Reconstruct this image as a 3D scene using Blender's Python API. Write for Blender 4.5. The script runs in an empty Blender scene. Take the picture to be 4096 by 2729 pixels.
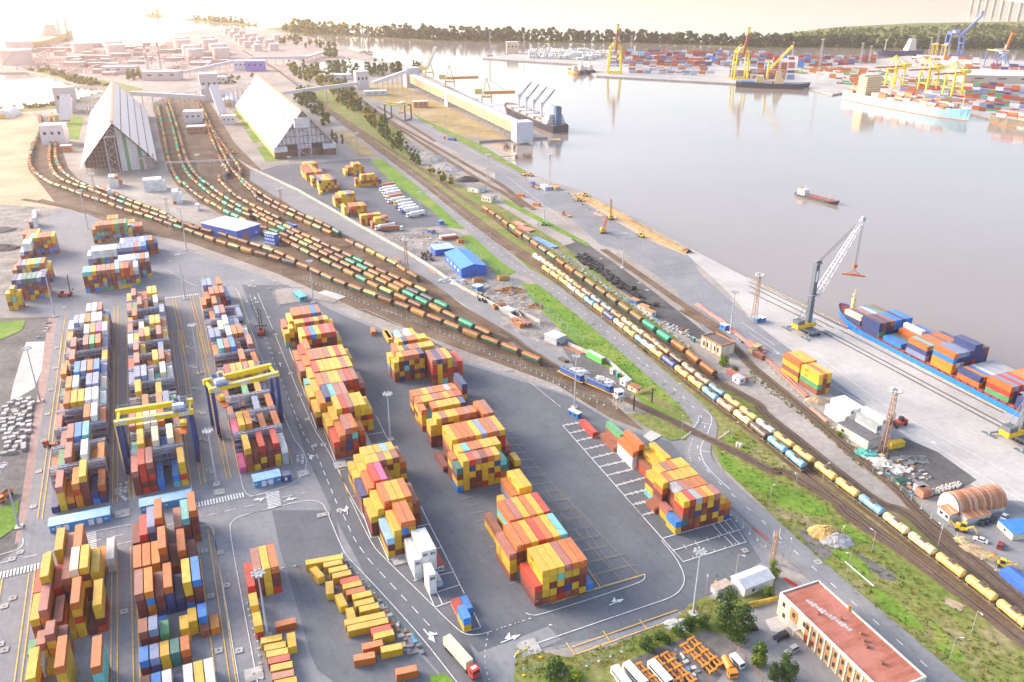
import bpy,math,random
import numpy as np
from mathutils import Vector,Matrix
R=math.radians
random.seed(7)
S=bpy.context.scene
COL=S.collection
# ---- camera, world, sun, exposure
F_PX,CX,CY,CAM_H,PITCH=3363.3,2048.0,1364.5,183.0,R(24.222)
cam_d=bpy.data.cameras.new('camera')
cam=bpy.data.objects.new('camera',cam_d)
COL.objects.link(cam)
cam.location=(0,0,CAM_H)
cam.rotation_euler=(R(90)-PITCH,0,0)
cam_d.sensor_width=36.0
cam_d.lens=F_PX/4096*36.0
cam_d.clip_start=1.0
cam_d.clip_end=60000.0
S.camera=cam
SUN_AZ,SUN_EL=-68.0,24.0
world=bpy.data.worlds.new("World")
S.world=world
world.use_nodes=True
wn,wl=world.node_tree.nodes,world.node_tree.links
sky=wn.new('ShaderNodeTexSky')
sky.sky_type='NISHITA'
sky.sun_disc=False
sky.sun_elevation=R(SUN_EL)
sky.sun_rotation=R(SUN_AZ)
sky.dust_density=2.5
sky.air_density=1.0
sky.ozone_density=1.0
hs=wn.new('ShaderNodeHueSaturation')
hs.inputs['Saturation'].default_value=0.9
wl.new(sky.outputs[0],hs.inputs['Color'])
wl.new(hs.outputs[0],wn['Background'].inputs[0])
wn['Background'].inputs[1].default_value=0.15
sun_d=bpy.data.lights.new('sun','SUN')
sun_d.energy=2.0
sun_d.angle=R(30)
sun_d.color=(1.0,0.83,0.70)
sun=bpy.data.objects.new('sun',sun_d)
COL.objects.link(sun)
sd=Vector((math.sin(R(SUN_AZ))*math.cos(R(SUN_EL)),math.cos(R(SUN_AZ))*math.cos(R(SUN_EL)),math.sin(R(SUN_EL))))
sun.rotation_euler=sd.to_track_quat('Z','Y').to_euler()
sun.location=(-300,300,400)
S.view_settings.view_transform='Standard'
S.view_settings.look='None'
S.view_settings.gamma=1.0
S.view_settings.exposure=1.68
HAZE=0.85e-4
S.render.engine='CYCLES'
S.cycles.use_denoising=True
S.cycles.max_bounces=6
S.cycles.volume_bounces=1
S.cycles.volume_step_rate=4.0
# ---- picture point -> ground point (survey of the place)
_c,_s=math.cos(PITCH),math.sin(PITCH)
TX={'1':0,'2':1000,'3':2000,'4':2996}
TY={'a':0,'b':660,'c':1320,'d':1969}
ZR={'Z1':(1180,1580,.3125),'Z2':(1110,1190,.3125),'Z3':(1130,1400,.3125),'Z4':(1370,1740,.3347),'Z5':(1420,1980,.3347),'Z6':(1530,1310,.3125),'Z7':(1620,1480,.3349),'Z8':(1730,1680,.3347),'E1':(1940,1980,.29337),'E2':(3100,1380,.14031),'E3':(2560,1780,.24228),'E4':(480,1900,.25516),'E5':(60,2080,.33167),'F1':(190,1120,.33477),'F2':(190,1380,.33477),'F3':(180,1640,.491),'F4':(490,1110,.32374),'F5':(490,1380,.33477),'F6':(490,1640,.41278),'F7':(770,940,.40195),'F8':(820,1280,.40184),'S1':(3400,1080,.62478),'D':(0,0,1.7408)}
def src(t,x,y):
 if t in ZR:
  o=ZR[t]
  return o[0]+x*o[2],o[1]+y*o[2]
 return TX[t[1]]+x*.4848,TY[t[0]]+y*.4848
def G(t,x,y,z=0.0):
 u,v=src(t,x,y)
 dx,dy=(u-CX)/F_PX,-(v-CY)/F_PX
 d=(dx,dy*_s+_c,dy*_c-_s)
 k=(z-CAM_H)/d[2]
 return Vector((k*d[0],k*d[1],z))
def PJ(p):
 """world point -> photograph pixel (source 4096 frame)"""
 x,y,z=p[0],p[1],p[2]-CAM_H
 dz=y*_c-z*_s
 return CX+F_PX*x/dz,CY-F_PX*(y*_s+z*_c)/dz
def GP(t,pts,z=0.0):
 return[G(t,a,b,z)for a,b in pts]
def path(*segs,z=0.0):
 """segs: (tile, [(x,y)...]) -> ground polyline"""
 out=[]
 for t,pts in segs:
  out+=GP(t,pts,z)
 return[Vector((p.x,p.y,0))for p in out]
def resample(pl,step):
 out,acc=[],0.0
 n=0
 for a,b in zip(pl,pl[1:]):
  L=(b-a).length
  while n*step<=acc+L:
   f=(n*step-acc)/L
   d=(b-a).normalized()
   out.append((a.lerp(b,f),d))
   n+=1
  acc+=L
 return out
def smooth(pl,it=2):
 for _ in range(it):
  q=[pl[0]]
  for a,b in zip(pl,pl[1:]):
   q+=[a.lerp(b,.25),a.lerp(b,.75)]
  q.append(pl[-1])
  pl=q
 return pl
def plen(pl):
 return sum((b-a).length for a,b in zip(pl,pl[1:]))
 # ---- materials
def nmat(name):
 m=bpy.data.materials.new(name)
 m.use_nodes=True
 nt=m.node_tree
 return m,nt.nodes,nt.links,nt.nodes['Principled BSDF']
def noise(n,l,scale,detail=4,rough=.6,coord='Object',vec=None):
 t=n.new('ShaderNodeTexNoise')
 t.inputs['Scale'].default_value=scale
 t.inputs['Detail'].default_value=detail
 t.inputs['Roughness'].default_value=rough
 if vec is None:
  tc=n.new('ShaderNodeTexCoord')
  vec=tc.outputs[coord]
 l.new(vec,t.inputs['Vector'])
 return t
def ramp(n,l,fac,stops):
 r=n.new('ShaderNodeValToRGB')
 el=r.color_ramp.elements
 while len(el)<len(stops):
  el.new(.5)
 for e,(p,c)in zip(el,stops):
  e.position=p
  e.color=(*c,1)
 l.new(fac,r.inputs[0])
 return r
def mixc(n,l,a,b,fac,mode='MIX'):
 m=n.new('ShaderNodeMix')
 m.data_type='RGBA'
 m.blend_type=mode
 for sock,v in((m.inputs['A'],a),(m.inputs['B'],b)):
  if isinstance(v,tuple):
   sock.default_value=(*v,1)
  else:
   l.new(v,sock)
 if isinstance(fac,(int,float)):
  m.inputs['Factor'].default_value=fac
 else:
  l.new(fac,m.inputs['Factor'])
 return m.outputs['Result']
def ground_mat(name,c1,c2,c3=None,s1=.03,s2=.4,rough=.9,fine=.25,worn=0.0):
 """two or three colours in large and small patches, world-sized"""
 m,n,l,b=nmat(name)
 a=noise(n,l,s1,6,.65)
 f=noise(n,l,s2,5,.7)
 st=[(.35,c1),(.62,c2)]
 if c3:
  st=[(.3,c1),(.5,c2),(.68,c3)]
 r=ramp(n,l,a.outputs[0],st)
 fr=ramp(n,l,f.outputs[0],[(.3,(1-fine,)*3),(.7,(1+fine*.6,)*3)])
 col=mixc(n,l,r.outputs[0],fr.outputs[0],1.0,'MULTIPLY')
 if worn:
  tc=n.new('ShaderNodeTexCoord')
  for rot,sc,lo in((R(-67),(30,1.3,1),.36),(R(-52),(22,.9,1),.33),(0,(9,9,1),.36)):
   mp=n.new('ShaderNodeMapping')
   mp.vector_type='TEXTURE'
   mp.inputs['Rotation'].default_value=(0,0,rot)
   mp.inputs['Scale'].default_value=sc
   l.new(tc.outputs['Object'],mp.inputs['Vector'])
   t=noise(n,l,1.0,6,.72,vec=mp.outputs[0])
   k=ramp(n,l,t.outputs[0],[(lo-.1,(1-worn,)*3),(lo+.06,(1,1,1)),(.78,(1+worn*.5,)*3)])
   col=mixc(n,l,col,k.outputs[0],1.0,'MULTIPLY')
  v=n.new('ShaderNodeTexVoronoi')
  v.feature='DISTANCE_TO_EDGE'
  v.inputs['Scale'].default_value=.055
  l.new(tc.outputs['Object'],v.inputs['Vector'])
  k=ramp(n,l,v.outputs['Distance'],[(.0,(.72,)*3),(.012,(1,1,1))])
  col=mixc(n,l,col,k.outputs[0],worn*1.6,'MULTIPLY')
 l.new(col,b.inputs['Base Color'])
 b.inputs['Roughness'].default_value=rough
 b.inputs['Specular IOR Level'].default_value=.25
 return m
def paint_mat(name,src_='attr',rough=.5,dirt=.25,corr=None,metal=0.0,dscale=.6,rust=0.0,fade=0.0):
 m,n,l,b=nmat(name)
 if src_=='attr':
  a=n.new('ShaderNodeAttribute')
  a.attribute_name='col'
  base=a.outputs['Color']
 else:
  a=n.new('ShaderNodeObjectInfo')
  base=a.outputs['Color']
 vec=None
 tc=n.new('ShaderNodeTexCoord')
 vec=tc.outputs['Object']
 if src_=='obj':
  add=n.new('ShaderNodeVectorMath')
  add.operation='ADD'
  sc=n.new('ShaderNodeVectorMath')
  sc.operation='SCALE'
  sc.inputs[0].default_value=(57.0,31.0,13.0)
  l.new(a.outputs['Random'],sc.inputs['Scale'])
  l.new(vec,add.inputs[0])
  l.new(sc.outputs[0],add.inputs[1])
  vec=add.outputs[0]
 if fade:
  ge=n.new('ShaderNodeNewGeometry')
  sx=n.new('ShaderNodeSeparateXYZ')
  l.new(ge.outputs['True Normal'],sx.inputs[0])
  gt=n.new('ShaderNodeMath')
  gt.operation='GREATER_THAN'
  gt.inputs[1].default_value=.8
  l.new(sx.outputs['Z'],gt.inputs[0])
  ml=n.new('ShaderNodeMath')
  ml.operation='MULTIPLY'
  ml.inputs[1].default_value=fade
  l.new(gt.outputs[0],ml.inputs[0])
  base=mixc(n,l,base,(.62,.50,.42),ml.outputs[0])
 t=noise(n,l,dscale,5,.7,vec=vec)
 r=ramp(n,l,t.outputs[0],[(.32,(1-dirt,)*3),(.68,(1+dirt*.45,)*3)])
 col=mixc(n,l,base,r.outputs[0],1.0,'MULTIPLY')
 if rust:
  t2=noise(n,l,dscale*2.2,6,.75,vec=vec)
  r2=ramp(n,l,t2.outputs[0],[(.55,(0,0,0)),(.72,(1,1,1))])
  mt=n.new('ShaderNodeMath')
  mt.operation='MULTIPLY'
  mt.inputs[1].default_value=rust
  l.new(r2.outputs[0],mt.inputs[0])
  col=mixc(n,l,col,(.16,.07,.03),mt.outputs[0])
 l.new(col,b.inputs['Base Color'])
 b.inputs['Roughness'].default_value=rough
 b.inputs['Metallic'].default_value=metal
 if corr:
  w=n.new('ShaderNodeTexWave')
  w.wave_type='BANDS'
  w.bands_direction=corr[0]
  w.inputs['Scale'].default_value=corr[1]
  l.new(tc.outputs['Object'],w.inputs['Vector'])
  bp=n.new('ShaderNodeBump')
  bp.inputs['Strength'].default_value=corr[2]
  bp.inputs['Distance'].default_value=.06
  l.new(w.outputs[0],bp.inputs['Height'])
  l.new(bp.outputs[0],b.inputs['Normal'])
 return m
M_PAINT=paint_mat('paint',rough=.5,dirt=.18)
M_MATTE=paint_mat('matte_surface',rough=.85,dirt=.3,dscale=.35)
M_CONC=paint_mat('weathered_concrete',rough=.9,dirt=.4,dscale=.22)
M_RUSTY=paint_mat('rusty_steel',rough=.75,dirt=.35,dscale=.9,rust=.6)
M_CORR=paint_mat('corrugated_sheet',rough=.5,dirt=.2,corr=('X',4.0,.6))
M_BOX=paint_mat('container_paint',rough=.5,dirt=.22,corr=('Y',3.4,.9),dscale=.5,rust=.2,fade=.08)
M_BOXO=paint_mat('container_paint_each','obj',rough=.5,dirt=.22,corr=('Y',3.4,.9),dscale=.5,rust=.2,fade=.08)
M_WAGO=paint_mat('wagon_paint','obj',rough=.6,dirt=.4,dscale=.5,rust=.35)
M_TANKO=paint_mat('tank_paint','obj',rough=.45,dirt=.35,dscale=.35,rust=.25)
M_CAR=paint_mat('car_paint',rough=.25,dirt=.08)
M_OBJ=paint_mat('object_paint','obj',rough=.5,dirt=.15)
m,n,l,b=nmat('window_glass')
b.inputs['Base Color'].default_value=(.03,.04,.05,1)
b.inputs['Roughness'].default_value=.12
M_GLASS=m
def line_mat(name,c):
 m,n,l,b=nmat(name)
 t=noise(n,l,.8,5,.8)
 r=ramp(n,l,t.outputs[0],[(.35,tuple(x*.6 for x in c)),(.55,c)])
 l.new(r.outputs[0],b.inputs['Base Color'])
 b.inputs['Roughness'].default_value=.8
 return m
M_LINEW=line_mat('white_marking_paint',(.72,.72,.7))
M_LINEY=line_mat('yellow_marking_paint',(.75,.46,.08))
M_LINEF=line_mat('worn_marking_paint',(.32,.28,.22))
def water_mat():
 m,n,l,b=nmat('harbour_water')
 a=noise(n,l,.0016,4,.6)
 r=ramp(n,l,a.outputs[0],[(.35,(.225,.19,.165)),(.65,(.26,.222,.195))])
 l.new(r.outputs[0],b.inputs['Base Color'])
 b.inputs['Roughness'].default_value=.09
 b.inputs['IOR'].default_value=1.36
 tc=n.new('ShaderNodeTexCoord')
 mp=n.new('ShaderNodeMapping')
 mp.inputs['Scale'].default_value=(.35,1.0,1.0)
 mp.inputs['Rotation'].default_value=(0,0,R(12))
 l.new(tc.outputs['Object'],mp.inputs['Vector'])
 t=noise(n,l,.16,5,.6,vec=mp.outputs[0])
 t2=noise(n,l,.012,3,.5,vec=mp.outputs[0])
 ad=n.new('ShaderNodeMath')
 ad.operation='MULTIPLY_ADD'
 ad.inputs[1].default_value=2.5
 l.new(t2.outputs[0],ad.inputs[0])
 l.new(t.outputs[0],ad.inputs[2])
 bp=n.new('ShaderNodeBump')
 bp.inputs['Strength'].default_value=.16
 bp.inputs['Distance'].default_value=.6
 l.new(ad.outputs[0],bp.inputs['Height'])
 l.new(bp.outputs[0],b.inputs['Normal'])
 return m
M_WATER=water_mat()
M_LAND=ground_mat('bare_ground',(.21,.19,.17),(.30,.27,.245),(.38,.35,.32),.02,.35)
M_ASPH=ground_mat('yard_asphalt',(.088,.098,.112),(.112,.122,.138),(.13,.138,.15),.03,.5,.85,.12,.22)
M_ASPL=ground_mat('worn_asphalt',(.16,.168,.185),(.195,.20,.215),(.225,.228,.24),.025,.4,.88,.12,.2)
M_ROAD=ground_mat('road_asphalt',(.17,.172,.178),(.205,.205,.21),(.235,.232,.235),.03,.6,.88,.12,.2)
M_DARK=ground_mat('coal_stained_asphalt',(.05,.05,.055),(.085,.083,.085),(.13,.125,.12),.035,.5,.9,.2,.25)
M_QUAY=ground_mat('quay_concrete',(.30,.29,.28),(.38,.365,.35),(.45,.43,.41),.02,.5,.85,.12,.18)
M_PALE=ground_mat('pale_concrete',(.36,.35,.34),(.45,.44,.42),(.5,.48,.46),.06,.7,.85,.12)
M_GRASS=ground_mat('green_grass',(.085,.165,.02),(.14,.25,.03),(.24,.27,.06),.05,.6,.95,.35)
M_WEED=ground_mat('dry_weedy_ground',(.11,.18,.03),(.18,.20,.05),(.27,.225,.12),.05,.4,.95,.4)
M_DRY=ground_mat('dry_field',(.20,.17,.06),(.33,.25,.12),(.40,.31,.2),.03,.3,.95,.3)
M_SAND=ground_mat('sandy_ground',(.36,.26,.16),(.46,.34,.22),(.52,.42,.3),.02,.3,.95,.2)
M_BALL=ground_mat('rusty_ballast',(.085,.055,.04),(.14,.095,.065),(.20,.15,.11),.06,.7,.95,.35)
M_RUBBLE=ground_mat('rubble_ground',(.14,.135,.13),(.24,.225,.21),(.38,.35,.32),.08,.5,.95,.45)
M_MUD=ground_mat('muddy_ground',(.085,.083,.085),(.14,.135,.133),(.21,.195,.185),.04,.4,.95,.35)
M_WOOD=ground_mat('woodland_floor',(.08,.12,.03),(.14,.17,.045),(.3,.25,.09),.01,.1,.95,.4)
M_CHAN=ground_mat('industrial_ground',(.28,.22,.2),(.36,.29,.26),(.42,.35,.31),.01,.08,.95,.3)
# ---- mesh builder
class MB:
 def __init__(s):
  s.v,s.f,s.c,s.mi=[],[],[],[]
  s.M=None
 def add(s,vs,fs,col=(.5,.5,.5),mi=0):
  o=len(s.v)
  if s.M is not None:
   vs=[s.M@Vector(v)for v in vs]
  s.v+=[tuple(v)for v in vs]
  for f in fs:
   s.f.append([i+o for i in f])
   s.c.append(col)
   s.mi.append(mi)
  return s
 def box(s,cx,cy,z0,sx,sy,sz,yaw=0.0,col=(.5,.5,.5),mi=0,top=None):
  c,sn=math.cos(yaw),math.sin(yaw)
  vs=[]
  for z in(z0,z0+sz):
   for a,b in((-1,-1),(1,-1),(1,1),(-1,1)):
    x,y=a*sx/2,b*sy/2
    vs.append((cx+x*c-y*sn,cy+x*sn+y*c,z))
  s.add(vs,[(0,3,2,1),(0,1,5,4),(1,2,6,5),(2,3,7,6),(3,0,4,7)],col,mi)
  s.add([vs[4],vs[5],vs[6],vs[7]],[(0,1,2,3)],top or col,mi)
  return s
 def bar(s,a,b,w,h=None,col=(.5,.5,.5),mi=0):
  """square bar between two points"""
  a,b=Vector(a),Vector(b)
  h=h or w
  d=(b-a).normalized()
  up=Vector((0,0,1))if abs(d.z)<.9 else Vector((0,1,0))
  sx=d.cross(up).normalized()*(w/2)
  sy=sx.cross(d).normalized()*(h/2)
  vs=[p+i*sx+j*sy for p in(a,b)for i,j in((-1,-1),(1,-1),(1,1),(-1,1))]
  return s.add(vs,[(0,1,2,3),(7,6,5,4),(0,4,5,1),(1,5,6,2),(2,6,7,3),(3,7,4,0)],col,mi)
 def cyl(s,a,b,r,r2=None,n=8,col=(.5,.5,.5),mi=0,cap=True):
  a,b=Vector(a),Vector(b)
  r2=r if r2 is None else r2
  d=(b-a).normalized()
  up=Vector((0,0,1))if abs(d.z)<.9 else Vector((1,0,0))
  x=d.cross(up).normalized()
  y=d.cross(x)
  vs=[]
  for p,q in((a,r),(b,r2)):
   for k in range(n):
    t=2*math.pi*k/n
    vs.append(p+x*(q*math.cos(t))+y*(q*math.sin(t)))
  fs=[(k,k+n,(k+1)%n+n,(k+1)%n)for k in range(n)]
  if cap:
   fs+=[tuple(range(n)),tuple(range(2*n-1,n-1,-1))]
  return s.add(vs,fs,col,mi)
 def prism(s,pts,z0,z1,col=(.5,.5,.5),mi=0,top=None):
  n=len(pts)
  a=sum(p[0]*q[1]-q[0]*p[1]for p,q in zip(pts,list(pts[1:])+[pts[0]]))
  if a<0:
   pts=list(reversed(pts))
  vs=[(p[0],p[1],z0)for p in pts]+[(p[0],p[1],z1)for p in pts]
  s.add(vs,[(k,(k+1)%n,(k+1)%n+n,k+n)for k in range(n)],col,mi)
  s.add(vs,[tuple(range(n,2*n))],top or col,mi)
  return s
 def profile(s,prof,x0,x1,col=(.5,.5,.5),mi=0,cols=None):
  """extrude a closed (y,z) profile along x"""
  n=len(prof)
  vs=[(x0,y,z)for y,z in prof]+[(x1,y,z)for y,z in prof]
  for k in range(n):
   s.add([vs[k],vs[(k+1)%n],vs[(k+1)%n+n],vs[k+n]],[(0,1,2,3)],cols[k]if cols else col,mi)
  s.add(vs,[tuple(range(n-1,-1,-1)),tuple(range(n,2*n))],col,mi)
  return s
 def truss(s,a,b,w,nseg,t=.25,col=(.5,.5,.5),w2=None,tri=False):
  """square lattice from a to b"""
  a,b=Vector(a),Vector(b)
  d=(b-a).normalized()
  up=Vector((0,0,1))if abs(d.z)<.9 else Vector((0,1,0))
  x=d.cross(up).normalized()
  y=x.cross(d)
  w2=w2 or w
  cs=((-1,-1),(1,-1),(1,1),(-1,1))
  def pt(k,c):
   f=k/nseg
   ww=(w+(w2-w)*f)/2
   return a.lerp(b,f)+x*c[0]*ww+y*c[1]*ww
  for c in cs:
   s.bar(pt(0,c),pt(nseg,c),t,col=col)
  for k in range(nseg):
   for i in range(4):
    p,q=cs[i],cs[(i+1)%4]
    if k%2:
     p,q=q,p
    s.bar(pt(k,p),pt(k+1,q),t*.7,col=col)
  return s
 def mesh(s,name,mats):
  me=bpy.data.meshes.new(name)
  me.from_pydata(s.v,[],s.f)
  for m in(mats if isinstance(mats,(list,tuple))else[mats]):
   me.materials.append(m)
  at=me.attributes.new('col','FLOAT_COLOR','FACE')
  at.data.foreach_set('color',np.array([(*c[:3],1.0)for c in s.c],dtype=np.float32).ravel())
  if any(s.mi):
   me.polygons.foreach_set('material_index',s.mi)
  me.update()
  return me
 def build(s,name,mats,parent=None,loc=None):
  o=bpy.data.objects.new(name,s.mesh(name,mats))
  COL.objects.link(o)
  if parent is not None:
   o.parent=parent
  if loc is not None:
   o.location=loc
  return o
def tag(o,label,cat,group=None):
 o['label']=label
 o['category']=cat
 if group:
  o['group']=group
 return o
def thing(name,label,cat,loc=(0,0,0),rz=0.0,group=None):
 o=bpy.data.objects.new(name,None)
 COL.objects.link(o)
 o.location=loc
 o.rotation_euler=(0,0,rz)
 o.empty_display_size=.5
 return tag(o,label,cat,group)
KIDS={}
def dup(root,loc,rz,label=None,color=None,colors=None,scale=None):
 """a copy of a thing with copies of its parts and sub-parts"""
 if root.name not in KIDS:
  KIDS[root.name]=[(c,list(c.children))for c in root.children]
 r=root.copy()
 COL.objects.link(r)
 r.location=loc
 r.rotation_euler=(0,0,rz)
 if scale:
  r.scale=scale
 if label:
  r['label']=label
 if color:
  r.color=(*color,1)
 for ch,gs in KIDS[root.name]:
  c=ch.copy()
  COL.objects.link(c)
  c.parent=r
  k=ch.name.split('.')[0]
  if colors and k in colors:
   c.color=(*colors[k],1)
  for g in gs:
   d=g.copy()
   COL.objects.link(d)
   d.parent=c
 return r
def struct(o,kind='structure'):
 o['kind']=kind
 return o
_zl=[0.0]
def sheet(name,pts,mat,z=None,kind='structure'):
 """one flat sheet of ground, 4 mm above the one laid before it"""
 if z is None:
  _zl[0]+=.004
  z=_zl[0]
 b=MB()
 n=len(pts)
 a=sum(p[0]*q[1]-q[0]*p[1]for p,q in zip(pts,list(pts[1:])+[pts[0]]))
 if a<0:
  pts=list(reversed(pts))
 b.add([(p[0],p[1],z)for p in pts],[tuple(range(n))])
 return struct(b.build(name,mat),kind)
def strip(b,pl,w,z,col=(.5,.5,.5),mi=0):
 """ribbon of width w along polyline pl into builder b"""
 L=[]
 for i,p in enumerate(pl):
  d=(pl[min(i+1,len(pl)-1)]-pl[max(i-1,0)]).normalized()
  nn=Vector((-d.y,d.x,0))*(w/2)
  L.append((p+nn,p-nn))
 for(a,b_),(c,d)in zip(L,L[1:]):
  b.add([(b_.x,b_.y,z),(d.x,d.y,z),(c.x,c.y,z),(a.x,a.y,z)],[(0,1,2,3)],col,mi)
def dashes(b,pl,w,z,on,off):
 tot=plen(pl)
 pts=resample(pl,.5)
 k,per=0,on+off
 cur=[]
 for i,(p,d)in enumerate(pts):
  if(i*.5)%per<on:
   cur.append(p)
  else:
   if len(cur)>1:
    strip(b,[cur[0],cur[-1]],w,z)
   cur=[]
 if len(cur)>1:
  strip(b,[cur[0],cur[-1]],w,z)
  # ---- setting: water, land, ground sheets
b=MB()
b.add([(-7000,-600,-2.2),(7000,-600,-2.2),(7000,10500,-2.2),(-7000,10500,-2.2)],[(0,1,2,3)])
struct(b.build('water',M_WATER))
LAKE=[(-200,166),(0,167),(64,166),(106,174),(145,184),(181,195),(223,200.5),(248,204.7),(239.5,214),(178,231),(128,239.5),(67,248),(0,252),(-200,258)]
main=GP('D',[(-900,1800),(3300,1800),(3300,1450),(2700,1140),(2303,940.7),(1949,758),(1721,639.5),(1592,572.7),(1435.7,487.8),(1330,436),(1257.5,415),(1213,395.5),(1159,367.6),(1120,348),(1101,328.6),(1101,324),(1257.5,314.7),(1208.8,288),(975.5,170),(955,155),(880,140),(850,128),(790,108),(735,90),(691,81),(624.6,68),(560,66),(482,66.8),(404,75),(373,106),(206,103),(167,94.6),(103,106),(28,117),(-250,128)]+LAKE)
b=MB()
b.prism(main,-3.4,0,(.33,.31,.29),1)
b.mi[-1]=0
struct(b.build('ground',[M_LAND,M_CONC]))
far=GP('D',[(1109,133.7),(1149,136.5),(1327,147.6),(1369,174),(1692,192),(1860,203),(1913,217),(1944,211.7),(2236,259),(2353,295),(2700,385),(2700,155),(2353,140),(2200,133),(2085,128),(2016,136.5),(1781,126.7),(1427.5,122.5),(1213,119.8),(1159,126.7)])
b=MB()
b.prism(far,-3.4,0,(.33,.31,.29),1)
b.mi[-1]=0
struct(b.build('terminal_ground',[M_QUAY,M_CONC]))
isle=GP('D',[(610,65),(691,79),(769,80.8),(881,86),(992,92),(1103,95),(1260,96),(1427.5,97.5),(1622,103),(1721,108.6),(1888,108.6),(2139,114),(2353,114),(2750,122),(2750,40),(2353,49),(2097,53),(1916,62.7),(1832,73),(1788,79),(1700,92),(1620,96),(1430,91),(1260,90),(1100,87),(992,86),(880,79.5),(769,72),(660,60)])
b=MB()
b.prism(isle,-3.4,-.6)
struct(b.build('island',M_WOOD))
for pts in([(426,42),(470,42),(540,48),(593,58),(560,57.5),(480,51),(430,46)],[(330,35),(350,31),(375,34),(372,38),(340,39)]):
 b=MB()
 b.prism(GP('D',pts),-3.4,-.8)
 struct(b.build('island',M_WOOD))
def sh(name,t,pts,mat,kind='structure'):
 return sheet(name,GP(t,pts),mat,kind=kind)
sh('sandy_yard','D',[(-60,258),(75,258),(95,300),(64,345),(72,400),(122,445),(215,480),(130,478),(-60,466)],M_SAND)
sh('industrial_ground','D',[(-240,131),(100,108),(206,105),(373,108),(406,77),(482,69),(560,68),(624,70),(690,83),(780,110),(840,130),(780,165),(700,190),(620,180),(560,172),(480,180),(400,205),(300,215),(250,203),(223,199),(181,193),(145,182),(64,164),(-200,164)],M_CHAN)
sh('rubble_ground','D',[(-60,468),(130,478),(118,505),(62,560),(5,690),(-60,712)],M_RUBBLE)
sh('muddy_ground','D',[(-500,742),(130,728),(118,830),(85,1000),(55,1180),(40,1262),(-60,1330),(-500,1500)],M_MUD)
sh('brick_path','D',[(112,730),(136,730),(62,1240),(34,1250)],ground_mat('brick_paving',(.3,.2,.18),(.36,.26,.24)))
sh('concrete_pad','c1',[(215,100),(370,95),(345,330),(285,480),(80,600),(110,450)],M_PALE)
sh('rail_yard_ground','D',[(70,330),(110,290),(205,300),(380,225),(470,215),(540,330),(620,410),(760,480),(960,620),(1110,740),(1240,835),(1380,900),(1480,990),(1400,960),(1280,885),(1050,800),(830,715),(640,630),(440,560),(300,530),(130,470),(75,400)],M_BALL)
sheet('works_pavement',GP('a1',[(520,1260),(560,1380),(640,1475),(760,1535)])+GP('b1',[(900,195),(1100,288),(1350,395),(1560,488),(1700,535),(1960,640),(2230,690),(2230,560),(2130,500),(1960,460),(1800,380),(1640,310),(1530,200),(1440,90)])+GP('a1',[(1380,1380),(1330,1200),(1290,1000),(1255,850),(1200,880),(760,900),(640,900),(560,1100)]),M_LAND)
sh('yard_pavement','D',[(130,478),(200,492),(330,545),(480,592),(640,648),(760,705),(1000,808),(1200,870),(1300,905),(1440,985),(1560,1012),(1610,1040),(1640,1080),(1690,1180),(1790,1310),(1780,1345),(1660,1345),(1600,1390),(1560,1430),(1420,1470),(1220,1500),(1190,1512),(1185,1568),(1180,1800),(-900,1800),(-500,1500),(-60,1330),(40,1262),(62,1180),(132,728),(-60,712),(5,690),(62,560)],M_ASPL)
sh('yard_asphalt','D',[(556,655),(660,655),(760,712),(1000,815),(1200,877),(1310,912),(1440,990),(1540,1015),(1600,1085),(1690,1195),(1750,1290),(1690,1330),(1590,1395),(1450,1448),(1260,1488),(1150,1510),(1180,1590),(1045,1590),(870,1380),(770,1190),(705,1050),(640,860),(590,740)],M_ASPH)
sh('yard_asphalt','d2',[(180,150),(700,150),(760,500),(1060,960),(1500,1450),(1640,1620),(760,1620),(560,1470),(500,1350),(330,740),(250,480)],M_ASPH)
sh('terminal_apron','D',[(1100,1500),(1260,1440),(1290,1470),(1190,1512),(1185,1590),(1120,1590),(1080,1480)],M_ASPL)
sh('lorry_park','D',[(590,395),(640,380),(850,364),(885,385),(1030,503),(1040,522),(985,530),(960,548),(900,545),(700,450)],M_ASPH)
sh('works_lane','b2',[(0,20),(520,285),(1000,560),(1280,720),(1550,890),(1900,1100),(2269,1360),(2269,1500),(2000,1300),(1700,1110),(1440,930),(1180,790),(900,630),(500,440),(0,130)],M_ROAD)
sh('works_lane','c3',[(0,60),(300,240),(560,330),(880,470),(1000,520),(1080,480),(900,360),(700,250),(400,60),(200,-60),(0,-30)],M_ROAD)
sh('works_yard','b2',[(1060,590),(1290,520),(1560,510),(1740,560),(1850,700),(2000,870),(2269,960),(2269,1380),(1900,1090),(1550,880),(1280,710)],M_RUBBLE)
sh('works_yard','b3',[(0,930),(120,970),(440,1260),(700,1480),(900,1566),(560,1566),(0,1330)],M_RUBBLE)
sh('works_yard','c3',[(540,0),(720,130),(900,260),(1080,420),(1180,500),(1050,560),(880,470),(620,320),(500,120),(300,70)],M_MUD)
sh('quay_asphalt','b3',[(-40,60),(250,140),(600,240),(1000,480),(1560,735),(1640,890),(1900,1120),(2269,1500),(2269,1600),(1700,1400),(1440,1020),(1000,700),(830,660),(560,420),(300,310),(-40,130)],M_ASPL)
sh('quay_road','a2',[(990,850),(1110,850),(1500,1040),(2269,1440),(2330,1560),(2100,1470),(1900,1360),(1500,1150),(1100,930)],M_ROAD)
sh('coal_yard','b3',[(470,660),(620,600),(760,680),(1000,850),(1300,1070),(1700,1390),(1640,1440),(1300,1270),(1060,1080),(640,800)],M_DARK)
sh('quay_yard','b3',[(60,400),(200,370),(560,590),(620,640),(470,680),(250,560),(100,470)],M_LAND)
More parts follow.
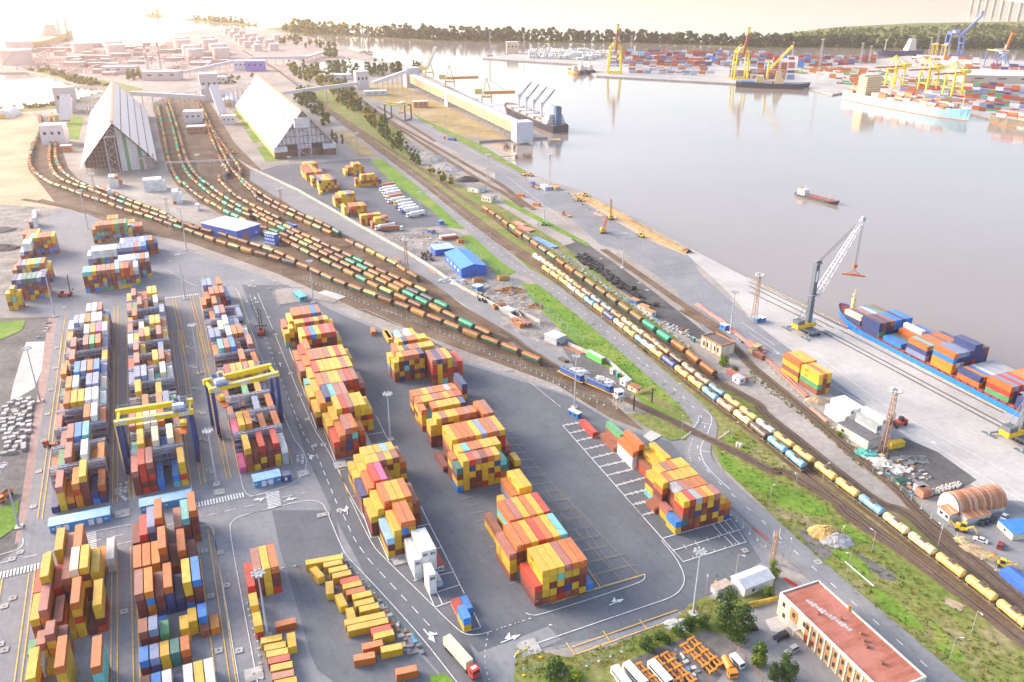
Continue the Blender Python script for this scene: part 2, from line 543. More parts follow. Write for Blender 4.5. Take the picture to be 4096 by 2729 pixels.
sh('quay_apron','D',[(1560,568),(1592,574),(1721,641),(1949,760),(2303,942),(2700,1142),(3000,1500),(2700,1420),(2353,1195),(2200,1092),(1980,925),(1850,840),(1780,790),(1730,740),(1690,690),(1640,640),(1600,605)],M_QUAY)
sh('quay_lane','D',[(1725,735),(1790,785),(1880,848),(2000,935),(2150,1060),(2353,1205),(2600,1350),(2600,1480),(2353,1300),(2290,1250),(2130,1110),(2040,1030),(1910,905),(1790,830),(1715,790)],M_ASPL)
sh('coal_stained_yard','c4',[(1100,980),(1280,890),(1560,1010),(1880,1240),(1720,1330),(1430,1400),(1330,1350),(1150,1180),(980,1030)],M_DARK)
sh('sandy_verge','b3',[(580,240),(690,225),(1000,395),(1590,715),(1530,745),(1200,610),(940,455)],M_SAND)
sh('dry_field','a2',[(900,790),(990,700),(1220,680),(1400,780),(1690,910),(2120,1130),(2080,1150),(1900,1150),(1600,1080),(1300,930),(1120,850)],M_DRY)
sh('dry_field','a2',[(700,1085),(850,1080),(960,1190),(1070,1290),(900,1295)],M_DRY)
sh('shore_verge','a2',[(1560,1040),(1900,1190),(2269,1420),(2269,1445),(1900,1260),(1500,1050)],M_WEED)
sh('weedy_ground','D',[(700,190),(760,215),(880,265),(1000,380),(1130,462),(1290,560),(1480,715),(1590,800),(1640,880),(1760,945),(1900,1055),(2110,1215),(2353,1420),(2700,1700),(2480,1800),(2230,1575),(2000,1400),(1880,1290),(1740,1150),(1660,1075),(1600,960),(1440,830),(1300,690),(1150,560),(1000,430),(850,320),(740,240)],M_WEED)
sh('rubble_ground','a2',[(1230,1130),(1420,1230),(1640,1390),(1880,1530),(1800,1560),(1560,1460),(1330,1300)],M_RUBBLE)
sh('rubble_ground','d4',[(400,300),(520,330),(700,380),(800,440),(620,560),(480,450)],M_MUD)
sh('muddy_ground','d4',[(850,480),(1000,560),(1180,660),(1240,740),(1100,720),(960,620)],M_MUD)
sh('hangar_yard','c4',[(1480,1450),(1700,1380),(2300,1420),(2300,1900),(2000,1800),(1700,1640),(1440,1490)],M_ROAD)
sh('hangar_yard','d4',[(1450,110),(1700,160),(2120,160),(2269,150),(2269,800),(2050,600),(1800,420),(1550,250)],M_ROAD)
for t,pts in(('D',[(850,368),(880,366),(985,425),(1085,530),(1030,522),(990,482),(900,420)]),('D',[(1040,545),(1080,540),(1195,622),(1150,640),(1110,600)]),('D',[(1195,652),(1260,655),(1330,690),(1450,808),(1520,870),(1590,930),(1604,962),(1590,970),(1500,955),(1480,930),(1400,850),(1310,780),(1230,700)]),('c3',[(1840,890),(1900,870),(2000,960),(2100,1010),(2020,1000),(1900,930)]),('c3',[(1780,1010),(1900,1040),(2100,1150),(2269,1270),(2269,1420),(2050,1300),(1850,1150)]),('d4',[(100,0),(280,-60),(480,30),(640,130),(670,190),(500,200),(300,150)]),('d4',[(720,240),(860,300),(1000,400),(920,420),(800,360)]),('d4',[(660,470),(820,480),(980,600),(1000,760),(880,680)]),('d4',[(1000,780),(1150,850),(1350,1000),(1450,1150),(1300,1100),(1100,950)]),('d4',[(1500,1060),(1650,1200),(1800,1400),(1700,1420),(1550,1280)]),('c4',[(850,1000),(950,1060),(1200,1280),(1430,1480),(1380,1490),(1150,1300),(900,1090)]),('a1',[(450,950),(560,945),(690,970),(650,1155),(540,1150),(520,1050)]),('a1',[(1915,920),(1960,910),(2020,985),(1980,990)]),('a1',[(1985,1005),(2040,1000),(2085,1060),(2020,1070)]),('a1',[(2030,1085),(2100,1080),(2160,1165),(2090,1180)]),('a2',[(55,1215),(110,1210),(310,1320),(130,1335)]),('D',[(-100,744),(60,737),(50,760),(0,782),(-100,800)]),('D',[(-60,1180),(0,1168),(44,1150),(38,1212),(0,1238),(-60,1250)]),('d2',[(1480,1520),(1600,1500),(1680,1560),(1700,1640),(1500,1640)]),('b3',[(0,270),(60,290),(360,450),(740,655),(720,672),(500,560),(250,430),(60,330)]),('a2',[(1300,905),(1420,980),(1760,1130),(2269,1410),(2269,1425),(1700,1130),(1400,990)])):
 sh('grass',t,pts,M_GRASS,kind='stuff')
sh('weedy_ground','c3',[(1040,700),(1200,690),(1450,730),(1600,820),(1560,900),(1400,915),(1250,830)],M_WEED)
sh('weedy_ground','c3',[(1180,500),(1260,540),(1640,720),(1610,790),(1400,690),(1200,590)],M_WEED)
sh('dry_weeds','d3',[(140,1290),(330,1320),(560,1370),(900,1290),(1100,1200),(1450,1050),(1560,930),(1700,860),(1800,900),(2020,960),(2269,880),(2269,760),(1900,880),(2300,1700),(100,1700),(130,1400)],M_WEED)
sh('scrap_yard_ground','d3',[(1080,1390),(1300,1290),(1700,1150),(1900,1190),(2000,1290),(2120,1620),(1000,1640)],M_MUD)
sh('car_park','d4',[(-40,960),(240,940),(420,1150),(900,1620),(-300,1640),(-40,1200)],M_ROAD)
sh('concrete_pad','d4',[(130,1060),(260,1020),(330,1110),(240,1160),(180,1150)],M_PALE)
sh('shore_verge','D',[(0,254),(67,250),(128,241),(178,233),(239,216),(260,222),(190,240),(130,250),(0,262)],M_WEED)
sh('shore_verge','D',[(64,163),(110,165),(200,180),(270,190),(330,205),(300,225),(252,208),(223,198),(181,193),(145,182),(106,172)],M_WEED)
b=MB()
b.add([(p.x,p.y,.05)for p in GP('a2',[(430,560),(560,500),(830,490),(1000,510),(1085,525),(1070,600),(900,630),(600,590)])],[tuple(range(8))])
struct(b.build('dock_water',M_WATER))
ROAD=smooth(path(('a2',[(300,620),(460,760),(620,900),(900,1120),(1150,1330)]),('b2',[(1330,90),(1640,360),(1900,590),(2180,840)]),('b3',[(330,940),(700,1230)]),('c3',[(880,10),(1250,330),(1560,600),(1690,750),(1690,860),(1620,960),(1640,1080),(1780,1240),(2000,1440)]),('d4',[(0,140),(450,560),(850,910),(1300,1290),(1900,1840)])),2)
b=MB()
_zl[0]+=.004
strip(b,ROAD,10.5,_zl[0])
struct(b.build('road',M_ROAD))
cw,cy_,cf=MB(),MB(),MB()
_zl[0]+=.004
dashes(cw,ROAD,.3,_zl[0]+.01,3,6)
# ---- railway tracks: ballast, sleepers, rails
TR={}
TR['t1']=path(('a1',[(325,945),(345,1040),(300,1160),(255,1270),(240,1360),(300,1440),(410,1520)]),('b1',[(530,198),(640,240),(760,283),(870,315),(960,353),(1050,388),(1140,410),(1290,460),(1440,512),(1600,568),(1770,632),(1960,693)]),('b2',[(180,770),(285,803),(420,833),(600,920),(715,970),(840,1018),(965,1063),(1090,1112),(1215,1158),(1350,1212),(1500,1272),(1645,1330),(1785,1388),(1940,1448),(2110,1508)]),('c3',[(215,220),(390,290),(590,370),(820,462),(1010,560)]),z=2)
TR['t2']=path(('a1',[(395,960),(430,1050),(415,1200),(405,1330),(430,1410),(480,1475),(600,1530)]),('b1',[(740,208),(850,255),(960,300),(1080,345),(1180,385),(1300,425),(1420,470),(1560,520),(1800,575),(1990,637),(2190,700)]),('b2',[(230,735),(325,778),(430,830)]),z=2)
TR['t3']=path(('a1',[(430,945),(470,1040),(462,1200),(455,1300),(490,1390),(540,1445),(640,1510),(760,1560)]),('b1',[(850,205),(940,250),(1040,290),(1120,322),(1230,362),(1350,405),(1490,490),(1620,520),(1740,545),(1880,600),(1995,640),(2150,690)]),z=2)
TR['t4']=path(('b2',[(60,540),(170,585),(290,640),(375,682),(460,728),(550,772),(635,815),(730,858),(830,905),(930,957),(1035,1010),(1145,1062),(1250,1107),(1360,1158),(1465,1207),(1600,1262),(1750,1330)]),z=2)
TR['t5']=path(('a1',[(1295,850),(1330,1000),(1360,1160),(1390,1330),(1440,1450),(1500,1530)]),('b1',[(1510,150),(1600,240),(1690,300),(1790,350),(1850,390),(1960,440)]),('b2',[(50,515),(160,545),(265,580),(345,617),(425,657),(515,697),(605,741),(695,787),(795,836),(895,882),(1005,936),(1110,986),(1215,1036),(1325,1087),(1430,1141),(1545,1200),(1665,1262),(1800,1328),(1935,1388),(2120,1475)]),('c3',[(180,150),(420,270)]),z=2)
TR['t6']=path(('a1',[(1360,830),(1410,1000),(1450,1150),(1480,1300),(1530,1420),(1600,1500)]),('b1',[(1620,150),(1700,220),(1780,280),(1860,330),(1960,385),(2080,440)]),('b2',[(30,420),(100,455),(165,490),(240,525),(320,562),(395,600),(470,640),(560,682),(645,725),(735,765),(825,808),(920,856),(1020,902),(1120,947),(1225,1000),(1325,1048),(1445,1100),(1560,1155),(1690,1213),(1810,1272),(1940,1333),(2085,1408)]),('c3',[(110,60)]),z=2)
TR['t7']=path(('a1',[(1390,840),(1440,980),(1490,1150),(1530,1310),(1590,1420),(1690,1520)]),('b1',[(1700,150),(1790,230),(1880,290),(1960,340),(2060,395)]),('b2',[(20,375),(75,413),(150,450),(215,480),(285,513),(350,545),(430,583),(515,620),(605,662),(690,702),(790,748),(885,793),(980,838),(1070,882),(1175,930),(1280,977),(1390,1030),(1500,1085),(1640,1150)]),z=2)
TR['t8']=path(('a1',[(1610,820),(1680,970),(1720,1080),(1780,1240),(1840,1360),(1900,1450)]),('b1',[(1790,110),(1860,190),(1940,260),(2010,305),(2100,352)]),('b2',[(60,362),(115,390),(185,425),(260,460),(345,503),(480,565),(640,630),(740,660),(845,655)]),z=2)
TR['t9']=path(('a1',[(1630,815),(1720,1000),(1790,1170),(1850,1290),(1900,1390),(1980,1480)]),('b1',[(2010,170),(2100,240)]),('b2',[(55,283),(110,312),(170,341),(230,372),(300,408),(375,441),(445,473),(525,510),(600,545),(690,582),(845,655),(940,700),(1030,745),(1110,785),(1195,827),(1275,880),(1370,935),(1500,1010),(1700,1130),(1900,1250),(2200,1420)]),('c3',[(150,90),(420,260),(560,350)]),z=2)
TR['t10']=path(('a1',[(1700,1000),(1760,1090),(1840,1200),(1920,1310),(2000,1420)]),('b1',[(1960,100),(2050,170),(2130,232),(2220,288)]),('b2',[(90,250),(190,308),(250,340),(310,367),(385,402),(450,432),(520,461),(590,492),(655,525),(735,570),(845,655)]),z=2)
TR['h']=path(('a2',[(480,760),(700,920),(900,1060)]),('b2',[(1500,70),(1700,215),(1955,378),(2010,415),(2070,457),(2125,502),(2185,545),(2245,592)]),('b3',[(65,495),(125,541),(185,586),(245,632),(315,680),(380,730),(455,782),(535,840),(620,900),(705,960),(790,1020),(875,1081),(960,1142),(1060,1215),(1170,1296),(1290,1380),(1400,1460),(1510,1532)]),('c3',[(1655,290),(1795,395),(2040,530),(2150,590)]),('c4',[(100,640),(500,950),(760,1160),(1100,1420)]),('d4',[(1290,110),(1640,440),(1950,690),(2280,960)]),z=2)
TR['ta']=path(('a2',[(500,770),(800,1010),(1150,1260)]),('b2',[(1480,130),(1800,380),(2100,600)]),('b3',[(100,640),(330,787),(390,826),(450,870),(515,916),(580,967),(655,1025),(740,1085),(820,1145),(900,1205),(990,1270),(1075,1335),(1165,1400),(1270,1470),(1360,1540)]),('c3',[(1265,115),(1370,190),(1475,266),(1580,355),(1700,446),(1830,542),(1960,640),(2095,745),(2220,840)]),('c4',[(190,860),(345,967),(500,1085),(675,1216),(855,1352),(1050,1492)]),('d4',[(1255,315),(1475,482),(1710,660),(1960,847),(2180,1030),(2500,1290)]),z=2)
TR['tb']=path(('a2',[(500,790),(800,1030),(1120,1270)]),('b2',[(1420,130),(1750,390),(2050,610)]),('b3',[(60,660),(280,800),(390,878),(460,925),(525,970),(595,1030),(670,1085),(745,1145),(830,1205),(915,1270),(1000,1335),(1095,1410),(1190,1480),(1275,1540)]),('c3',[(1190,120),(1285,196),(1395,276),(1500,360),(1615,450),(1740,546),(1860,640),(2000,737),(2140,850)]),('c4',[(85,850),(235,962),(390,1090),(560,1230),(800,1420)]),('d4',[(1000,240),(1250,420),(1550,640)]),z=2)
TR['u1']=path(('c3',[(1010,560),(1300,690),(1600,850),(1780,930),(2040,1060),(2269,1190)]),('c4',[(260,1150),(560,1330),(760,1440)]),('d4',[(760,160),(1000,320),(1250,480),(1500,660),(1750,850),(2000,1040),(2300,1280)]))
TR['u2']=path(('b3',[(1500,1200),(1800,1370),(1990,1560)]),('c4',[(0,290),(250,490),(500,700),(700,880),(950,1090),(1250,1330)]),('d4',[(1400,180),(1700,420),(2000,680),(2300,930)]))
TR['u3']=path(('a2',[(900,810),(1130,985),(1350,1110),(1600,1250),(1850,1400),(2100,1540)]),('b3',[(120,260),(280,370)]))
TR['u4']=path(('a2',[(950,860),(1150,1010),(1330,1130),(1580,1290),(1850,1460),(2020,1560)]),('b3',[(0,210),(190,350)]))
TR['u5']=path(('a2',[(1050,880),(1280,1010),(1500,1150),(1530,1170)]))
TR['u6']=path(('b1',[(190,285),(400,320),(640,370),(900,420),(1100,480)]))
TR['u7']=path(('b1',[(330,290),(560,345),(800,400),(1000,440)]))
TR['u8']=path(('a2',[(-60,420),(200,560),(330,660),(480,770)]))
TR['u9']=path(('a1',[(1600,1120),(1660,1250),(1720,1400),(1800,1540)]),('b1',[(1870,110),(1960,210),(2110,290),(2260,370)]))
TR['uq']=path(('b3',[(850,700),(1000,800),(1300,1010),(1560,1190),(1800,1340)]))
TR={k:smooth(v,2)for k,v in TR.items()}
bb,rr,sl=MB(),MB(),MB()
zb=_zl[0]+.004
for i,(k,pl)in enumerate(TR.items()):
 strip(bb,pl,5.0,zb+.0012*i)
 if k=='u8' or plen(pl)<20:
  continue
 for off in(-.8,.8):
  q=[]
  for j,p in enumerate(pl):
   d=(pl[min(j+1,len(pl)-1)]-pl[max(j-1,0)]).normalized()
   q.append(p+Vector((-d.y,d.x,0))*off)
  for a,c in zip(q,q[1:]):
   rr.bar((a.x,a.y,.2+zb),(c.x,c.y,.2+zb),.16,.2,(.17,.11,.08)if k[0]=='u' else(.2,.13,.09))
 near=[x for x in resample(pl,.65)if x[0].length<420]
 for p,d in near:
  sl.box(p.x,p.y,zb+.03,2.6,.26,.1,math.atan2(d.y,d.x)-math.pi/2,(.1,.085,.075))
struct(bb.build('rail_ballast',M_BALL))
struct(rr.build('rail_tracks',M_RUSTY))
struct(sl.build('rail_sleepers',M_MATTE),'stuff')
b=MB()
for off in(0,1):
 for t,a,c in(('c4',(620,0),(2269,870)),('c4',(560,0),(2269,910)),('b4',(0,1000),(700,1350)),('b4',(0,1050),(600,1340)),('c4',(740,0),(2100,690)),('b4',(0,965),(760,1335))):
  strip(b,path((t,[a,c])),.5,zb+.05,(.14,.12,.11))
struct(b.build('crane_rails',M_MATTE))
# ---- containers
PAL={'Y':(.72,.43,.03),'O':(.56,.15,.025),'B':(.30,.085,.045),'D':(.19,.04,.035),'R':(.58,.04,.02),'N':(.03,.055,.19),'U':(.02,.22,.64),'C':(.14,.50,.50),'K':(.03,.17,.16),'G':(.09,.34,.15),'W':(.76,.76,.74),'S':(.40,.43,.47),'P':(.66,.10,.30),'A':(.72,.24,.02),'L':(.22,.28,.46),'E':(.28,.54,.74),'V':(.76,.66,.47),'M':(.40,.14,.11)}
CNAME={'Y':'yellow','O':'rust-orange','B':'red-brown','D':'dark maroon','R':'bright red','N':'navy','U':'bright blue','C':'turquoise','K':'dark teal','G':'green','W':'white','S':'grey','P':'pink','A':'amber','L':'slate-blue','E':'pale blue','V':'cream','M':'dusty pink-brown'}
ORD=['first','second','third','fourth','fifth','sixth','seventh','eighth','ninth','tenth','eleventh','twelfth','thirteenth','fourteenth']
H,LEN=2.6,{2:6.06,4:12.19}
BOXES=[]
rnd=random.Random(3)
def put_row(block,row,org,yaw,pitch,L,cols,z0=0.0,palette='YYBDOBDRY',doors=False):
 U=Vector((math.cos(yaw),math.sin(yaw),0))
 V=Vector((-U.y,U.x,0))
 old=[(r['x']*U.x+r['y']*U.y,r['x']*V.x+r['y']*V.y,r['L'])for r in BOXES if r['b']==block and r['t']==0]
 for _ in range(26):
  a0,b0=org.dot(U)+1.22,org.dot(V)+LEN[L]/2
  if not any(abs(a0+i*pitch-a)<2.2 and abs(b0-v)<(LEN[L]+LEN[l2])/2+.1 for i,c in enumerate(cols)if c!='-' for a,v,l2 in old):
   break
  org=org+V*.3
 for i,c in enumerate(cols):
  if c=='-':
   continue
  for k,ch in enumerate(c):
   if ch=='?':
    ch=rnd.choice(palette)
   p=org+U*(i*pitch+1.22+rnd.uniform(-.04,.04))+V*(LEN[L]/2+rnd.uniform(-.04,.04))
   BOXES.append(dict(c=ch,x=p.x,y=p.y,z=z0+k*H,L=L,yaw=yaw,b=block,r=row,col=i,t=k,n=len(c),d=doors))
BLOCKS={'long stack by the dashed lane':(22,2.52,'YBDOBYRD',0,0,"""
Z1 497 612 4 BBR BDBO BNNDM DRBCO
Z1 820 465 4 BRO
Z1 258 225 4 DDY
Z1 412 405 4 BYY ?BYY
Z1 545 222 4 ?BBYY ?D?RR ?BRDM YYYYY RYDYY YYRY
Z3 490 712 4 YYYA BDBYN ??BDC ?B?DM ?BBDM
Z3 340 612 4 DBY DBYY ?DBBO ???DM ???YY ???YY ?DBBM ?DYRR ?DRRB YDDM
Z3 290 440 2 DBC
Z3 350 360 4 ?BYY ??BRR ???YY ???YY ???YY ???YY ??BDM ??YYY
Z3 225 277 4 YBM YYBO ??BBO ???DM ??BDO ???DM ???YY ???RR ??YYY ?BYY
Z2 238 805 4 BBO BBRR ?BBBO
Z2 90 470 2 CYY YDYY
Z2 303 500 4 ?BBYY ??DYR ?YDBU ??DRY ??DYR ?RDDM ?DDDR BYY
Z2 222 337 2 ?BYY ?BYY ?BDR ?BDM ??YY ?BDB ?YYY ?DY
Z2 145 305 4 BYYY
Z2 75 385 4 YYM
Z2 200 235 4 ?BDO ?BBO ?BBM ?BBO ?BYU ?BDM ?L
"""),'stack ending at the white reefers':(22,2.52,'YBDOBYRD',0,0,"""
Z5 385 530 4 YDE BYYY DYDUO ??DYO
Z5 190 270 4 DDY BBYY ??DRO ??YYY ???YY ??YYO BDBB
Z4 225 735 4 BBN ?BDO ?DDRR ?DDPP ??DO
Z4 145 528 2 YBY ?BYY ??YYY ???YY ???DM ?YYDY ?YYYB DYBO
Z4 97 420 2 YBY ?YYY ??YYY ???YY ???YY ???YE ???YY ?BBM
"""),'white reefers at the bend':(22,2.55,'W',0,0,"""
Z5 705 785 4 WWW WWWW WWWW
d2 1475 688 2 WWW
d2 1545 612 4 R
"""),'three loose boxes on the tip':(22,2.55,'YU',0,0,"""
d2 1762 1048 2 YU
d2 1712 985 2 R U
"""),'upper centre block':(22,2.52,'YBDOBYRD',0,0,"""
Z6 145 455 2 BBYY NYDDY ?BCNO DNDYM ?BYBO ?NYYN
Z6 90 385 2 BUYY ??BBO ???YY ???BN ???BO ???DM ??YYY ??YYY ??YYY
Z6 500 625 4 B
Z6 635 425 4 BDRRM YYYYN CRDDM BBRYY ?DDM YBRR
Z6 160 290 2 ?BBO ??BYY ???YN ???BO ???DO ??YYY ???YY ?YYY
Z6 215 150 4 WOE B ?YW ?YY
Z6 80 135 4 Y
"""),'middle centre block':(22,2.52,'YBDOBYRD',0,0,"""
Z7 195 485 2 BYYO YBC ?YBO ?YYY ?YDY ?YYY ?YDY ?YYN
Z7 150 395 2 YDYO YYYY YYBY ???M ???O ???Y ???O ??YR
Z7 95 315 2 DYBO ?BBO ??YY ??BM ??BO ??BO ??BS ??BO
Z7 680 175 4 ?YDN
Z7 750 335 2 ?Y
"""),'fore centre block':(22,2.52,'YBDOBYRD',0,0,"""
Z8 290 590 2 UYDK YYYYY DDYNR BDDYM RYYYD YYDYO YRYNY YOKC
Z8 235 475 2 DDYO YBBYY ??BBC ??DBO ??BBO ??YYY ??YYY ??YYY
Z7 555 840 4 BDBYY BDBBO ?BBBO ??BBO ??YYY ??BYL ??BBO DDDDM BDRRY DM
Z8 985 490 2 BBY
Z8 130 565 4 D
Z7 305 670 2 DDYY BDYYY ?YBDM ??ND? ??BYY ??YOO ??DBM ???BO
Z7 930 530 4 ??BBO ?BBDM
Z7 765 590 2 ??Y ??Y
"""),'near centre block':(22,2.56,'YBDOBYRD',0,0,"""
E1 680 1258 4 DBR BYYYY OYDYY RDYCY BNDYM BYDYO YDDBO
E1 1385 1225 2 U
E1 338 815 4 BYYM CY?DO DYBBO ?YYYY ??DRR ?YBBO ?YYYY ?CCCC
E1 160 520 4 YB
E1 338 350 4 BYCO ?BBM ??YY ?BBO ??YY ?BRR
c3 105 1370 4 BLO ?YYY ??YY
c2 2085 1440 2 YY
"""),'right-hand block by the road':(22.5,2.55,'YBDOBDRD',0,0,"""
E3 595 1283 2 YU DKBRY DBDDR BBNYS DYBDO DDDYY DYNDM YDOY NBO
E3 470 1100 2 YM
E3 660 790 2 RBBDS ??BDM ??BBO ??BBO ??DBO
E3 245 1045 2 B
E3 390 640 2 YBDOY ??BDO ???YY ??YYY ??YYY ??YYY
E3 240 560 2 CYDY
E3 345 450 2 ?BYYY ??BBM ??BDO ???YY ???YY
c3 1265 1180 4 RB YYY YYYY
c3 1130 1040 4 WWO DSDO ?YY
c3 940 970 4 B YBG
c3 765 850 4 R
"""),'stack below the blue sheds':(22,2.73,'YBDOBDRDNA',1,0,"""
E5 457 1240 4 OAD Y YYRYO D RDYY
E5 175 1215 4 OBY DMOM
E5 217 885 4 ?BR ??BYY BDR ??BM ?YYYV ?DYDY ?YYY
E5 460 425 4 KDOYY D?RM ??BMO A A WW
d1 220 1345 2 ?G ?YM ??YM ?GD
d1 443 1450 4 YYYYO
d1 745 1450 4 BCCCO
d1 205 1550 4 ?YY
d1 245 1600 2 WW Y
"""),'stack beside the fenced road':(22.5,2.73,'YBDOBDRDNA',1,0,"""
d1 1108 850 4 DDDM OAUA NDD NNNO NN UDYY NDDU
E4 205 1465 4 DBO BBO YYA YYDBO DD YYBO BD
E4 190 1080 4 BD DDR ?NNL YYYDO - ?DM ?DDC BDDDO
d1 1140 1165 2 UDB NDL GG - YY - B A
d1 1315 1285 2 U
d1 1650 1180 2 NU
d1 1495 1300 2 B YY Y
d1 1148 1405 2 DU NL YY KK BO
d1 1160 1800 4 YB UU WW ? SW YY WW
"""),'six boxes by the tall lamp':(22,2.6,'YBDR',0,0,"""
d1 2040 785 4 RR DDDM YYYY RDDO
d1 2065 945 2 BY
d1 2095 1110 2 RY
"""),'pair of stacks on the quay':(22,2.5,'YO',0,0,"""
E2 1270 868 4 BGYY BBDO YDYY
E2 718 525 4 YBYO YBYY DYYY YYYY
"""),'white reefers by the quay hut':(22,2.5,'W',1,0,"""
c4 1060 795 4 WWS WWWW
c4 795 715 4 WW WWW WWW WWW
"""),'stack on the far left':(22,2.6,'YBDONUNBDL',0,0,"""
b1 40 1065 2 YBYY YYCYY BYYY
b1 90 955 4 ??DLN ?DBNL ??DNK ??NBK ???DK ?DBNL ??DNN
b1 100 870 4 ??MO ??BNM ???YL ???YY ???NY ??DBC ??BBO ?BOY
b1 160 720 4 ??W ???WW ???WW
b1 200 615 4 ??BYO ??YBC ??BBY ??DBO ??YBO ??RYO ??OYY
b1 185 575 4 ??BO ??BO ??BO ??YY
b1 235 470 4 DM WWW
b1 258 405 4 W
"""),'broad stack in the upper left yard':(22,2.6,'YBDONUNBDGL',0,0,"""
b1 675 890 4 ??DDC ?DBYC ?YNRY ?BDDM ??YDM ?DNBM ??DBO ??BDE ?GBOO ??BRR ?BDA ??NSW
b1 718 750 4 ??W ??WW ??WW ??WW ??WW ??WW ??WW ??NL ??NL ??NL ??BL ??DM ??NL ??NU
b1 940 830 4 ??CC ?BDLW ?DBWW ??NWW ??SWW ?DNBL ?CBDO ?BNDS
b1 985 665 4 ??WW ??WL ??NL ??UL ???L ???W ??NL ?BBO ?DN
b1 755 535 4 ?GBO ??GBO ?BCBO ??GDM ??OBO ??BOA ??GGG ??BDM ??GGG ?YY
b1 980 545 4 ??W ??W ??W ??L ?BR ?BM
b1 985 515 4 ??Y ??O ??A ??Y
b1 880 450 4 ???A ???A ???A
"""),'stack by the fenced lorry park':(22,2.6,'YBOYBOL',0,0,"""
b2 567 130 4 ?YYN ?YYY ?BYY ?YBY ?BYO ?YBN BO
b2 575 225 2 Y
b2 510 110 4 YBY ?YN ?YO ?YL ?YY ?YO ??O
b2 460 65 4 YYO ??O ??M ??Y ??O ??M
a2 450 1420 4 ?YO ??M ??O ??Y ??O
a2 430 1385 4 ?BO ??O ??O ??Y
a2 445 1355 4 ?YY ?YY ?CC ?YY ?OO
"""),'stack nearest the grass strip':(22,2.6,'YBOYBOL',0,0,"""
a2 868 1475 2 YBO YY YBYY YBOO YBYY YBOY ROYY YBO BN
a2 1090 1510 2 O
a2 785 1410 4 YY NBO BYO YYYY ?OYO ??YY ??O
"""),'stack behind the parked lorries':(22,2.6,'YBOYBO',0,0,"""
b2 1005 475 2 BO YYY YYY BYM BB
b2 915 420 2 OBY YYY BDO YYO YYY YYY YY BO
b2 775 350 4 YYY - BRO BOO ?YO ?YY ?OO
b2 700 275 4 YYO YBO ?YYY ?YYY ?YYL ?YYO
b2 720 250 2 ?YY ?YO ?YO ?NK ?YY ?YY
"""),'white reefers by the gabled store':(22,2.6,'W',0,0,"""
b1 890 100 4 WWWW WWWW WWWO SO
b1 880 205 2 WWW SW
b1 1175 130 4 WWWW WWWW WWWW WWWW WWWW WWWW WWW
b1 1415 225 4 OWWW WWWW WWW
b1 1615 330 2 WW
b1 785 195 4 W
"""),}
RTG={'left gantry-crane block':(('F3',62,850),0,"""
F3 280 540 4 N YYYM DA AARA DDDDY UN NDO
F3 288 358 4 ??O ???G ??AAM - ?SSWW ??A ??AA
F3 237 213 3 ? ???M ??DDM ?NNUU ???CC ? -
F3 312 55 4 ???M ? ?S ?? ??RRO ?SSSW ??RO
F2 265 665 2 ??M ???DO ??YYY ??YYY ??SSW ??SSW ?SSW
F2 290 470 2 ??G ???AA ??SSW ?? ???NL ???NL ?SSV
F2 415 160 3 ???AA ?? ???UU ???NL ???BO ???NU ??NL
F1 272 765 1 ??A ??DDM ?? ??O ?? ?O ?DYY
F1 435 590 3 ??M ???DM ?? ???DM ???GG ???BO ??NL
F1 515 460 4 ???A ?? ? ??SSW ???AA ???PP ??SSW
F1 392 335 2 ???W ???NL ??SSW ???BO ??SSW ??SSW ???Y
F1 537 190 4 - - ? ??SS ??SW ??DM ?U
"""),'middle gantry-crane block':(('F6',132,843),0,"""
F6 217 510 2 DDDM RDRRR RDRDM UU - CU YRYY
F6 283 290 3 ?CC ??YYY ?BO ?SSWV ?UU ?SSSV ?YYA
F6 198 125 2 ???DM ???YY ??SSW ??SSW ???BO ?? ???M
F5 240 735 2 ? ?? ??BO ?? ??BO ???NL ??G
F5 140 530 1 ?? ???YY ?? ?? ??YY ?? ?
F5 215 325 2 ??NL ???NL ???NL ??SW ??C ??CCV ??SW
F5 360 140 4 ??RR ???DM ?? ?BO ??YYY ???DM ??BO
F4 130 855 1 ?? ???DM ??YY ?? ?? ??UL ?
F4 200 680 2 ??SW ??YY ???DM ??YYY ?? ???DM ??YY
F4 327 515 4 ??DM ?? ??WW ??L ??YYY ??YYY ??RO
F4 125 470 1 ?? ??DO ?? ?? ?? ? ??LL
F4 175 270 2 ??DM ??GG ???DM ??BO ?? ??SSW ?A
F4 105 150 1 ??Y ??DM ??M ??R ?YYY ?YYY ?
"""),'right gantry-crane block':(('c1',2045,1172),1,"""
c2 75 965 3 PP OOBBY OYDD DDYDR GDDD YYYDR SSSW
c1 1950 800 1 ???P ???YY ???AA ?? ??BO ?? ??BO
F8 490 885 4 ??M ? ?? ?? ??NL ?Y ??BO
F8 380 720 3 ??M ?? ?? ??GG ?? ??AA ??L
F8 270 520 2 ???Y ???RR ??YYY ??YYY ???DM ??YYY ??YY
F8 358 385 4 ? ? ? ? ???BO ? ??BO
F8 100 130 1 ??BO ???CC ???DM ???UU ??DM ?? ???DM
F7 370 855 4 ???NL ???NL ?? ??SSW ???BO ???BO ??SW
F7 300 635 3 ?U ? ??SV ??SSW ??NL ??NL ?
F7 175 560 2 ?? ??BO ???NL ???DM ?? ? ??NL
F7 50 510 0 ???BO ? ???BO ? ? ? ?
F7 150 262 2 - ??DO ???DM ?DSSO ???DM ?BNL -
F7 98 100 1 - NNOL DNDL - ??BO ?L -
"""),}
for name,(yaw,pitch,pal,doors,z0,rows)in BLOCKS.items():
 for ri,ln in enumerate(rows.strip().split('\n')):
  w=ln.split()
  n=len(w[4])
  put_row(name,ri,G(w[0],float(w[1]),float(w[2]),z0+n*H),R(yaw),pitch,int(w[3]),w[4:],z0,pal,doors)
RACKS=[]
YAW_R=R(23.1)
UR=Vector((math.cos(YAW_R),math.sin(YAW_R),0))
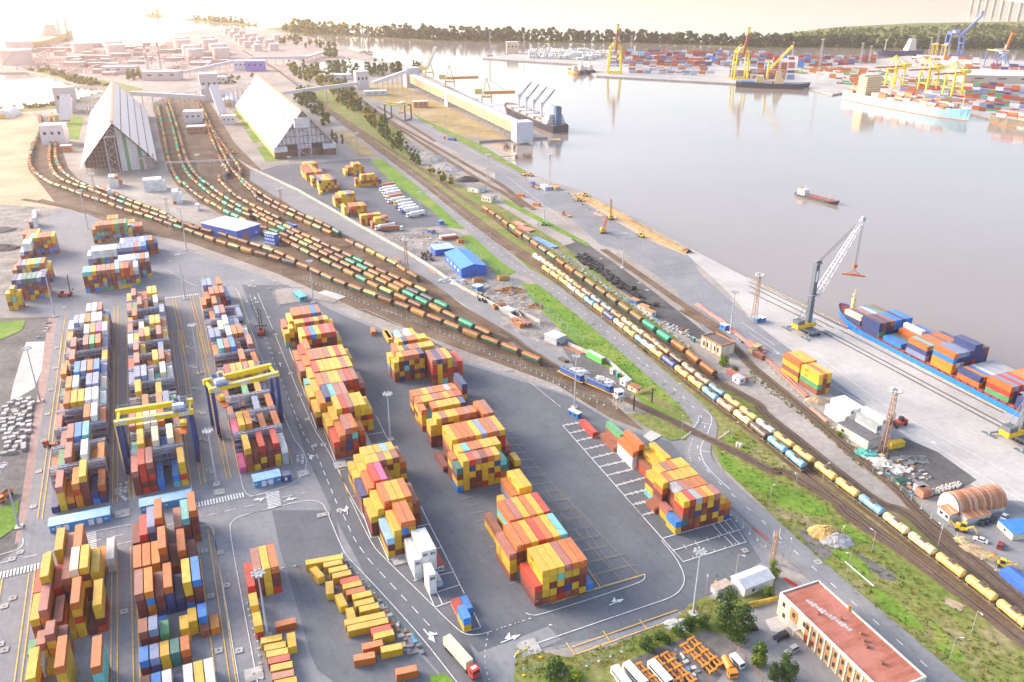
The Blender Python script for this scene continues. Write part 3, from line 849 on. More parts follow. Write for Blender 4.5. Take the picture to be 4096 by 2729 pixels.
VR=Vector((-UR.y,UR.x,0))
RP=2.73
for name,(og,oc,rows)in RTG.items():
 o=G(*og)-UR*(RP*oc)
 for ri,ln in enumerate(rows.strip().split('\n')):
  w=ln.split()
  ci,cols=int(w[3]),w[4:]
  n0=len(cols[ci])
  best=min(range(1,6),key=lambda n:abs((G(w[0],float(w[1]),float(w[2]),n*H)-o).dot(VR)-ri*15.75))
  dn=max(-1,min(1,best-n0))
  vv=(G(w[0],float(w[1]),float(w[2]),(n0+dn)*H)-o).dot(VR)
  vv=ri*15.75+max(-2.0,min(2.0,vv-ri*15.75))*.5
  cc=[]
  for c in cols:
   if c!='-' and dn:
    c=c[:-1]+c[-1]*2 if dn>0 and len(c)<5 else(c[1:]if dn<0 and len(c)>1 else c)
   cc.append(c)
  put_row(name,ri,o+VR*vv,YAW_R,RP,4,cc,0,'YBDOBNRSDMNL',1)
  if ri and not(name.startswith('right')and ri>10):
   RACKS.append((name,ri,o+VR*(vv-1.75)))
LOOSE='old container yard behind the mesh fence'
for i,(x,y,yaw,L,c)in enumerate([(460,600,-74,4,'Y'),(610,620,-72,2,'Y'),(655,668,-70,2,'Y'),(685,712,-70,2,'Y'),(750,760,-70,2,'R'),(770,800,-70,2,'Y'),(798,850,-70,2,'O'),(850,885,-70,2,'Y'),(868,945,-70,2,'Y'),(908,990,-70,2,'Y'),(785,1100,-72,4,'Y'),(808,1150,-72,4,'Y'),(1003,1170,-72,2,'R'),(1025,1215,-70,2,'Y'),(930,1300,-72,2,'O'),(1085,1325,-74,2,'Y'),(858,1395,-76,2,'O'),(1208,1510,-74,2,'O'),(212,1115,-70,2,'O'),(88,1250,-74,2,'Y'),(118,1310,-74,2,'Y'),(135,1365,-74,2,'Y'),(150,1420,-74,2,'R'),(170,1480,-74,2,'Y'),(180,1550,-74,2,'M'),(200,1610,-74,2,'Y')]):
 p=G('d2',x,y,H)
 a=R(yaw)+math.pi/2
 U=Vector((math.cos(a),math.sin(a),0))
 V=Vector((-U.y,U.x,0))
 q=p+U*(LEN[L]/2)+V*1.22
 BOXES.append(dict(c=c,x=q.x,y=q.y,z=0,L=L,yaw=a-math.pi/2,b=LOOSE,r=i,col=0,t=0,n=1,d=0))
for i,(t,x,y,yaw,L,c)in enumerate([('d2',490,632,38,2,'Y'),('d2',620,740,14,2,'Y'),('d2',695,850,28,2,'Y'),('d2',785,960,20,2,'Y'),('d2',300,1165,18,2,'Y')]):
 p=G(t,x,y,H)
 a=R(yaw)
 U=Vector((math.cos(a),math.sin(a),0))
 V=Vector((-U.y,U.x,0))
 q=p+U*1.22-V*(LEN[L]/2)
 BOXES.append(dict(c=c,x=q.x,y=q.y,z=0,L=L,yaw=a,b=LOOSE,r=40+i,col=0,t=0,n=1,d=0))
for i,(t,x,y,yaw,L,c,b_)in enumerate([('c2',1000,15,14,2,'O','open asphalt by the rails'),('b2',1140,1440,22,4,'Y','open asphalt by the rails'),('b3',195,245,60,2,'O','quay road'),('b3',325,320,60,2,'O','quay road'),('b2',1560,580,-70,4,'W','works yard'),('b2',1575,590,-70,4,'B','works yard'),('b3',230,1310,30,4,'B','works lane'),('b3',140,1290,30,2,'B','works lane'),('b3',165,1315,30,2,'O','works lane'),('c4',110,215,30,2,'B','red pipe heap'),('c3',2020,400,30,4,'M','weedy hut')]):
 p=G(t,x,y,H)
 U=Vector((math.cos(R(yaw)),math.sin(R(yaw)),0))
 V=Vector((-U.y,U.x,0))
 q=p+U*1.22+V*(LEN[L]/2)
 BOXES.append(dict(c=c,x=q.x,y=q.y,z=0,L=L,yaw=R(yaw),b=b_,r=70+i,col=0,t=0,n=1,d=1))
SHIP_YAW=R(22.2)
SZ=3.6
SHIP='blue ship deck'
AX=Vector((math.cos(R(-67.8)),math.sin(R(-67.8)),0))
NR=Vector((-AX.y,AX.x,0))
SIDE=G('c4',1000,118,2.7)
SIDE.z=0
SIDE+=NR*7.7
for ri,ln in enumerate("""
- NV NN MO WL NW GL OG OB -
NNN NBB NNN NDO NUU NUU NUN NNU NUU
U U K B BO BOW NU NN NU
LNO DNC NBO NBO NBO DNB BNO NBO BDN
AAUO SWNL NSNL BDNL BDNN DRNNN GNNNN NNNN BNDB
ON DA NU NW NS BS SS NS BS
GRO NNL DRR NNL DDR NUA ROA OAA BOO
NN NL UR DA OA OM AO OO BA
NO BR NU DO GA NN RO NB OO
""".strip().split('\n')):
 put_row(SHIP,ri,SIDE+NR*.7+AX*(-19.5+15.6*ri),SHIP_YAW,2.52,4,ln.split(),3.5,'NBO',0)
put_row(SHIP,20,SIDE+NR*.7+AX*4.2,SHIP_YAW,2.52,2,['G','G'],3.5,'NBO',0)
def far_rows(t,pts,rows,per,yaw,cols,hmax,seed,dens=.9):
 r2=random.Random(seed)
 a,b_,c_,d_=[G(t,*p)for p in pts]
 for i in range(rows):
  f=i/max(1,rows-1)
  p,q=a.lerp(c_,f),b_.lerp(d_,f)
  n=int((q-p).length/per)
  hh=r2.randint(1,hmax)
  for k in range(n):
   if r2.random()>dens:
    continue
   if r2.random()<.25:
    hh=r2.randint(1,hmax)
   w=p.lerp(q,(k+.5)/n)
   cc=r2.choice(cols)
   for j in range(hh):
    if r2.random()<.45:
     cc=r2.choice(cols)
    BOXES.append(dict(c=cc,x=w.x,y=w.y,z=j*H,L=4,yaw=R(yaw),b='far',r=0,col=0,t=j,n=hh,d=0))
MIXC='BOBRWSLUNDOMWEOB'
far_rows('a3',[(240,480),(760,500),(230,432),(1000,442)],8,4.2,2,'WWWSWWV',4,1,.95)
far_rows('a3',[(900,545),(1700,590),(900,520),(1700,540)],4,13.0,85,MIXC,3,2,.8)
far_rows('a3',[(1060,600),(1760,630),(1060,555),(1780,570)],6,13.0,84,'WSLOWBSW',2,3,.95)
far_rows('a3',[(900,520),(1900,560),(1000,450),(2269,470)],12,14,85,MIXC,5,4,.62)
far_rows('a3',[(1890,640),(2269,660),(1890,590),(2269,600)],5,13.0,82,MIXC,3,5,.9)
far_rows('a4',[(0,650),(380,655),(0,590),(370,610)],5,13.0,82,'LWNOBSM',3,6,.95)
far_rows('a4',[(0,560),(380,580),(20,480),(380,480)],8,14,80,MIXC,5,7,.7)
far_rows('a4',[(400,560),(1040,520),(400,500),(1040,495)],6,14,78,MIXC,5,8,.75)
far_rows('a4',[(360,600),(940,680),(480,570),(980,570)],9,13.2,62,'OWOBWOVG',2,9,.92)
far_rows('a4',[(720,690),(1150,730),(960,600),(1200,580)],8,13.2,62,'OWOBWRVG',2,10,.85)
far_rows('a4',[(1250,780),(1950,900),(1250,640),(1900,700)],14,13.2,60,'OWRBWVGLSO',2,11,.8)
far_rows('a4',[(1850,900),(2269,1000),(1850,700),(2300,760)],12,13.2,60,'ONWRBGLBS',3,12,.9)
far_rows('a4',[(1420,540),(1900,590),(1320,480),(1900,510)],7,13.2,60,'WVWOWWB',3,13,.9)
far_rows('a4',[(1990,590),(2300,620),(1990,550),(2300,550)],5,13.2,60,'ONBRWN',4,14,.9)
def visible_pixels(recs):
 W_,H_=1024,683
 zb_=np.full((H_,W_),1e9)
 ib=np.full((H_,W_),-1,dtype=np.int64)
 for k,r in enumerate(recs):
  c,s_=math.cos(r['yaw']),math.sin(r['yaw'])
  hx,hy=1.22,LEN[r['L']]/2
  P=[]
  for z in(r['z'],r['z']+H):
   for a,b_ in((-1,-1),(1,-1),(1,1),(-1,1)):
    P.append((r['x']+a*hx*c-b_*hy*s_,r['y']+a*hx*s_+b_*hy*c,z))
  Q=[]
  for p in P:
   u,v=PJ(p)
   Q.append((u/4,v/4,p[1]*_c-(p[2]-CAM_H)*_s))
  for f in((4,5,6,7),(0,1,5,4),(3,0,4,7),(1,2,6,5)):
   q=[Q[i]for i in f]
   ar=sum(a[0]*b_[1]-b_[0]*a[1]for a,b_ in zip(q,q[1:]+q[:1]))
   if ar>=0:
    continue
   x0,x1=max(0,int(min(a[0]for a in q))),min(W_-1,int(max(a[0]for a in q))+1)
   y0,y1=max(0,int(min(a[1]for a in q))),min(H_-1,int(max(a[1]for a in q))+1)
   if x1<x0 or y1<y0:
    continue
   yy,xx=np.mgrid[y0:y1+1,x0:x1+1]
   xx=xx+.5
   yy=yy+.5
   ins=np.ones(xx.shape,bool)
   for a,b_ in zip(q,q[1:]+q[:1]):
    ins&=((b_[0]-a[0])*(yy-a[1])-(b_[1]-a[1])*(xx-a[0]))<=0
   d=sum(a[2]for a in q)/4
   A=np.array([[a[0],a[1],1]for a in q[:3]])
   try:
    co=np.linalg.solve(A,np.array([1/a[2]for a in q[:3]]))
    dep=1/np.maximum(co[0]*xx+co[1]*yy+co[2],1e-6)
   except np.linalg.LinAlgError:
    dep=np.full(xx.shape,d)
   sub=zb_[y0:y1+1,x0:x1+1]
   hit=ins&(dep<sub)
   sub[hit]=dep[hit]
   ib[y0:y1+1,x0:x1+1][hit]=k
 return np.bincount(ib[ib>=0].ravel(),minlength=len(recs))
VIS=visible_pixels(BOXES)
order=sorted(range(len(BOXES)),key=lambda i:-VIS[i])
TOP=set(order[:300])
def box_mesh(L):
 b=MB()
 g=.035
 for z,h in((.0,H-.02),):
  b.box(0,0,.02,2.44-g,LEN[L]-g,h-.02)
 for sx in(-1,1):
  for sy in(-1,1):
   b.box(sx*1.17,sy*(LEN[L]/2-.07),.0,.12,.14,H-.005)
 for sy in(-1,1):
  b.box(0,sy*(LEN[L]/2-.03),H-.14,2.3,.08,.12)
 return b.mesh('container_body',M_BOXO)
BMESH={2:box_mesh(2),4:box_mesh(4)}
def door_mesh(L,s_):
 b=MB()
 y=-LEN[L]/2-.02
 b.box(s_*.58,y,.12,1.1,.06,H-.3)
 for k in(-.28,.28):
  b.box(s_*.58+k,y-.05,.1,.06,.05,H-.25)
 return b.mesh('door',M_BOXO)
DMESH={(L,s_):door_mesh(L,s_)for L in(2,4)for s_ in(-1,1)}
def reefer_mesh(L):
 b=MB()
 y=-LEN[L]/2-.02
 b.box(0,y,.15,2.1,.06,2.2,col=(.6,.6,.6))
 b.box(0,y-.04,.75,1.5,.06,.8,col=(.06,.07,.08))
 b.box(.2,y-.06,.95,.5,.06,.4,col=(.3,.32,.34))
 return b.mesh('cooling_unit',M_PAINT)
RMESH={L:reefer_mesh(L)for L in(2,4)}
def text_mesh(txt,size,m):
 cu=bpy.data.curves.new('lettering','FONT')
 cu.body=txt
 cu.size=size
 cu.align_x='CENTER'
 cu.extrude=.01
 t_=bpy.data.objects.new('lettering',cu)
 COL.objects.link(t_)
 bpy.context.view_layer.update()
 me=bpy.data.meshes.new_from_object(t_.evaluated_get(bpy.context.evaluated_depsgraph_get()))
 bpy.data.objects.remove(t_)
 me.materials.clear()
 me.materials.append(m)
 return me
M_INKD,_,_,q_=nmat('dark_lettering')
q_.inputs['Base Color'].default_value=(.015,.015,.016,1)
M_INKW,_,_,q_=nmat('white_lettering')
q_.inputs['Base Color'].default_value=(.75,.75,.74,1)
T_MSC,T_TEX=text_mesh('MSC',1.5,M_INKD),text_mesh('TEX',.62,M_INKW)
tiers={0:'bottom',1:'second tier',2:'third tier',3:'fourth tier',4:'fifth tier'}
rest=MB()
used_lab={}
for i,r in enumerate(BOXES):
 if i in TOP and VIS[i]>0:
  o=bpy.data.objects.new('container',BMESH[r['L']])
  COL.objects.link(o)
  o.location=(r['x'],r['y'],r['z']+.02)
  o.rotation_euler=(0,0,r['yaw'])
  c=PAL[r['c']]
  j=rnd.uniform(.88,1.1)
  o.color=(min(1,c[0]*j),min(1,c[1]*j*rnd.uniform(.95,1.05)),min(1,c[2]*j),1)
  ft={2:'20-foot',4:'40-foot'}[r['L']]
  tw='top' if r['t']==r['n']-1 else tiers[min(4,r['t'])]
  if r['n']==1 and r['b']in(LOOSE,'open asphalt by the rails','quay road','works yard','works lane','red pipe heap','weedy hut'):
   lab='%s %s container, %s'%(CNAME[r['c']],ft,r['b'])
   k=used_lab.get(lab,0)
   used_lab[lab]=k+1
   lab='%s %s %s container, %s'%(ORD[min(13,k)],CNAME[r['c']],ft,('in ' if r['b']==LOOSE else 'by the ' if 'hut' in r['b']or 'heap' in r['b']else 'on the ')+r['b'])
  else:
   lab='%s %s container, %s of column %d, row %d, %s'%(CNAME[r['c']],ft,tw,r['col']+1,r['r']+1,r['b'])
  tag(o,lab,'container','shipping containers in the port yards')
  if r['c']=='Y' and VIS[i]>25 and rnd.random()<.6:
   t_=bpy.data.objects.new('lettering',T_MSC)
   COL.objects.link(t_)
   t_.parent=o
   t_.location=(-1.25,LEN[r['L']]*.18,.7)
   t_.rotation_euler=(math.pi/2,0,-math.pi/2)
  if r['c']in 'DBMO' and VIS[i]>22 and not r['d']and rnd.random()<.5:
   t_=bpy.data.objects.new('lettering',T_TEX)
   COL.objects.link(t_)
   t_.parent=o
   t_.location=(-.55,-LEN[r['L']]/2-.05,1.85)
   t_.rotation_euler=(math.pi/2,0,0)
  if r['d']and VIS[i]>12 and r['c']not in 'WV':
   for s_ in(-1,1):
    d=bpy.data.objects.new('door',DMESH[(r['L'],s_)])
    COL.objects.link(d)
    d.parent=o
    d.color=tuple(x*.9 for x in o.color[:3])+(1,)
  if r['b'].startswith('white reefers')and VIS[i]>12:
   d=bpy.data.objects.new('cooling_unit',RMESH[r['L']])
   COL.objects.link(d)
   d.parent=o
 else:
  j=rnd.uniform(.85,1.1)
  c=tuple(min(1,x*j)for x in PAL[r['c']])
  rest.box(r['x'],r['y'],r['z']+.03,2.40,LEN[r['L']]-.06,H-.05,r['yaw'],c)
o=tag(rest.build('container_mass',M_BOX),'the many smaller stacked containers across the yards and the far terminal','containers')
o['kind']='stuff'
LILAC=(.30,.32,.42)
b=MB()
W7=RP*7
posts=MB()
posts.bar((0,0,0),(0,0,10.6),.28,col=LILAC)
pm_=posts.mesh('post',M_PAINT)
plat=MB()
for z in(2.7,5.3,7.9):
 plat.box(W7/2,0,z,W7,1.5,.12,col=(.24,.25,.33))
 for yy in(-.78,.78):
  plat.bar((0,yy,z+1.05),(W7,yy,z+1.05),.09,col=LILAC)
  plat.box(W7/2,yy,z-.1,W7,.1,.5,col=LILAC)
tr=MB()
for yy in(-.75,.75):
 tr.bar((0,yy,10.6),(W7,yy,10.6),.3,col=(.40,.42,.5))
 tr.bar((0,yy,9.6),(W7,yy,9.6),.22,col=(.40,.42,.5))
for k in range(12):
 a,c=(-.75,.75)if k%2 else(.75,-.75)
 tr.bar((k*W7/12,a,10.6),((k+1)*W7/12,c,10.6),.2,col=(.40,.42,.5))
 tr.bar((k*W7/12,-.75,9.6 if k%2 else 10.6),((k+1)*W7/12,-.75,10.6 if k%2 else 9.6),.16,col=(.40,.42,.5))
st=MB()
st.truss((W7*.47,0,0),(W7*.47,0,10.6),1.6,8,.16,LILAC)
rack0=None
for i,(name,ri,p)in enumerate(RACKS):
 lab='grey steel reefer rack in front of bay %d of the %s'%(ri+1,name)
 if rack0 is None:
  rack0=thing('reefer_rack',lab,'steel rack',p,YAW_R,'reefer racks between the container bays')
  for k in range(4):
   for yy in(-.75,.75):
    o=bpy.data.objects.new('post',pm_)
    COL.objects.link(o)
    o.parent=rack0
    o.location=(k*W7/3,yy,0)
  plat.build('platform',M_PAINT,rack0)
  tr.build('top_truss',M_PAINT,rack0)
  st.build('stair_tower',M_PAINT,rack0)
 else:
  dup(rack0,p,YAW_R,lab)
  # ---- rolling stock
WCOL={'o':(.31,.12,.03),'b':(.13,.05,.03),'g':(.04,.20,.13),'t':(.06,.15,.12),'y':(.44,.30,.08),'k':(.07,.07,.085),'p':(.30,.18,.11),'n':(.03,.30,.18),'c':(.07,.14,.11)}
HOPN={'o':'rust-orange','b':'brown','g':'green','t':'teal','y':'yellow','k':'dark grey','p':'pale brown','n':'bright green','c':'grey-green'}
body,roof,under=MB(),MB(),MB()
body.M=roof.M=under.M=None
hw=1.5
prof=[(-1.0,1.35),(1.0,1.35),(hw,2.2),(hw,3.55),(-hw,3.55),(-hw,2.2)]
n=len(prof)
vs=[(-5.5+(0 if z>2 else 1.5),y,z)for y,z in prof]+[(5.5-(0 if z>2 else 1.5),y,z)for y,z in prof]
vs=[(y,x,z)for x,y,z in vs]
body.add(vs,[(k,k+n,(k+1)%n+n,(k+1)%n)for k in range(n)]+[tuple(range(n)),tuple(range(2*n-1,n-1,-1))])
for k in range(11):
 yy=-5.3+k*1.06
 for sx in(-1,1):
  body.box(sx*(hw+.06),yy,2.2,.12,.16,1.3)
rp=[(-hw-.03,3.55),(hw+.03,3.55),(1.15,4.1),(.5,4.42),(-.5,4.42),(-1.15,4.1)]
vs=[(y,-5.6,z)for y,z in rp]+[(y,5.6,z)for y,z in rp]
roof.add(vs,[(k,k+6,(k+1)%6+6,(k+1)%6)for k in range(6)]+[tuple(range(6)),tuple(range(11,5,-1))])
for yy in(-3.9,-1.3,1.3,3.9):
 roof.box(0,yy,4.4,.7,1.1,.2)
roof.box(0,0,4.46,.5,10.6,.05)
for yy in(-6.7,6.7):
 under.box(0,yy,1.0,2.6,.3,.35,col=(.10,.08,.07))
under.box(0,0,1.0,.9,13.9,.35,col=(.10,.08,.07))
for sx in(-1,1):
 under.box(sx*1.25,0,1.05,.16,13.3,.28,col=(.12,.09,.07))
 for sy in(-1,1):
  under.bar((sx*1.2,sy*6.5,1.3),(sx*1.3,sy*5.5,3.4),.16,col=(.12,.09,.07))
def bogie_mesh():
 b=MB()
 for sx in(-.85,.85):
  b.box(sx*1.15,0,.45,.22,2.5,.35,col=(.09,.07,.06))
  for yy in(-.9,.9):
   b.cyl((sx-.08,yy,.55),(sx+.08,yy,.55),.47,n=10,col=(.13,.1,.085))
 b.box(0,0,.6,2.0,.4,.4,col=(.09,.07,.06))
 return b.mesh('bogie',M_RUSTY)
BOG=bogie_mesh()
hop0=thing('hopper_wagon','','wagon',(0,0,0),0,'grain hopper wagons standing on the sidings')
body.build('body',M_WAGO,hop0)
roof.build('roof',M_WAGO,hop0)
under.build('underframe',M_RUSTY,hop0)
for yy in(-5.1,5.1):
 o=bpy.data.objects.new('bogie',BOG)
 COL.objects.link(o)
 o.parent=hop0
 o.location=(0,yy,0)
WAG=[]
WNAME={'t1':'outermost siding by the yard','t2':'second siding from the yard','t3':'third siding from the yard','t4':'short siding past the blue office','t5':'fifth siding of the fan','t6':'sixth siding of the fan','t7':'seventh siding of the fan','t8':'eighth siding of the fan','t9':'ninth siding of the fan','t10':'innermost siding by the lane','h':'line beside the coal yard'}
def wagons(key,s0,s1,seq,per=14.3,skip=()):
 pl=TR[key]
 tot=plen(pl)
 pts=resample(pl,1.0)
 k=0
 s=s0
 e=min(s1,tot-8)if s1 else tot-8
 while s<e:
  p,d=pts[min(len(pts)-1,int(round(s)))]
  if not any(a<=s<=b_ for a,b_ in skip):
   WAG.append((key,k,p,math.atan2(d.y,d.x)-math.pi/2,seq[k%len(seq)]))
   k+=1
  s+=per
def along(key,t,x,y,z=2.0):
 q=G(t,x,y,z)
 pts=resample(TR[key],1.0)
 return min(range(len(pts)),key=lambda i:(pts[i][0]-Vector((q.x,q.y,0))).length)
SEQ=['oo','bo','to','gy','bb','ko','to','po','ob','kk','gg','oo','to','bp','cy','yo']
r3=random.Random(11)
def seq(n=40,green=0.0,first=()):
 return list(first)+[('nn' if r3.random()<green else r3.choice(SEQ))for _ in range(n)]
wagons('t1',6,along('t1','c3',400,300),seq(70))
wagons('t2',4,along('t2','b2',345,790),seq(50))
wagons('t3',4,along('t3','b1',2010,645),seq(50))
wagons('t4',along('t4','b2',150,575),along('t4','b2',1490,1220),seq(40))
wagons('t5',4,along('t5','b2',1950,1395),seq(60,.12))
wagons('t6',4,along('t6','b2',1600,1175),seq(60,.3))
wagons('t7',4,along('t7','b2',1510,1090),seq(60,.1))
wagons('t8',4,along('t8','b2',275,468),seq(40))
wagons('t9',4,along('t9','b2',710,592),seq(40))
wagons('t9',along('t9','b2',835,650),along('t9','b2',1390,945),['pb','pp','yy','yy','ty','oo','to'])
wagons('t10',4,along('t10','b2',745,575),seq(40))
wagons('h',along('h','b2',1950,375),along('h','c3',1820,410),['oo','oo','to','oo','gy','oo','gy','oo','gy','gp','oo','tp','gy','oo','oo','to','to','to','to','to','to','nn','nn','oo'])
for t,x,y,c in(('b2',1690,1213,'to'),('b2',1810,1272,'nn'),('b2',1940,1333,'oy'),('b2',2085,1408,'nn')):
 q=G(t,x,y,2.3)
 d=(G(t,x+130,y+62,2.3)-q)
 if not any((w[2]-Vector((q.x,q.y,0))).length<12 for w in WAG):
  WAG.append(('t6',90+len(WAG),Vector((q.x,q.y,0)),math.atan2(d.y,d.x)-math.pi/2,c))
WAG.sort(key=lambda w:(w[2]-Vector((0,0,CAM_H))).length)
kept=[]
for w in WAG:
 if all((w[2]-o_[2]).length>3.2 for o_ in kept):
  kept.append(w)
WAG=kept
wrest=MB()
cnt={}
first=True
for i,(key,k,p,rz,c)in enumerate(WAG):
 bc,rc=WCOL[c[0]],WCOL[c[1]]
 j=r3.uniform(.8,1.2)
 bc,rc=tuple(x*j for x in bc),tuple(x*j*1.1 for x in rc)
 lab='%s hopper wagon with %s roof, %s on the %s'%(HOPN[c[0]],HOPN[c[1]],'%d%s'%(k+1,'st' if(k+1)%10==1 and k!=10 else 'nd' if(k+1)%10==2 and k!=11 else 'rd' if(k+1)%10==3 and k!=12 else 'th'),WNAME[key])
 if i<300:
  if first:
   o=hop0
   o.location=(p.x,p.y,.22)
   o.rotation_euler=(0,0,rz)
   o['label']=lab
   for ch in o.children:
    if ch.name=='body':
     ch.color=(*bc,1)
    if ch.name=='roof':
     ch.color=(*rc,1)
   first=False
  else:
   dup(hop0,(p.x,p.y,.22),rz,lab,colors={'body':bc,'roof':rc})
 else:
  wrest.box(p.x,p.y,1.4,3.0,11.0,2.3,rz,bc,top=rc)
  wrest.box(p.x,p.y,3.7,1.9,11.0,.7,rz,rc)
  wrest.box(p.x,p.y,.6,2.4,13.6,.8,rz,(.1,.08,.07))
if wrest.v:
 o=tag(wrest.build('hopper_wagon_mass',M_MATTE),'the farthest hopper wagons of the fan of sidings','wagons')
 o['kind']='stuff'
TANKC={'y':(.72,.47,.13),'c':(.74,.58,.30),'w':(.62,.62,.58),'s':(.36,.40,.44),'b':(.18,.40,.60),'u':(.05,.09,.30),'o':(.50,.22,.09),'k':(.13,.10,.08),'t':(.16,.30,.34),'p':(.48,.30,.22)}
TNAME={'y':'yellow','c':'cream','w':'white','s':'grey','b':'light blue','u':'dark blue','o':'rusty orange','k':'black-brown','t':'blue-green','p':'pinkish'}
t0=thing('tank_wagon','','tank wagon',(0,0,0),0,'tank wagons standing in two long rows')
b=MB()
r_=1.5
b.cyl((0,-4.9,2.9),(0,4.9,2.9),r_,n=20,cap=False)
for s_ in(-1,1):
 b.cyl((0,s_*4.9,2.9),(0,s_*5.25,2.9),r_,1.15,20,cap=False)
 b.cyl((0,s_*5.25,2.9),(0,s_*5.4,2.9),1.15,.4,20)
b.build('tank',M_TANKO,t0)
for f in t0.children[0].data.polygons:
 f.use_smooth=True
b=MB()
for yy in(-2.6,2.6):
 b.cyl((0,yy-.09,2.9),(0,yy+.09,2.9),r_+.04,n=20,col=(.12,.1,.09),cap=False)
b.build('band',M_RUSTY,t0)
b=MB()
b.cyl((0,0,4.3),(0,0,4.75),.5,n=12,col=(.16,.11,.07))
b.cyl((0,-1.0,4.3),(0,-1.0,4.6),.25,n=8,col=(.2,.14,.09))
b.box(0,.2,4.42,1.9,2.6,.08,col=(.17,.12,.08))
for sx in(-.95,.95):
 b.bar((sx,-1.1,4.9),(sx,1.5,4.9),.08,col=(.2,.14,.09))
 b.bar((sx*1.65,.9,1.4),(sx,.9,4.6),.1,col=(.18,.13,.09))
b.build('hatch',M_RUSTY,t0)
b=MB()
b.box(0,0,1.1,.5,11.6,.3,col=(.12,.1,.085))
for yy in(-5.8,5.8):
 b.box(0,yy,1.05,2.7,.25,.4,col=(.14,.11,.09))
for yy in(-4.3,4.3):
 b.box(0,yy,1.2,2.3,.7,.6,col=(.13,.1,.08))
for sx in(-1.3,1.3):
 b.box(sx,0,1.15,.12,11.5,.14,col=(.34,.27,.1))
b.build('underframe',M_RUSTY,t0)
for yy in(-4.2,4.2):
 o=bpy.data.objects.new('bogie',BOG)
 COL.objects.link(o)
 o.parent=t0
 o.location=(0,yy,0)
first=True
def tanks(key,s0,s1,seq,row):
 global first
 pts=resample(TR[key],1.0)
 n=max(1,round((s1-s0)/12.1))
 for k in range(n+1):
  s=s0+(s1-s0)*k/n
  p,d=pts[min(len(pts)-1,int(round(s)))]
  c=seq[(n-k)%len(seq)]
  lab='%s tank wagon, %d from the far end of the %s row'%(TNAME[c],k+1,row)
  rz=math.atan2(d.y,d.x)-math.pi/2
  if first:
   t0.location=(p.x,p.y,.22)
   t0.rotation_euler=(0,0,rz)
   t0['label']=lab
   t0.children[0].color=(*TANKC[c],1)
   first=False
  else:
   dup(t0,(p.x,p.y,.22),rz,lab,colors={'tank':TANKC[c]})
tanks('ta',along('ta','b3',315,775),along('ta','d4',2180,1030),'yyyccbyyyywyytppkosoccosspocyccwpccccccccc','longer right-hand tanker')
tanks('tb',along('tb','b3',390,878),along('tb','c4',390,1090),'bbkcpbyyuywbycuybcwyyyccccc','left-hand tanker')
def loco(name,label,t,x,y,x2,y2,z=2.2,c=(.03,.10,.38)):
 p,q=G(t,x,y,z),G(t,x2,y2,z)
 d=q-p
 o=thing(name,label,'locomotive',(p.x,p.y,.22),math.atan2(d.y,d.x)-math.pi/2)
 b=MB()
 b.box(0,-1.2,1.6,2.1,11.6,2.2,col=c,top=(.16,.2,.3))
 b.box(0,-1.2,3.8,1.5,11.2,.3,col=(.2,.24,.33))
 b.build('hood',M_PAINT,o)
 b=MB()
 b.box(0,5.9,1.6,2.9,2.6,2.9,col=c,top=(.22,.27,.36))
 b.box(0,7.6,1.6,2.0,.9,1.4,col=c)
 b.build('cab',M_PAINT,o)
 b=MB()
 for sx in(-1.47,1.47):
  b.box(sx,5.9,3.2,.06,1.8,.8)
 b.box(0,7.23,3.2,2.3,.06,.8)
 b.box(0,4.57,3.5,2.3,.06,.6)
 b.build('cab_window',M_GLASS,o)
 b=MB()
 b.box(0,0,1.2,3.0,17.0,.3,col=(.62,.38,.04))
 b.box(0,0,.75,2.2,15.0,.45,col=(.06,.06,.07))
 for sx in(-1.45,1.45):
  b.bar((sx,-8,2.5),(sx,4.4,2.5),.07,col=(.6,.4,.06))
 b.build('frame',M_PAINT,o)
 b=MB()
 for yy in(-5.5,-3,-.5,2):
  b.cyl((0,yy,4.05),(0,yy,4.4),.55,n=10,col=(.1,.12,.18))
 b.build('roof_fan',M_PAINT,o)
 for yy in(-5,5):
  e=bpy.data.objects.new('bogie',BOG)
  COL.objects.link(e)
  e.parent=o
  e.location=(0,yy,0)
  e.scale=(1,1.4,1)
loco('locomotive','blue diesel locomotive with yellow frame, coupled to the hopper wagons','c3',590,372,700,425)
loco('locomotive','blue diesel locomotive in front, nearest the white watch cabin','c3',820,462,920,505)
loco('locomotive','small blue locomotive among the wagons behind the blue shed','b2',345,505,395,530)
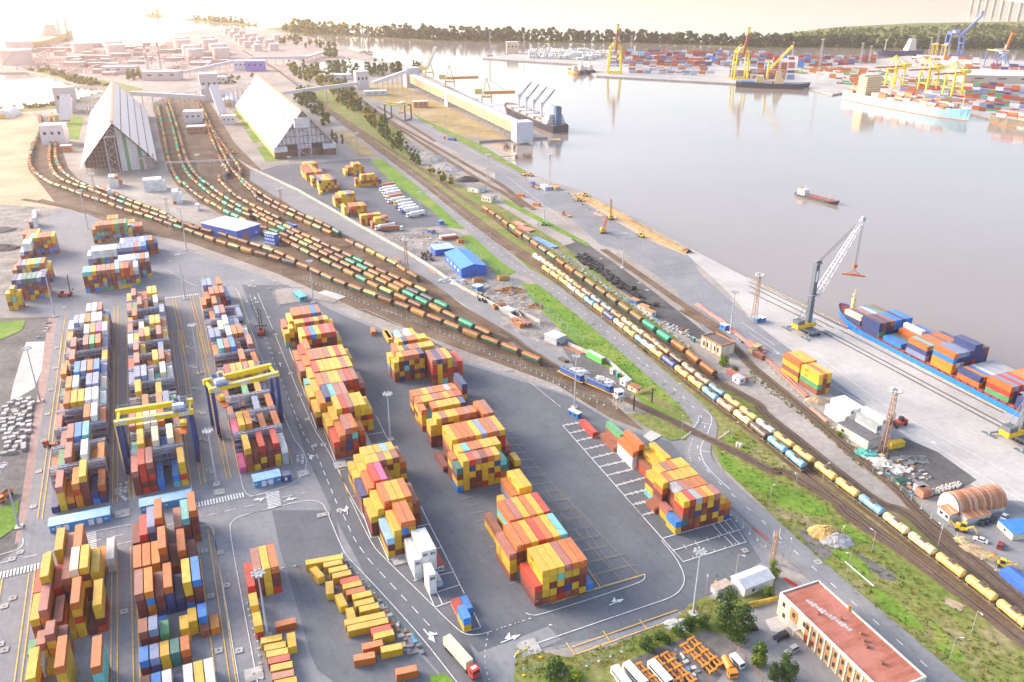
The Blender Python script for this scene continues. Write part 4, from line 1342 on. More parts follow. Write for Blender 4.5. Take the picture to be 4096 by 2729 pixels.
# ---- painted markings
ZM=_zl[0]+.01
def mline(b,t,pts,w=.22,sm=0):
 pl=path((t,pts))
 if sm:
  pl=smooth(pl,sm)
 strip(b,pl,w,ZM)
for t,pts in(('c2',[(10,0),(330,860),(440,1000),(472,1090),(450,1180),(370,1270),(180,1330),(0,1382)]),('c1',[(1980,1195),(2010,1330),(2060,1380),(2190,1355)]),('c2',[(190,0),(470,690),(540,840),(605,935),(700,1100),(830,1380),(945,1566)]),('d2',[(800,0),(1000,430),(1100,540),(1400,830),(1700,1130),(1790,1185),(1900,1180),(1965,1160)]),('d2',[(0,178),(400,80),(520,70),(590,90),(625,135),(760,470),(810,545),(1000,740),(1400,1180),(1650,1500),(1760,1640)]),('d1',[(2269,130),(1990,195),(1915,240),(1890,300),(1990,850),(2130,1600)]),('d1',[(1615,287),(1700,277),(1755,290),(1790,480),(1975,1600)]),('c1',[(1575,1280),(1600,1430),(1570,1480)]),('b1',[(1365,860),(1590,995),(1640,1000)]),('b1',[(1940,1020),(1975,1060),(2090,1420),(2130,1566)]),('b1',[(2125,1060),(2269,1400)]),('d3',[(1330,400),(1450,540),(1520,680),(1520,770),(1440,865),(1200,945),(280,1258),(150,1310),(115,1372)]),('d3',[(210,1000),(250,1018),(320,1022),(1150,755),(1198,715),(1192,680)]),('c3',[(1675,655),(1735,700),(1752,745),(1710,865)]),('c3',[(1660,768),(1750,787)]),('c3',[(1677,918),(1645,1000),(1700,1140),(1900,1322)]),('c3',[(1645,1000),(1737,1012)]),('c4',[(480,180),(560,190),(720,340),(1240,705),(2269,1250)]),('c4',[(0,30),(600,420),(1240,770),(2269,1430)]),('b3',[(1990,1300),(2269,1490)]),('b3',[(2030,1440),(2269,1560)]),('b3',[(60,100),(280,270),(560,480)]),('a2',[(1200,930),(1700,1180),(2269,1480)]),('d1',[(0,520),(150,480),(195,430),(190,385)]),('d1',[(690,345),(1090,268)]),('d1',[(760,482),(1090,408)])):
 mline(cw,t,pts,.24,2)
for t,pts in(('c2',[(320,140),(550,822),(605,812),(705,1082),(870,1050)]),('c2',[(1045,720),(1140,915),(1000,945)]),('c2',[(980,870),(1105,845)]),('d2',[(870,0),(1000,382),(1062,370)]),('d2',[(1060,375),(1145,567),(1230,545)]),('d2',[(1410,120),(1480,268),(1580,460),(1680,662),(1770,845)]),('d2',[(1380,290),(1480,267)]),('d2',[(1535,470),(1580,460)]),('d2',[(1560,690),(1680,662)]),('d2',[(1480,850),(1735,768)]),('d2',[(1525,955),(1680,900)]),('d2',[(1350,735),(1420,720)]),('d2',[(1440,760),(1525,955)]),('d2',[(1660,925),(1775,1160),(1905,1120),(1845,995)]),('d2',[(1545,835),(1590,935)]),('c3',[(520,795),(1180,1545)]),('d3',[(1030,40),(1340,388),(1512,578),(2030,415),(1905,225),(1340,385)]),('d3',[(1430,485),(1985,312)]),('d3',[(1755,272),(1830,360)]),('d3',[(1805,256),(1880,345)]),('d3',[(1855,241),(1930,330)]),('d3',[(1850,368),(1925,447)]),('d3',[(1895,350),(1975,432)])):
 mline(cw,t,pts,.3)
for a,c in(((520,795),(662,770)),((580,857),(722,828)),((635,922),(825,880)),((700,992),(880,950)),((760,1065),(1000,1005)),((825,1137),(1060,1080)),((885,1207),(1185,1135)),((960,1292),(1200,1225)),((1030,1372),(1215,1325)),((1100,1450),(1210,1422)),((1175,1537),(1340,1492))):
 p,q=G('c3',*a),G('c3',*c)
 v=Vector((-(q-p).y,(q-p).x,0)).normalized()*.55
 strip(cw,[p,q],.26,ZM)
 strip(cw,[p+v,q+v],.26,ZM)
 for f in(.3,.55,.8):
  m_=p.lerp(q,f)
  strip(cw,[m_-v*1.6,m_+v*2.6],.2,ZM+.002)
for k in range(6):
 p,q=G('d3',1430,485).lerp(G('d3',1985,312),k/6),G('d3',1512,578).lerp(G('d3',2030,415),k/6)
 d=(q-p).normalized()
 strip(cw,[p-d*1.2,p+d*1.2],.2,ZM+.002)
 strip(cw,[q-d*1.2,q],.2,ZM+.002)
for t,pts in(('c2',[(100,20),(300,520),(440,860),(560,1050),(770,1566)]),('d2',[(770,190),(860,390),(970,550)]),('d2',[(970,548),(1060,650)]),('d1',[(0,590),(380,503),(830,395),(1100,335)]),('d1',[(1360,280),(1690,200),(2100,108)]),('b1',[(2060,1075),(2250,1566)]),('d2',[(260,48),(450,10)]),('d2',[(1070,660),(1550,1180)])):
 dashes(cw,path((t,pts)),.24,ZM,4.2,2.6)
for t,pts in(('d2',[(1965,1165),(1925,1400),(1990,1600)]),('d2',[(1970,1160),(2300,1050)]),('d3',[(10,1125),(300,1030)]),('c3',[(1590,900),(1553,1000),(1575,1100)]),('c3',[(1650,1020),(1690,1130)])):
 dashes(cw,smooth(path((t,pts)),1),.26,ZM,1.2,1.0)
def zebra(t,a,c,n,along_=True,ln=3.6):
 p,q=G(t,*a),G(t,*c)
 d=(q-p).normalized()
 v=Vector((-d.y,d.x,0))*(ln/2)
 for k in range(n):
  m_=p.lerp(q,k/(n-1))
  strip(cw,[m_-v,m_+v],.55,ZM)
zebra('c1',(1620,1450),(2005,1365),17)
zebra('d1',(5,690),(345,610),13)
zebra('d1',(735,350),(740,470),9,ln=4.6)
zebra('c2',(185,1345),(205,1462),11,ln=4.8)
zebra('b1',(1370,1103),(1630,1070),17,ln=2.6)
def arrow(b,t,x,y,x2,y2,s=1.0,side=0):
 p=G(t,x,y)
 d=(G(t,x2,y2)-p).normalized()
 n=Vector((-d.y,d.x,0))
 strip(b,[p-d*2.6*s,p+d*.6*s],.3*s,ZM+.003)
 for q,e in([(p+d*.5*s,d)]+([(p-d*.6*s+n*side*.3,(d+n*side*1.2).normalized())]if side else[])):
  m_=Vector((-e.y,e.x,0))
  a,c,f=q+m_*.75*s,q-m_*.75*s,q+e*2.2*s
  b.add([(a.x,a.y,ZM+.004),(c.x,c.y,ZM+.004),(f.x,f.y,ZM+.004)],[(0,1,2)])
for a in(('c2',250,290,240,250,1,0),('c2',495,1050,515,1080,1.1,1),('d2',800,150,795,110,1.1,1),('d2',1480,1190,1515,1230,1.3,1),('d2',2150,1215,2210,1190,1.3,1),('d3',960,912,1010,890,1.1,1),('c1',2150,1395,2100,1408,1.1,1),('c2',330,1405,380,1390,1,1),('c4',225,190,250,205,1,0),('c4',1500,920,1540,945,1.2,0),('b1',2035,1125,2042,1140,1,0),('b1',2105,1105,2095,1085,1,0),('d1',590,425,550,433,1,0)):
 arrow(cw,*a)
for t,pts in(('c1',[(310,1566),(525,0)]),('c1',[(347,1566),(557,0)]),('b1',[(490,1566),(545,1230)]),('c1',[(930,1435),(945,0)]),('c1',[(970,1425),(977,0)]),('b1',[(975,1566),(975,1165)]),('b1',[(945,1566),(942,1170)]),('c1',[(1067,1405),(1046,0)]),('c1',[(1112,1395),(1095,1250)]),('c1',[(1578,1282),(1410,0)]),('c1',[(1657,1280),(1465,0)]),('c1',[(1695,1270),(1492,0)]),('b1',[(1420,1105),(1520,1566)]),('b1',[(1445,1105),(1555,1566)]),('c1',[(1873,1232),(1620,0)]),('c1',[(1908,1225),(1650,0)]),('b1',[(1565,1085),(1690,1566)]),('b1',[(1590,1085),(1715,1566)]),('c1',[(1978,1195),(1722,0)]),('b1',[(1640,1060),(1740,1566)]),('c2',[(352,1112),(20,80)]),('b1',[(1955,1030),(2120,1566)]),('d1',[(115,1600),(242,670)]),('d1',[(170,1600),(290,650)]),('d1',[(-10,920),(20,720)]),('d1',[(915,1600),(924,495)]),('d1',[(970,1600),(968,482)]),('d1',[(1106,1600),(1078,458)]),('d1',[(1160,1600),(1130,900)]),('d1',[(1903,1600),(1715,310)]),('d1',[(1955,1600),(1762,300)]),('d1',[(1790,1600),(1625,350)]),('d3',[(725,640),(830,790)]),('d3',[(430,925),(830,790),(1190,682)]),('d3',[(590,1283),(1460,978),(1500,1020)]),('d3',[(610,1347),(1430,1055)]),('d3',[(545,1245),(615,1340)]),('d3',[(850,1150),(910,1240)]),('d3',[(1150,1055),(1210,1130)]),('c2',[(735,1160),(820,1385),(880,1370)]),('c2',[(735,1160),(790,1150)])):
 mline(cy_,t,pts,.3)
fo=G('d3',715,828)
ya=R(22)
fu,fv=Vector((math.cos(ya),math.sin(ya),0)),Vector((-math.sin(ya),math.cos(ya),0))
rg=random.Random(5)
for k in range(24):
 v_=k*6.35
 x1=20 if k<3 else 17.5
 for o_ in(0,.6):
  strip(cf,[fo+fu*(-1+rg.uniform(0,2))+fv*(v_+o_),fo+fu*(x1-k*.12+rg.uniform(-1,1))+fv*(v_+o_-k*.35)],.24,ZM-.003)
for u_ in(6.5,13,19.5):
 strip(cf,[fo+fu*u_,fo+fu*(u_-9)+fv*130],.2,ZM-.003)
for k in range(9):
 strip(cf,[fo+fu*rg.uniform(2,16)+fv*rg.uniform(2,60),fo+fu*rg.uniform(4,19)+fv*rg.uniform(2,60)],.14,ZM-.003)
for k in range(12):
 p,q=G('c2',1710,1340).lerp(G('d2',2150,760),k/11),G('c2',1640,1360).lerp(G('d2',1990,520),k/11)
 strip(cf,[p,p+fu*6],.22,ZM-.003)
for k in range(20):
 p,q=G('b3',470,320).lerp(G('b3',1460,912),k/19),G('b3',640,290).lerp(G('b3',1640,882),k/19)
 strip(cf,[p,q],.35,ZM-.003)
for t,pts in(('b3',[(470,320),(1460,912)]),('d3',[(715,830),(290,955)])):
 mline(cf,t,pts,.3)
struct(cw.build('white_road_markings',M_LINEW))
struct(cy_.build('yellow_road_markings',M_LINEY))
struct(cf.build('worn_bay_markings',M_LINEF))
b=MB()
def slab(t,x,y,w=2.2,l_=2.2,yaw=22):
 p=G(t,x,y)
 b.box(p.x,p.y,ZM-.004,w,l_,.012,R(yaw),(.40,.39,.37))
 b.box(p.x,p.y,ZM+.008,.8,.8,.012,R(yaw),(.2,.19,.18))
for t,x,y in[('c1',470,150),('c1',455,317),('c1',420,497),('c1',390,697),('c1',358,918),('c1',320,1170),('c1',275,1460),('c1',1545,140),('c1',1575,152),('c1',1575,303),('c1',1610,312),('c1',1600,482),('c1',1640,493),('c1',1635,680),('c1',1675,690),('c1',1670,900),('c1',1710,912),('c1',1720,1152),('c1',1758,1170),('d1',105,877),('d1',35,945),('d1',38,1305),('d1',0,1258),('d1',1820,500),('d1',1690,488),('d1',1870,772),('d1',1740,862),('d1',1805,1310),('d1',1972,1310),('d1',1025,988),('d1',165,500),('d1',100,555),('c2',210,40),('c2',255,192),('c2',335,360),('c2',410,540),('c2',475,740),('c2',530,960),('c2',605,950),('d2',580,195),('d2',632,183),('d2',740,155),('b1',2060,1000),('b1',2120,1135),('b1',2215,1260),('b1',2100,1005),('b1',2215,1025),('b1',320,1207),('b1',530,1177),('b1',1415,900),('b1',1400,795),('b2',20,960),('b2',200,960),('b2',155,1022),('b3',832,775),('b3',1148,975),('b3',1213,1035),('b3',1080,1055),('b3',1512,1210),('b3',1685,1325),('d4',567,580),('d3',2020,485)]:
 slab(t,x,y)
for t,x,y,w in[('c2',745,1115,5),('d2',1235,560,5),('d3',240,1285,6),('c2',440,1185,4.5),('c1',1810,1340,4),('d1',2095,1505,5),('c1',1005,1330,5),('d1',1010,180,5)]:
 slab(t,x,y,w,w)
struct(b.build('pavement_slabs',M_CONC))
b=MB()
for t,a,c,n in(('b4',(0,935),(830,1345),46),('c4',(820,3),(2140,690),75)):
 p,q=G(t,*a),G(t,*c)
 for k in range(n):
  m_=p.lerp(q,k/n)
  b.box(m_.x,m_.y,.02,.6,.9,.35,R(22),(.62,.44,.12)if k%7 else(.6,.6,.58))
struct(b.build('quay_edge_kerb',M_PAINT))
sheet('concrete_slab',GP('Z1',[(895,482),(912,482),(985,645),(915,658)]),M_PALE,ZM-.006)
sheet('crossing_slab',GP('b2',[(550,1060),(620,1035),(795,1090),(720,1118)]),M_PALE,ZM-.006)
sheet('crossing_slab',GP('c3',[(1180,880),(1245,830),(1335,875),(1245,930)]),M_PALE,ZM-.006)
b=MB()
for t,pts in(('b2',[(190,1060),(215,1025),(290,1010),(430,1015),(735,1120),(740,1140),(700,1150),(600,1125),(540,1115),(245,1165),(190,1060)]),('c3',[(50,350),(120,330),(400,560),(500,640)]),('b2',[(870,1195),(960,1200),(1250,1330),(1660,1530)])):
 pl=path((t,pts))
 for a,c in zip(pl,pl[1:]):
  b.bar((a.x,a.y,ZM+.07),(c.x,c.y,ZM+.07),.3,.15,(.42,.41,.4))
struct(b.build('kerb',M_CONC))
sheet('kerbed_island',GP('b2',[(200,1060),(220,1030),(290,1016),(430,1022),(725,1122),(700,1143),(600,1120),(540,1110),(250,1155)]),M_LAND,ZM)
# ---- buildings
class Bld:
 """a building's own frame: x along its front, y back, from three surveyed corners"""
 def __init__(s,name,label,cat,o,x,y,zc=0.0,group=None):
  O,X,Y=G(*o,zc),G(*x,zc),G(*y,zc)
  d=(X-O)
  a=math.atan2(d.y,d.x)
  u=Vector((math.cos(a),math.sin(a),0))
  v=Vector((-u.y,u.x,0))
  s.w,s.d=d.length,max(1.0,(Y-O).dot(v))
  s.o=thing(name,label,cat,(O.x,O.y,0),a,group)
  s.n={}
 def part(s,name,b,mat,parent=None):
  return b.build(name,mat,parent or s.o)
 def walls(s,h,col,mat=None,x0=0,y0=0,x1=None,y1=None,roofcol=None):
  b=MB()
  x1,y1=x1 or s.w,y1 or s.d
  b.box((x0+x1)/2,(y0+y1)/2,-.3,x1-x0,y1-y0,h+.3,0,col,top=roofcol)
  return s.part('wall',b,mat or M_CORR)
 def flat(s,h,col,t=.35,ov=.25,mat=None,par=None,z=0):
  b=MB()
  b.box(s.w/2,s.d/2,h+.003,s.w+2*ov,s.d+2*ov,t,0,col)
  r=s.part('roof',b,mat or M_MATTE)
  if par:
   b=MB()
   for cx,cy,sx,sy in((s.w/2,-ov+.2,s.w+2*ov,.4),(s.w/2,s.d+ov-.2,s.w+2*ov,.4),(-ov+.2,s.d/2,.4,s.d+2*ov-.8),(s.w+ov-.2,s.d/2,.4,s.d+2*ov-.8)):
    b.box(cx,cy,h+t,sx,sy,.5,0,par)
   s.part('parapet',b,M_CONC)
  return r
 def gable(s,h,rh,col,axis='x',ov=.4,mat=None,wallcol=None,t=.2):
  b=MB()
  w,d=s.w,s.d
  if axis=='x':
   b.profile([(-ov,h-ov*rh/(d/2)),(d/2,h+rh),(d+ov,h-ov*rh/(d/2)),(d+ov,h+t),(d/2,h+rh+t),(-ov,h+t)],-ov,w+ov,col)
   g=MB()
   for xx in(.02,w-.02):
    g.add([(xx,0,h),(xx,d,h),(xx,d/2,h+rh)],[(0,1,2)],wallcol or col)
  else:
   m_=Matrix.Rotation(math.pi/2,4,'Z')
   b.M=m_
   b.profile([(-w-ov,h-ov*rh/(w/2)),(-w/2,h+rh),(ov,h-ov*rh/(w/2)),(ov,h+t),(-w/2,h+rh+t),(-w-ov,h+t)],-ov,d+ov,col)
   g=MB()
   for yy in(.02,d-.02):
    g.add([(0,yy,h),(w,yy,h),(w/2,yy,h+rh)],[(0,1,2)],wallcol or col)
  s.part('gable',g,M_CORR)
  return s.part('roof',b,mat or M_CORR)
 def win(s,face,p,z,w,h,mat=None,name='window',col=(.04,.05,.07),dep=.08):
  b=MB()
  if face=='f':
   b.box(p,-dep/2-.003,z,w,dep,h,0,col)
  elif face=='b':
   b.box(p,s.d+dep/2+.003,z,w,dep,h,0,col)
  elif face=='l':
   b.box(-dep/2-.003,p,z,dep,w,h,0,col)
  else:
   b.box(s.w+dep/2+.003,p,z,dep,w,h,0,col)
  return s.part(name,b,mat or M_GLASS)
BLUE,LBLUE,WHT=(.03,.11,.48),(.16,.45,.75),(.66,.66,.65)
h=Bld('storage_shed','large blue shed with flat grey roof between the wagons','shed',('b1',1950,548),('b1',2145,488),('b1',1710,465),8)
h.walls(8,BLUE);h.flat(8,(.50,.50,.52),.3,.6)
h.win('f',h.w*.35,0,5,5,M_MATTE,'door',(.35,.16,.05));h.win('l',h.d*.25,0,6,4.5,M_MATTE,'door',(.3,.15,.05));h.win('f',h.w*.8,2,1.6,1.6,M_PAINT,'notice_board',(.6,.6,.6))
h=Bld('office_block','three-level blue cabin office with white windows beside the wagons','office',('b2',212,672),('b2',245,660),('b2',150,645))
h.walls(8.2,BLUE);h.flat(8.2,(.45,.50,.6),.2,.1)
for z in(1.0,3.7,6.3):
 for p in(.18,.42,.66,.88):
  h.win('l',h.d*p,z,1.5,1.2,M_PAINT,'window',(.62,.64,.68))
h=Bld('workshop','bright blue gabled workshop with four pale windows in the works yard','workshop',('b2',1745,932),('b2',1950,905),('b2',1615,795))
h.walls(6,(.03,.13,.55));h.gable(6,2.2,(.06,.26,.66),'y',.4,wallcol=(.03,.13,.55))
for p in(.18,.38,.6,.82):
 h.win('l',h.d*p,2.2,2.2,1.8,M_PAINT,'window',(.75,.72,.58))
h.win('f',h.w*.5,0,4.5,4.4,M_PAINT,'door',(.025,.10,.42))
h=Bld('open_shed','smaller blue shed with pale blue roof and open end','shed',('b2',1530,754),('b2',1688,735),('b2',1490,712))
h.walls(4.4,BLUE);h.flat(4.4,(.35,.48,.68),.2,.4);h.win('f',h.w*.72,0,h.w*.45,3.6,M_MATTE,'door',(.08,.08,.09))
for i,(o,x,y,lab,nd)in enumerate(((('d1',418,342),('d1',915,240),('d1',405,285),'longest pale blue ramp cabin below the left container block',(.15,.27,.68,.82)),(('d1',1168,178),('d1',1585,92),('d1',1158,118),'pale blue ramp cabin below the middle container block',(.18,.34,.8)),(('c2',42,1308),('c2',258,1258),('c2',25,1235),'shortest pale blue ramp cabin beside the navy kiosk',(.35,.62)))):
 h=Bld('site_cabin',lab,'cabin',o,x,y,0,'pale blue cabins at the ends of the container blocks')
 h.d=5.0
 h.walls(3.0,(.04,.28,.60));h.gable(3.0,.7,(.30,.55,.80),'x',.3,wallcol=(.04,.28,.6))
 for p in nd:
  h.win('f',h.w*p,.1,1.7,2.3,M_PAINT,'door',(.68,.70,.76))
 for p in(.06,.5,.93):
  h.win('f',h.w*p,1.3,.9,.6,M_PAINT,'window',(.5,.62,.75))
h=Bld('kiosk','small navy kiosk with one white window by the road bend','kiosk',('c2',278,1262),('c2',345,1245),('c2',262,1215))
h.d=3.2
h.walls(2.9,(.03,.08,.28));h.flat(2.9,(.14,.17,.25),.15,.1);h.win('f',h.w*.35,.8,.9,1.3,M_PAINT,'window',(.7,.7,.72))
P1,P2,P3=G('d4',262,832,8.5),G('d4',575,724,8.5),G('d4',1465,1522,8.5)
v_=(P1-P2)
u_=(P3-P2)
L_=u_.length
ang_=math.atan2(-u_.y,-u_.x)-math.pi/2
rb=thing('office_building','long office building with red roof and cream pilastered wall beside the road','building',(0,0,0),ang_)
ly=Vector((-math.sin(ang_),math.cos(ang_),0))
lx=Vector((math.cos(ang_),math.sin(ang_),0))
W_=abs(v_.dot(lx))
o_=P3-lx*W_
rb.location=(o_.x,o_.y,0)
CREAM,BRICK=(.62,.53,.38),(.46,.20,.07)
b=MB();b.box(W_/2,L_/2,-.2,W_,L_,8.1,0,CREAM);b.build('wall',M_CONC,rb)
m,n,l,bs=nmat('red_roof_felt')
t1=noise(n,l,.11,3,.5);t2=noise(n,l,1.2,4,.6)
w_=n.new('ShaderNodeTexBrick');tc=n.new('ShaderNodeTexCoord');l.new(tc.outputs['Object'],w_.inputs['Vector'])
w_.inputs['Scale'].default_value=.16;w_.inputs['Mortar Size'].default_value=.004;w_.inputs['Brick Width'].default_value=1.3;w_.inputs['Row Height'].default_value=.2
w_.inputs['Color1'].default_value=(.36,.13,.09,1);w_.inputs['Color2'].default_value=(.27,.075,.045,1);w_.inputs['Mortar'].default_value=(.25,.08,.05,1)
c1=mixc(n,l,w_.outputs['Color'],(.40,.16,.12),ramp(n,l,t1.outputs[0],[(.45,(0,0,0)),(.6,(.7,.7,.7))]).outputs[0])
c2=mixc(n,l,c1,ramp(n,l,t2.outputs[0],[(.3,(.85,)*3),(.7,(1.1,)*3)]).outputs[0],1.0,'MULTIPLY')
l.new(c2,bs.inputs['Base Color']);bs.inputs['Roughness'].default_value=.85
M_RFELT=m
b=MB();b.box(W_/2,L_/2,7.9,W_-.8,L_-.8,.25);rf=b.build('roof',M_RFELT,rb)
b=MB()
for cx,cy,sx,sy in((.2,L_/2,.45,L_),(W_-.2,L_/2,.45,L_),(W_/2,.2,W_-.9,.45),(W_/2,L_-.2,W_-.9,.45)):
 b.box(cx,cy,7.9,sx,sy,.65,0,(.58,.56,.54))
b.build('parapet',M_CONC,rb)
b=MB()
for k in range(14):
 b.box(W_*(.38+.016*k),L_*.86-k*1.1,8.152+.002*(k%3),1.0+.5*((k*7)%3),.9,.012,0,(.40,.38,.38))
b.build('roof_patch',M_CONC,rf)
for f,g_,s_ in((.55,.35,1.2),(.62,.4,.9),(.7,.46,.8),(.3,.72,.7),(.62,.62,.8),(.5,.2,.9)):
 b=MB();b.box(W_*f,L_*g_,8.15,s_*.7,s_*.7,.7,0,(.26,.10,.06));b.box(W_*f,L_*g_,8.86,s_,s_,.15,0,(.2,.09,.06));b.build('roof_vent',M_MATTE,rb)
b=MB();b.cyl((W_-.7,L_*.67,8),(W_-.7,L_*.67,10),.4,n=10,col=(.5,.22,.06));b.build('chimney',M_RUSTY,rb)
nb=int(L_*.74/2.9)
for k in range(nb):
 yy=1.5+k*2.9
 b=MB();b.box(-.2,yy,0,.4,.55,7.8,0,(.68,.58,.44));b.build('pilaster',M_CONC,rb)
 b=MB();b.box(-.04,yy+1.45,.6,.08,1.5,6.8,0,BRICK);pn=b.build('brick_panel',M_MATTE,rb)
 for z in(1.4,5.0):
  b=MB();b.box(-.1,yy+1.45,z,.06,.95,1.6);b.build('window',M_GLASS,pn)
for yy,z in((L_-3.0,1.2),(L_-2.4,4.9),(L_-14,4.9),(L_-11.5,4.9)):
 b=MB();b.box(-.06,yy,z,.1,1.1,1.6);b.build('window',M_GLASS,rb)
b=MB();b.box(-.05,L_-7,0,.1,3.2,7.4,0,BRICK);pn=b.build('brick_panel',M_MATTE,rb)
b=MB();b.box(-.12,L_-7,4.6,.06,1.2,1.7);b.build('window',M_GLASS,pn)
b=MB();b.box(-1.2,L_-8,2.9,2.4,5,.25,0,(.55,.53,.5));b.box(-2.2,L_-10,0,.3,.3,2.9,0,(.5,.5,.48));b.build('porch',M_CONC,rb)
b=MB();b.box(-.08,L_-14,0,.12,3,3.0,0,(.22,.04,.03));b.build('door',M_PAINT,rb)
h=Bld('white_shed','white gabled hut with one window beside the trees','hut',('d3',2012,872),('d4',195,778),('d3',1912,765))
h.walls(3.4,(.70,.70,.70));h.gable(3.4,1.3,(.55,.58,.62),'x',.3,wallcol=(.7,.7,.7));h.win('f',h.w*.3,1.2,1.0,1.1)
h=Bld('store_cabin','weathered metal store cabin with rusty roof beside the white hut','cabin',('d3',1790,868),('d3',1912,815),('d3',1752,810))
h.walls(2.6,(.42,.42,.43));h.flat(2.6,(.45,.36,.3),.1,.1,M_RUSTY)
h=Bld('hangar','barrel-roofed hangar with streaked rusty roof','hangar',('d4',1715,235),('d4',2112,158),('d4',1500,112))
d_,w2=h.d,h.w
pr=[(d_/2-d_/2*math.cos(math.pi*k/12)*1.0,1.8+6.0*math.sin(math.pi*k/12)**.8)for k in range(13)]
b=MB();b.profile([(0,-.2)]+[(y,z-.12)for y,z in pr]+[(d_,-.2)],.15,w2-.15,(.60,.60,.58));h.part('wall',b,M_CORR)
m,n,l,bs=nmat('rusty_roof_sheet')
tc=n.new('ShaderNodeTexCoord');mp=n.new('ShaderNodeMapping');mp.inputs['Scale'].default_value=(1.6,.08,.08);l.new(tc.outputs['Object'],mp.inputs['Vector'])
t1=noise(n,l,1.0,6,.7,vec=mp.outputs[0])
r_1=ramp(n,l,t1.outputs[0],[(.3,(.24,.08,.03)),(.48,(.36,.13,.05)),(.58,(.5,.3,.2)),(.7,(.55,.5,.48))])
l.new(r_1.outputs[0],bs.inputs['Base Color']);bs.inputs['Roughness'].default_value=.7
M_RROOF=m
b=MB()
for(y0,z0),(y1,z1)in zip(pr,pr[1:]):
 b.add([(0,y0,z0),(w2,y0,z0),(w2,y1,z1),(0,y1,z1)],[(0,1,2,3)])
h.part('roof',b,M_RROOF)
b=MB();b.box(w2*.28,-1.6,-.2,w2*.5,3.2,3.0,0,(.55,.53,.5));lt=h.part('lean_to',b,M_CORR)
b=MB();b.add([(w2*.02,-3.4,2.85),(w2*.54,-3.4,2.85),(w2*.54,.3,3.6),(w2*.02,.3,3.6)],[(0,1,2,3)]);b.build('lean_to_roof',M_RROOF,lt)
b=MB();b.box(-1.9,d_*.28,-.2,3.8,d_*.55,3.0,0,(.62,.60,.56));an=h.part('annex',b,M_CORR)
b=MB();b.add([(-4.0,d_*-.01,2.9),(.1,d_*-.01,3.7),(.1,d_*.57,3.7),(-4.0,d_*.57,2.9)],[(0,1,2,3)]);b.build('annex_roof',M_RROOF,an)
for p in(.12,.38):
 b=MB();b.box(-3.85,d_*p,1.1,.1,1.4,1.1);b.build('window',M_GLASS,an)
h=Bld('switch_house','cream and orange-brick block with dark flat roof by the crossing rails','building',('c3',1818,222),('c3',1928,190),('c3',1702,125))
h.walls(5.6,(.60,.50,.38),M_CONC);h.flat(5.6,(.14,.11,.10),.3,.2,None,(.45,.22,.1))
for p in(.15,.32,.5,.68,.86):
 h.win('l',h.d*p,1.5,1.0,2.6)
for p in(.3,.7):
 h.win('f',h.w*p,1.5,1.0,2.4,M_PAINT,'window',(.62,.62,.6))
for i in range(3):
 b=MB();b.box(-.06,h.d*(.24+.26*i),0,.12,.5,5.5,0,(.45,.2,.08));h.part('pilaster',b,M_CONC)
h=Bld('quay_hut','pale flat-roofed hut in front of the white reefer containers','hut',('c4',972,990),('c4',1072,958),('c4',752,830))
h.walls(4.2,(.56,.51,.42),M_CONC);h.flat(4.2,(.13,.13,.14),.25,.25)
h.win('l',h.d*.82,1.6,1.6,1.1);h.win('f',h.w*.3,.9,1.0,1.8,M_PAINT,'door',(.4,.4,.42));h.win('l',h.d*.3,.2,1.4,2.0,M_PAINT,'door',(.5,.48,.45))
def small(name,label,cat,o,x,dep,ht,wc,rc,roof='flat',wins=(),rh=.8,mat=None,y=None):
 h=Bld(name,label,cat,o,x,y or o)
 if y is None:
  h.d=dep
 h.walls(ht,wc,mat or M_CORR)
 if roof=='flat':
  h.flat(ht,rc,.15,.15)
 else:
  h.gable(ht,rh,rc,roof,.25,wallcol=wc)
 for f,p,z,w,hh in wins:
  h.win(f,(h.w if f in 'fb' else h.d)*p,z,w,hh)
 return h
W1=(('f',.5,1.1,.9,.9),('l',.5,1.1,.9,.9))
small('hut','white hut beside the pink container in the weeds','hut',('c3',1972,455),('c3',2022,440),5,3,(.62,.62,.62),(.4,.42,.45),wins=W1)
small('hut','little white hut with a window near the green toilet','hut',('c3',928,372),('c3',952,366),2.4,2.6,(.62,.62,.6),(.5,.5,.52),wins=W1)
small('portable_toilet','green portable toilet beside the little white hut','toilet',('c3',968,395),('c3',986,390),1.3,2.3,(.03,.27,.22),(.2,.4,.36),wins=(('f',.5,.3,.6,1.6),))
small('portable_toilet','green portable toilet by the coal yard corner','toilet',('b3',1596,1465),('b3',1612,1462),1.5,2.4,(.02,.18,.14),(.2,.4,.36),wins=(('f',.5,.3,.6,1.6),))
small('hut','grey-white hut left of the rusty-roofed cream cabin','hut',('c3',1035,475),('c3',1085,455),4,3,(.6,.6,.6),(.55,.55,.56),wins=W1)
small('site_cabin','cream cabin with rusty roof beside the grass','cabin',('c3',1125,530),('c3',1170,512),6,2.6,(.60,.52,.38),(.3,.13,.06),wins=W1)
small('site_cabin','blue and white cabin at the foot of the tall lamp','cabin',('c3',640,740),('c3',672,725),6,2.6,(.04,.17,.45),(.6,.54,.42),wins=(('l',.3,.8,1,1),('l',.75,.8,1,1),('f',.5,.8,1,1)))
small('hut','grey block hut with white roof on a pale slab','hut',('c3',465,132),('c3',545,100),9,4,(.42,.43,.46),(.55,.6,.68),wins=(('f',.2,.3,1.4,1.2),))
small('canopy','grey-roofed open store along the works lane','shelter',('b3',90,1255),('b3',135,1240),8,3.4,(.36,.35,.33),(.5,.54,.6),wins=(('f',.5,0,3,2.4),))
small('hut','white hut with red-brown roof beside the lattice mast','hut',('b2',1222,832),('b2',1260,822),5,3.4,(.68,.68,.68),(.42,.16,.08),wins=W1)
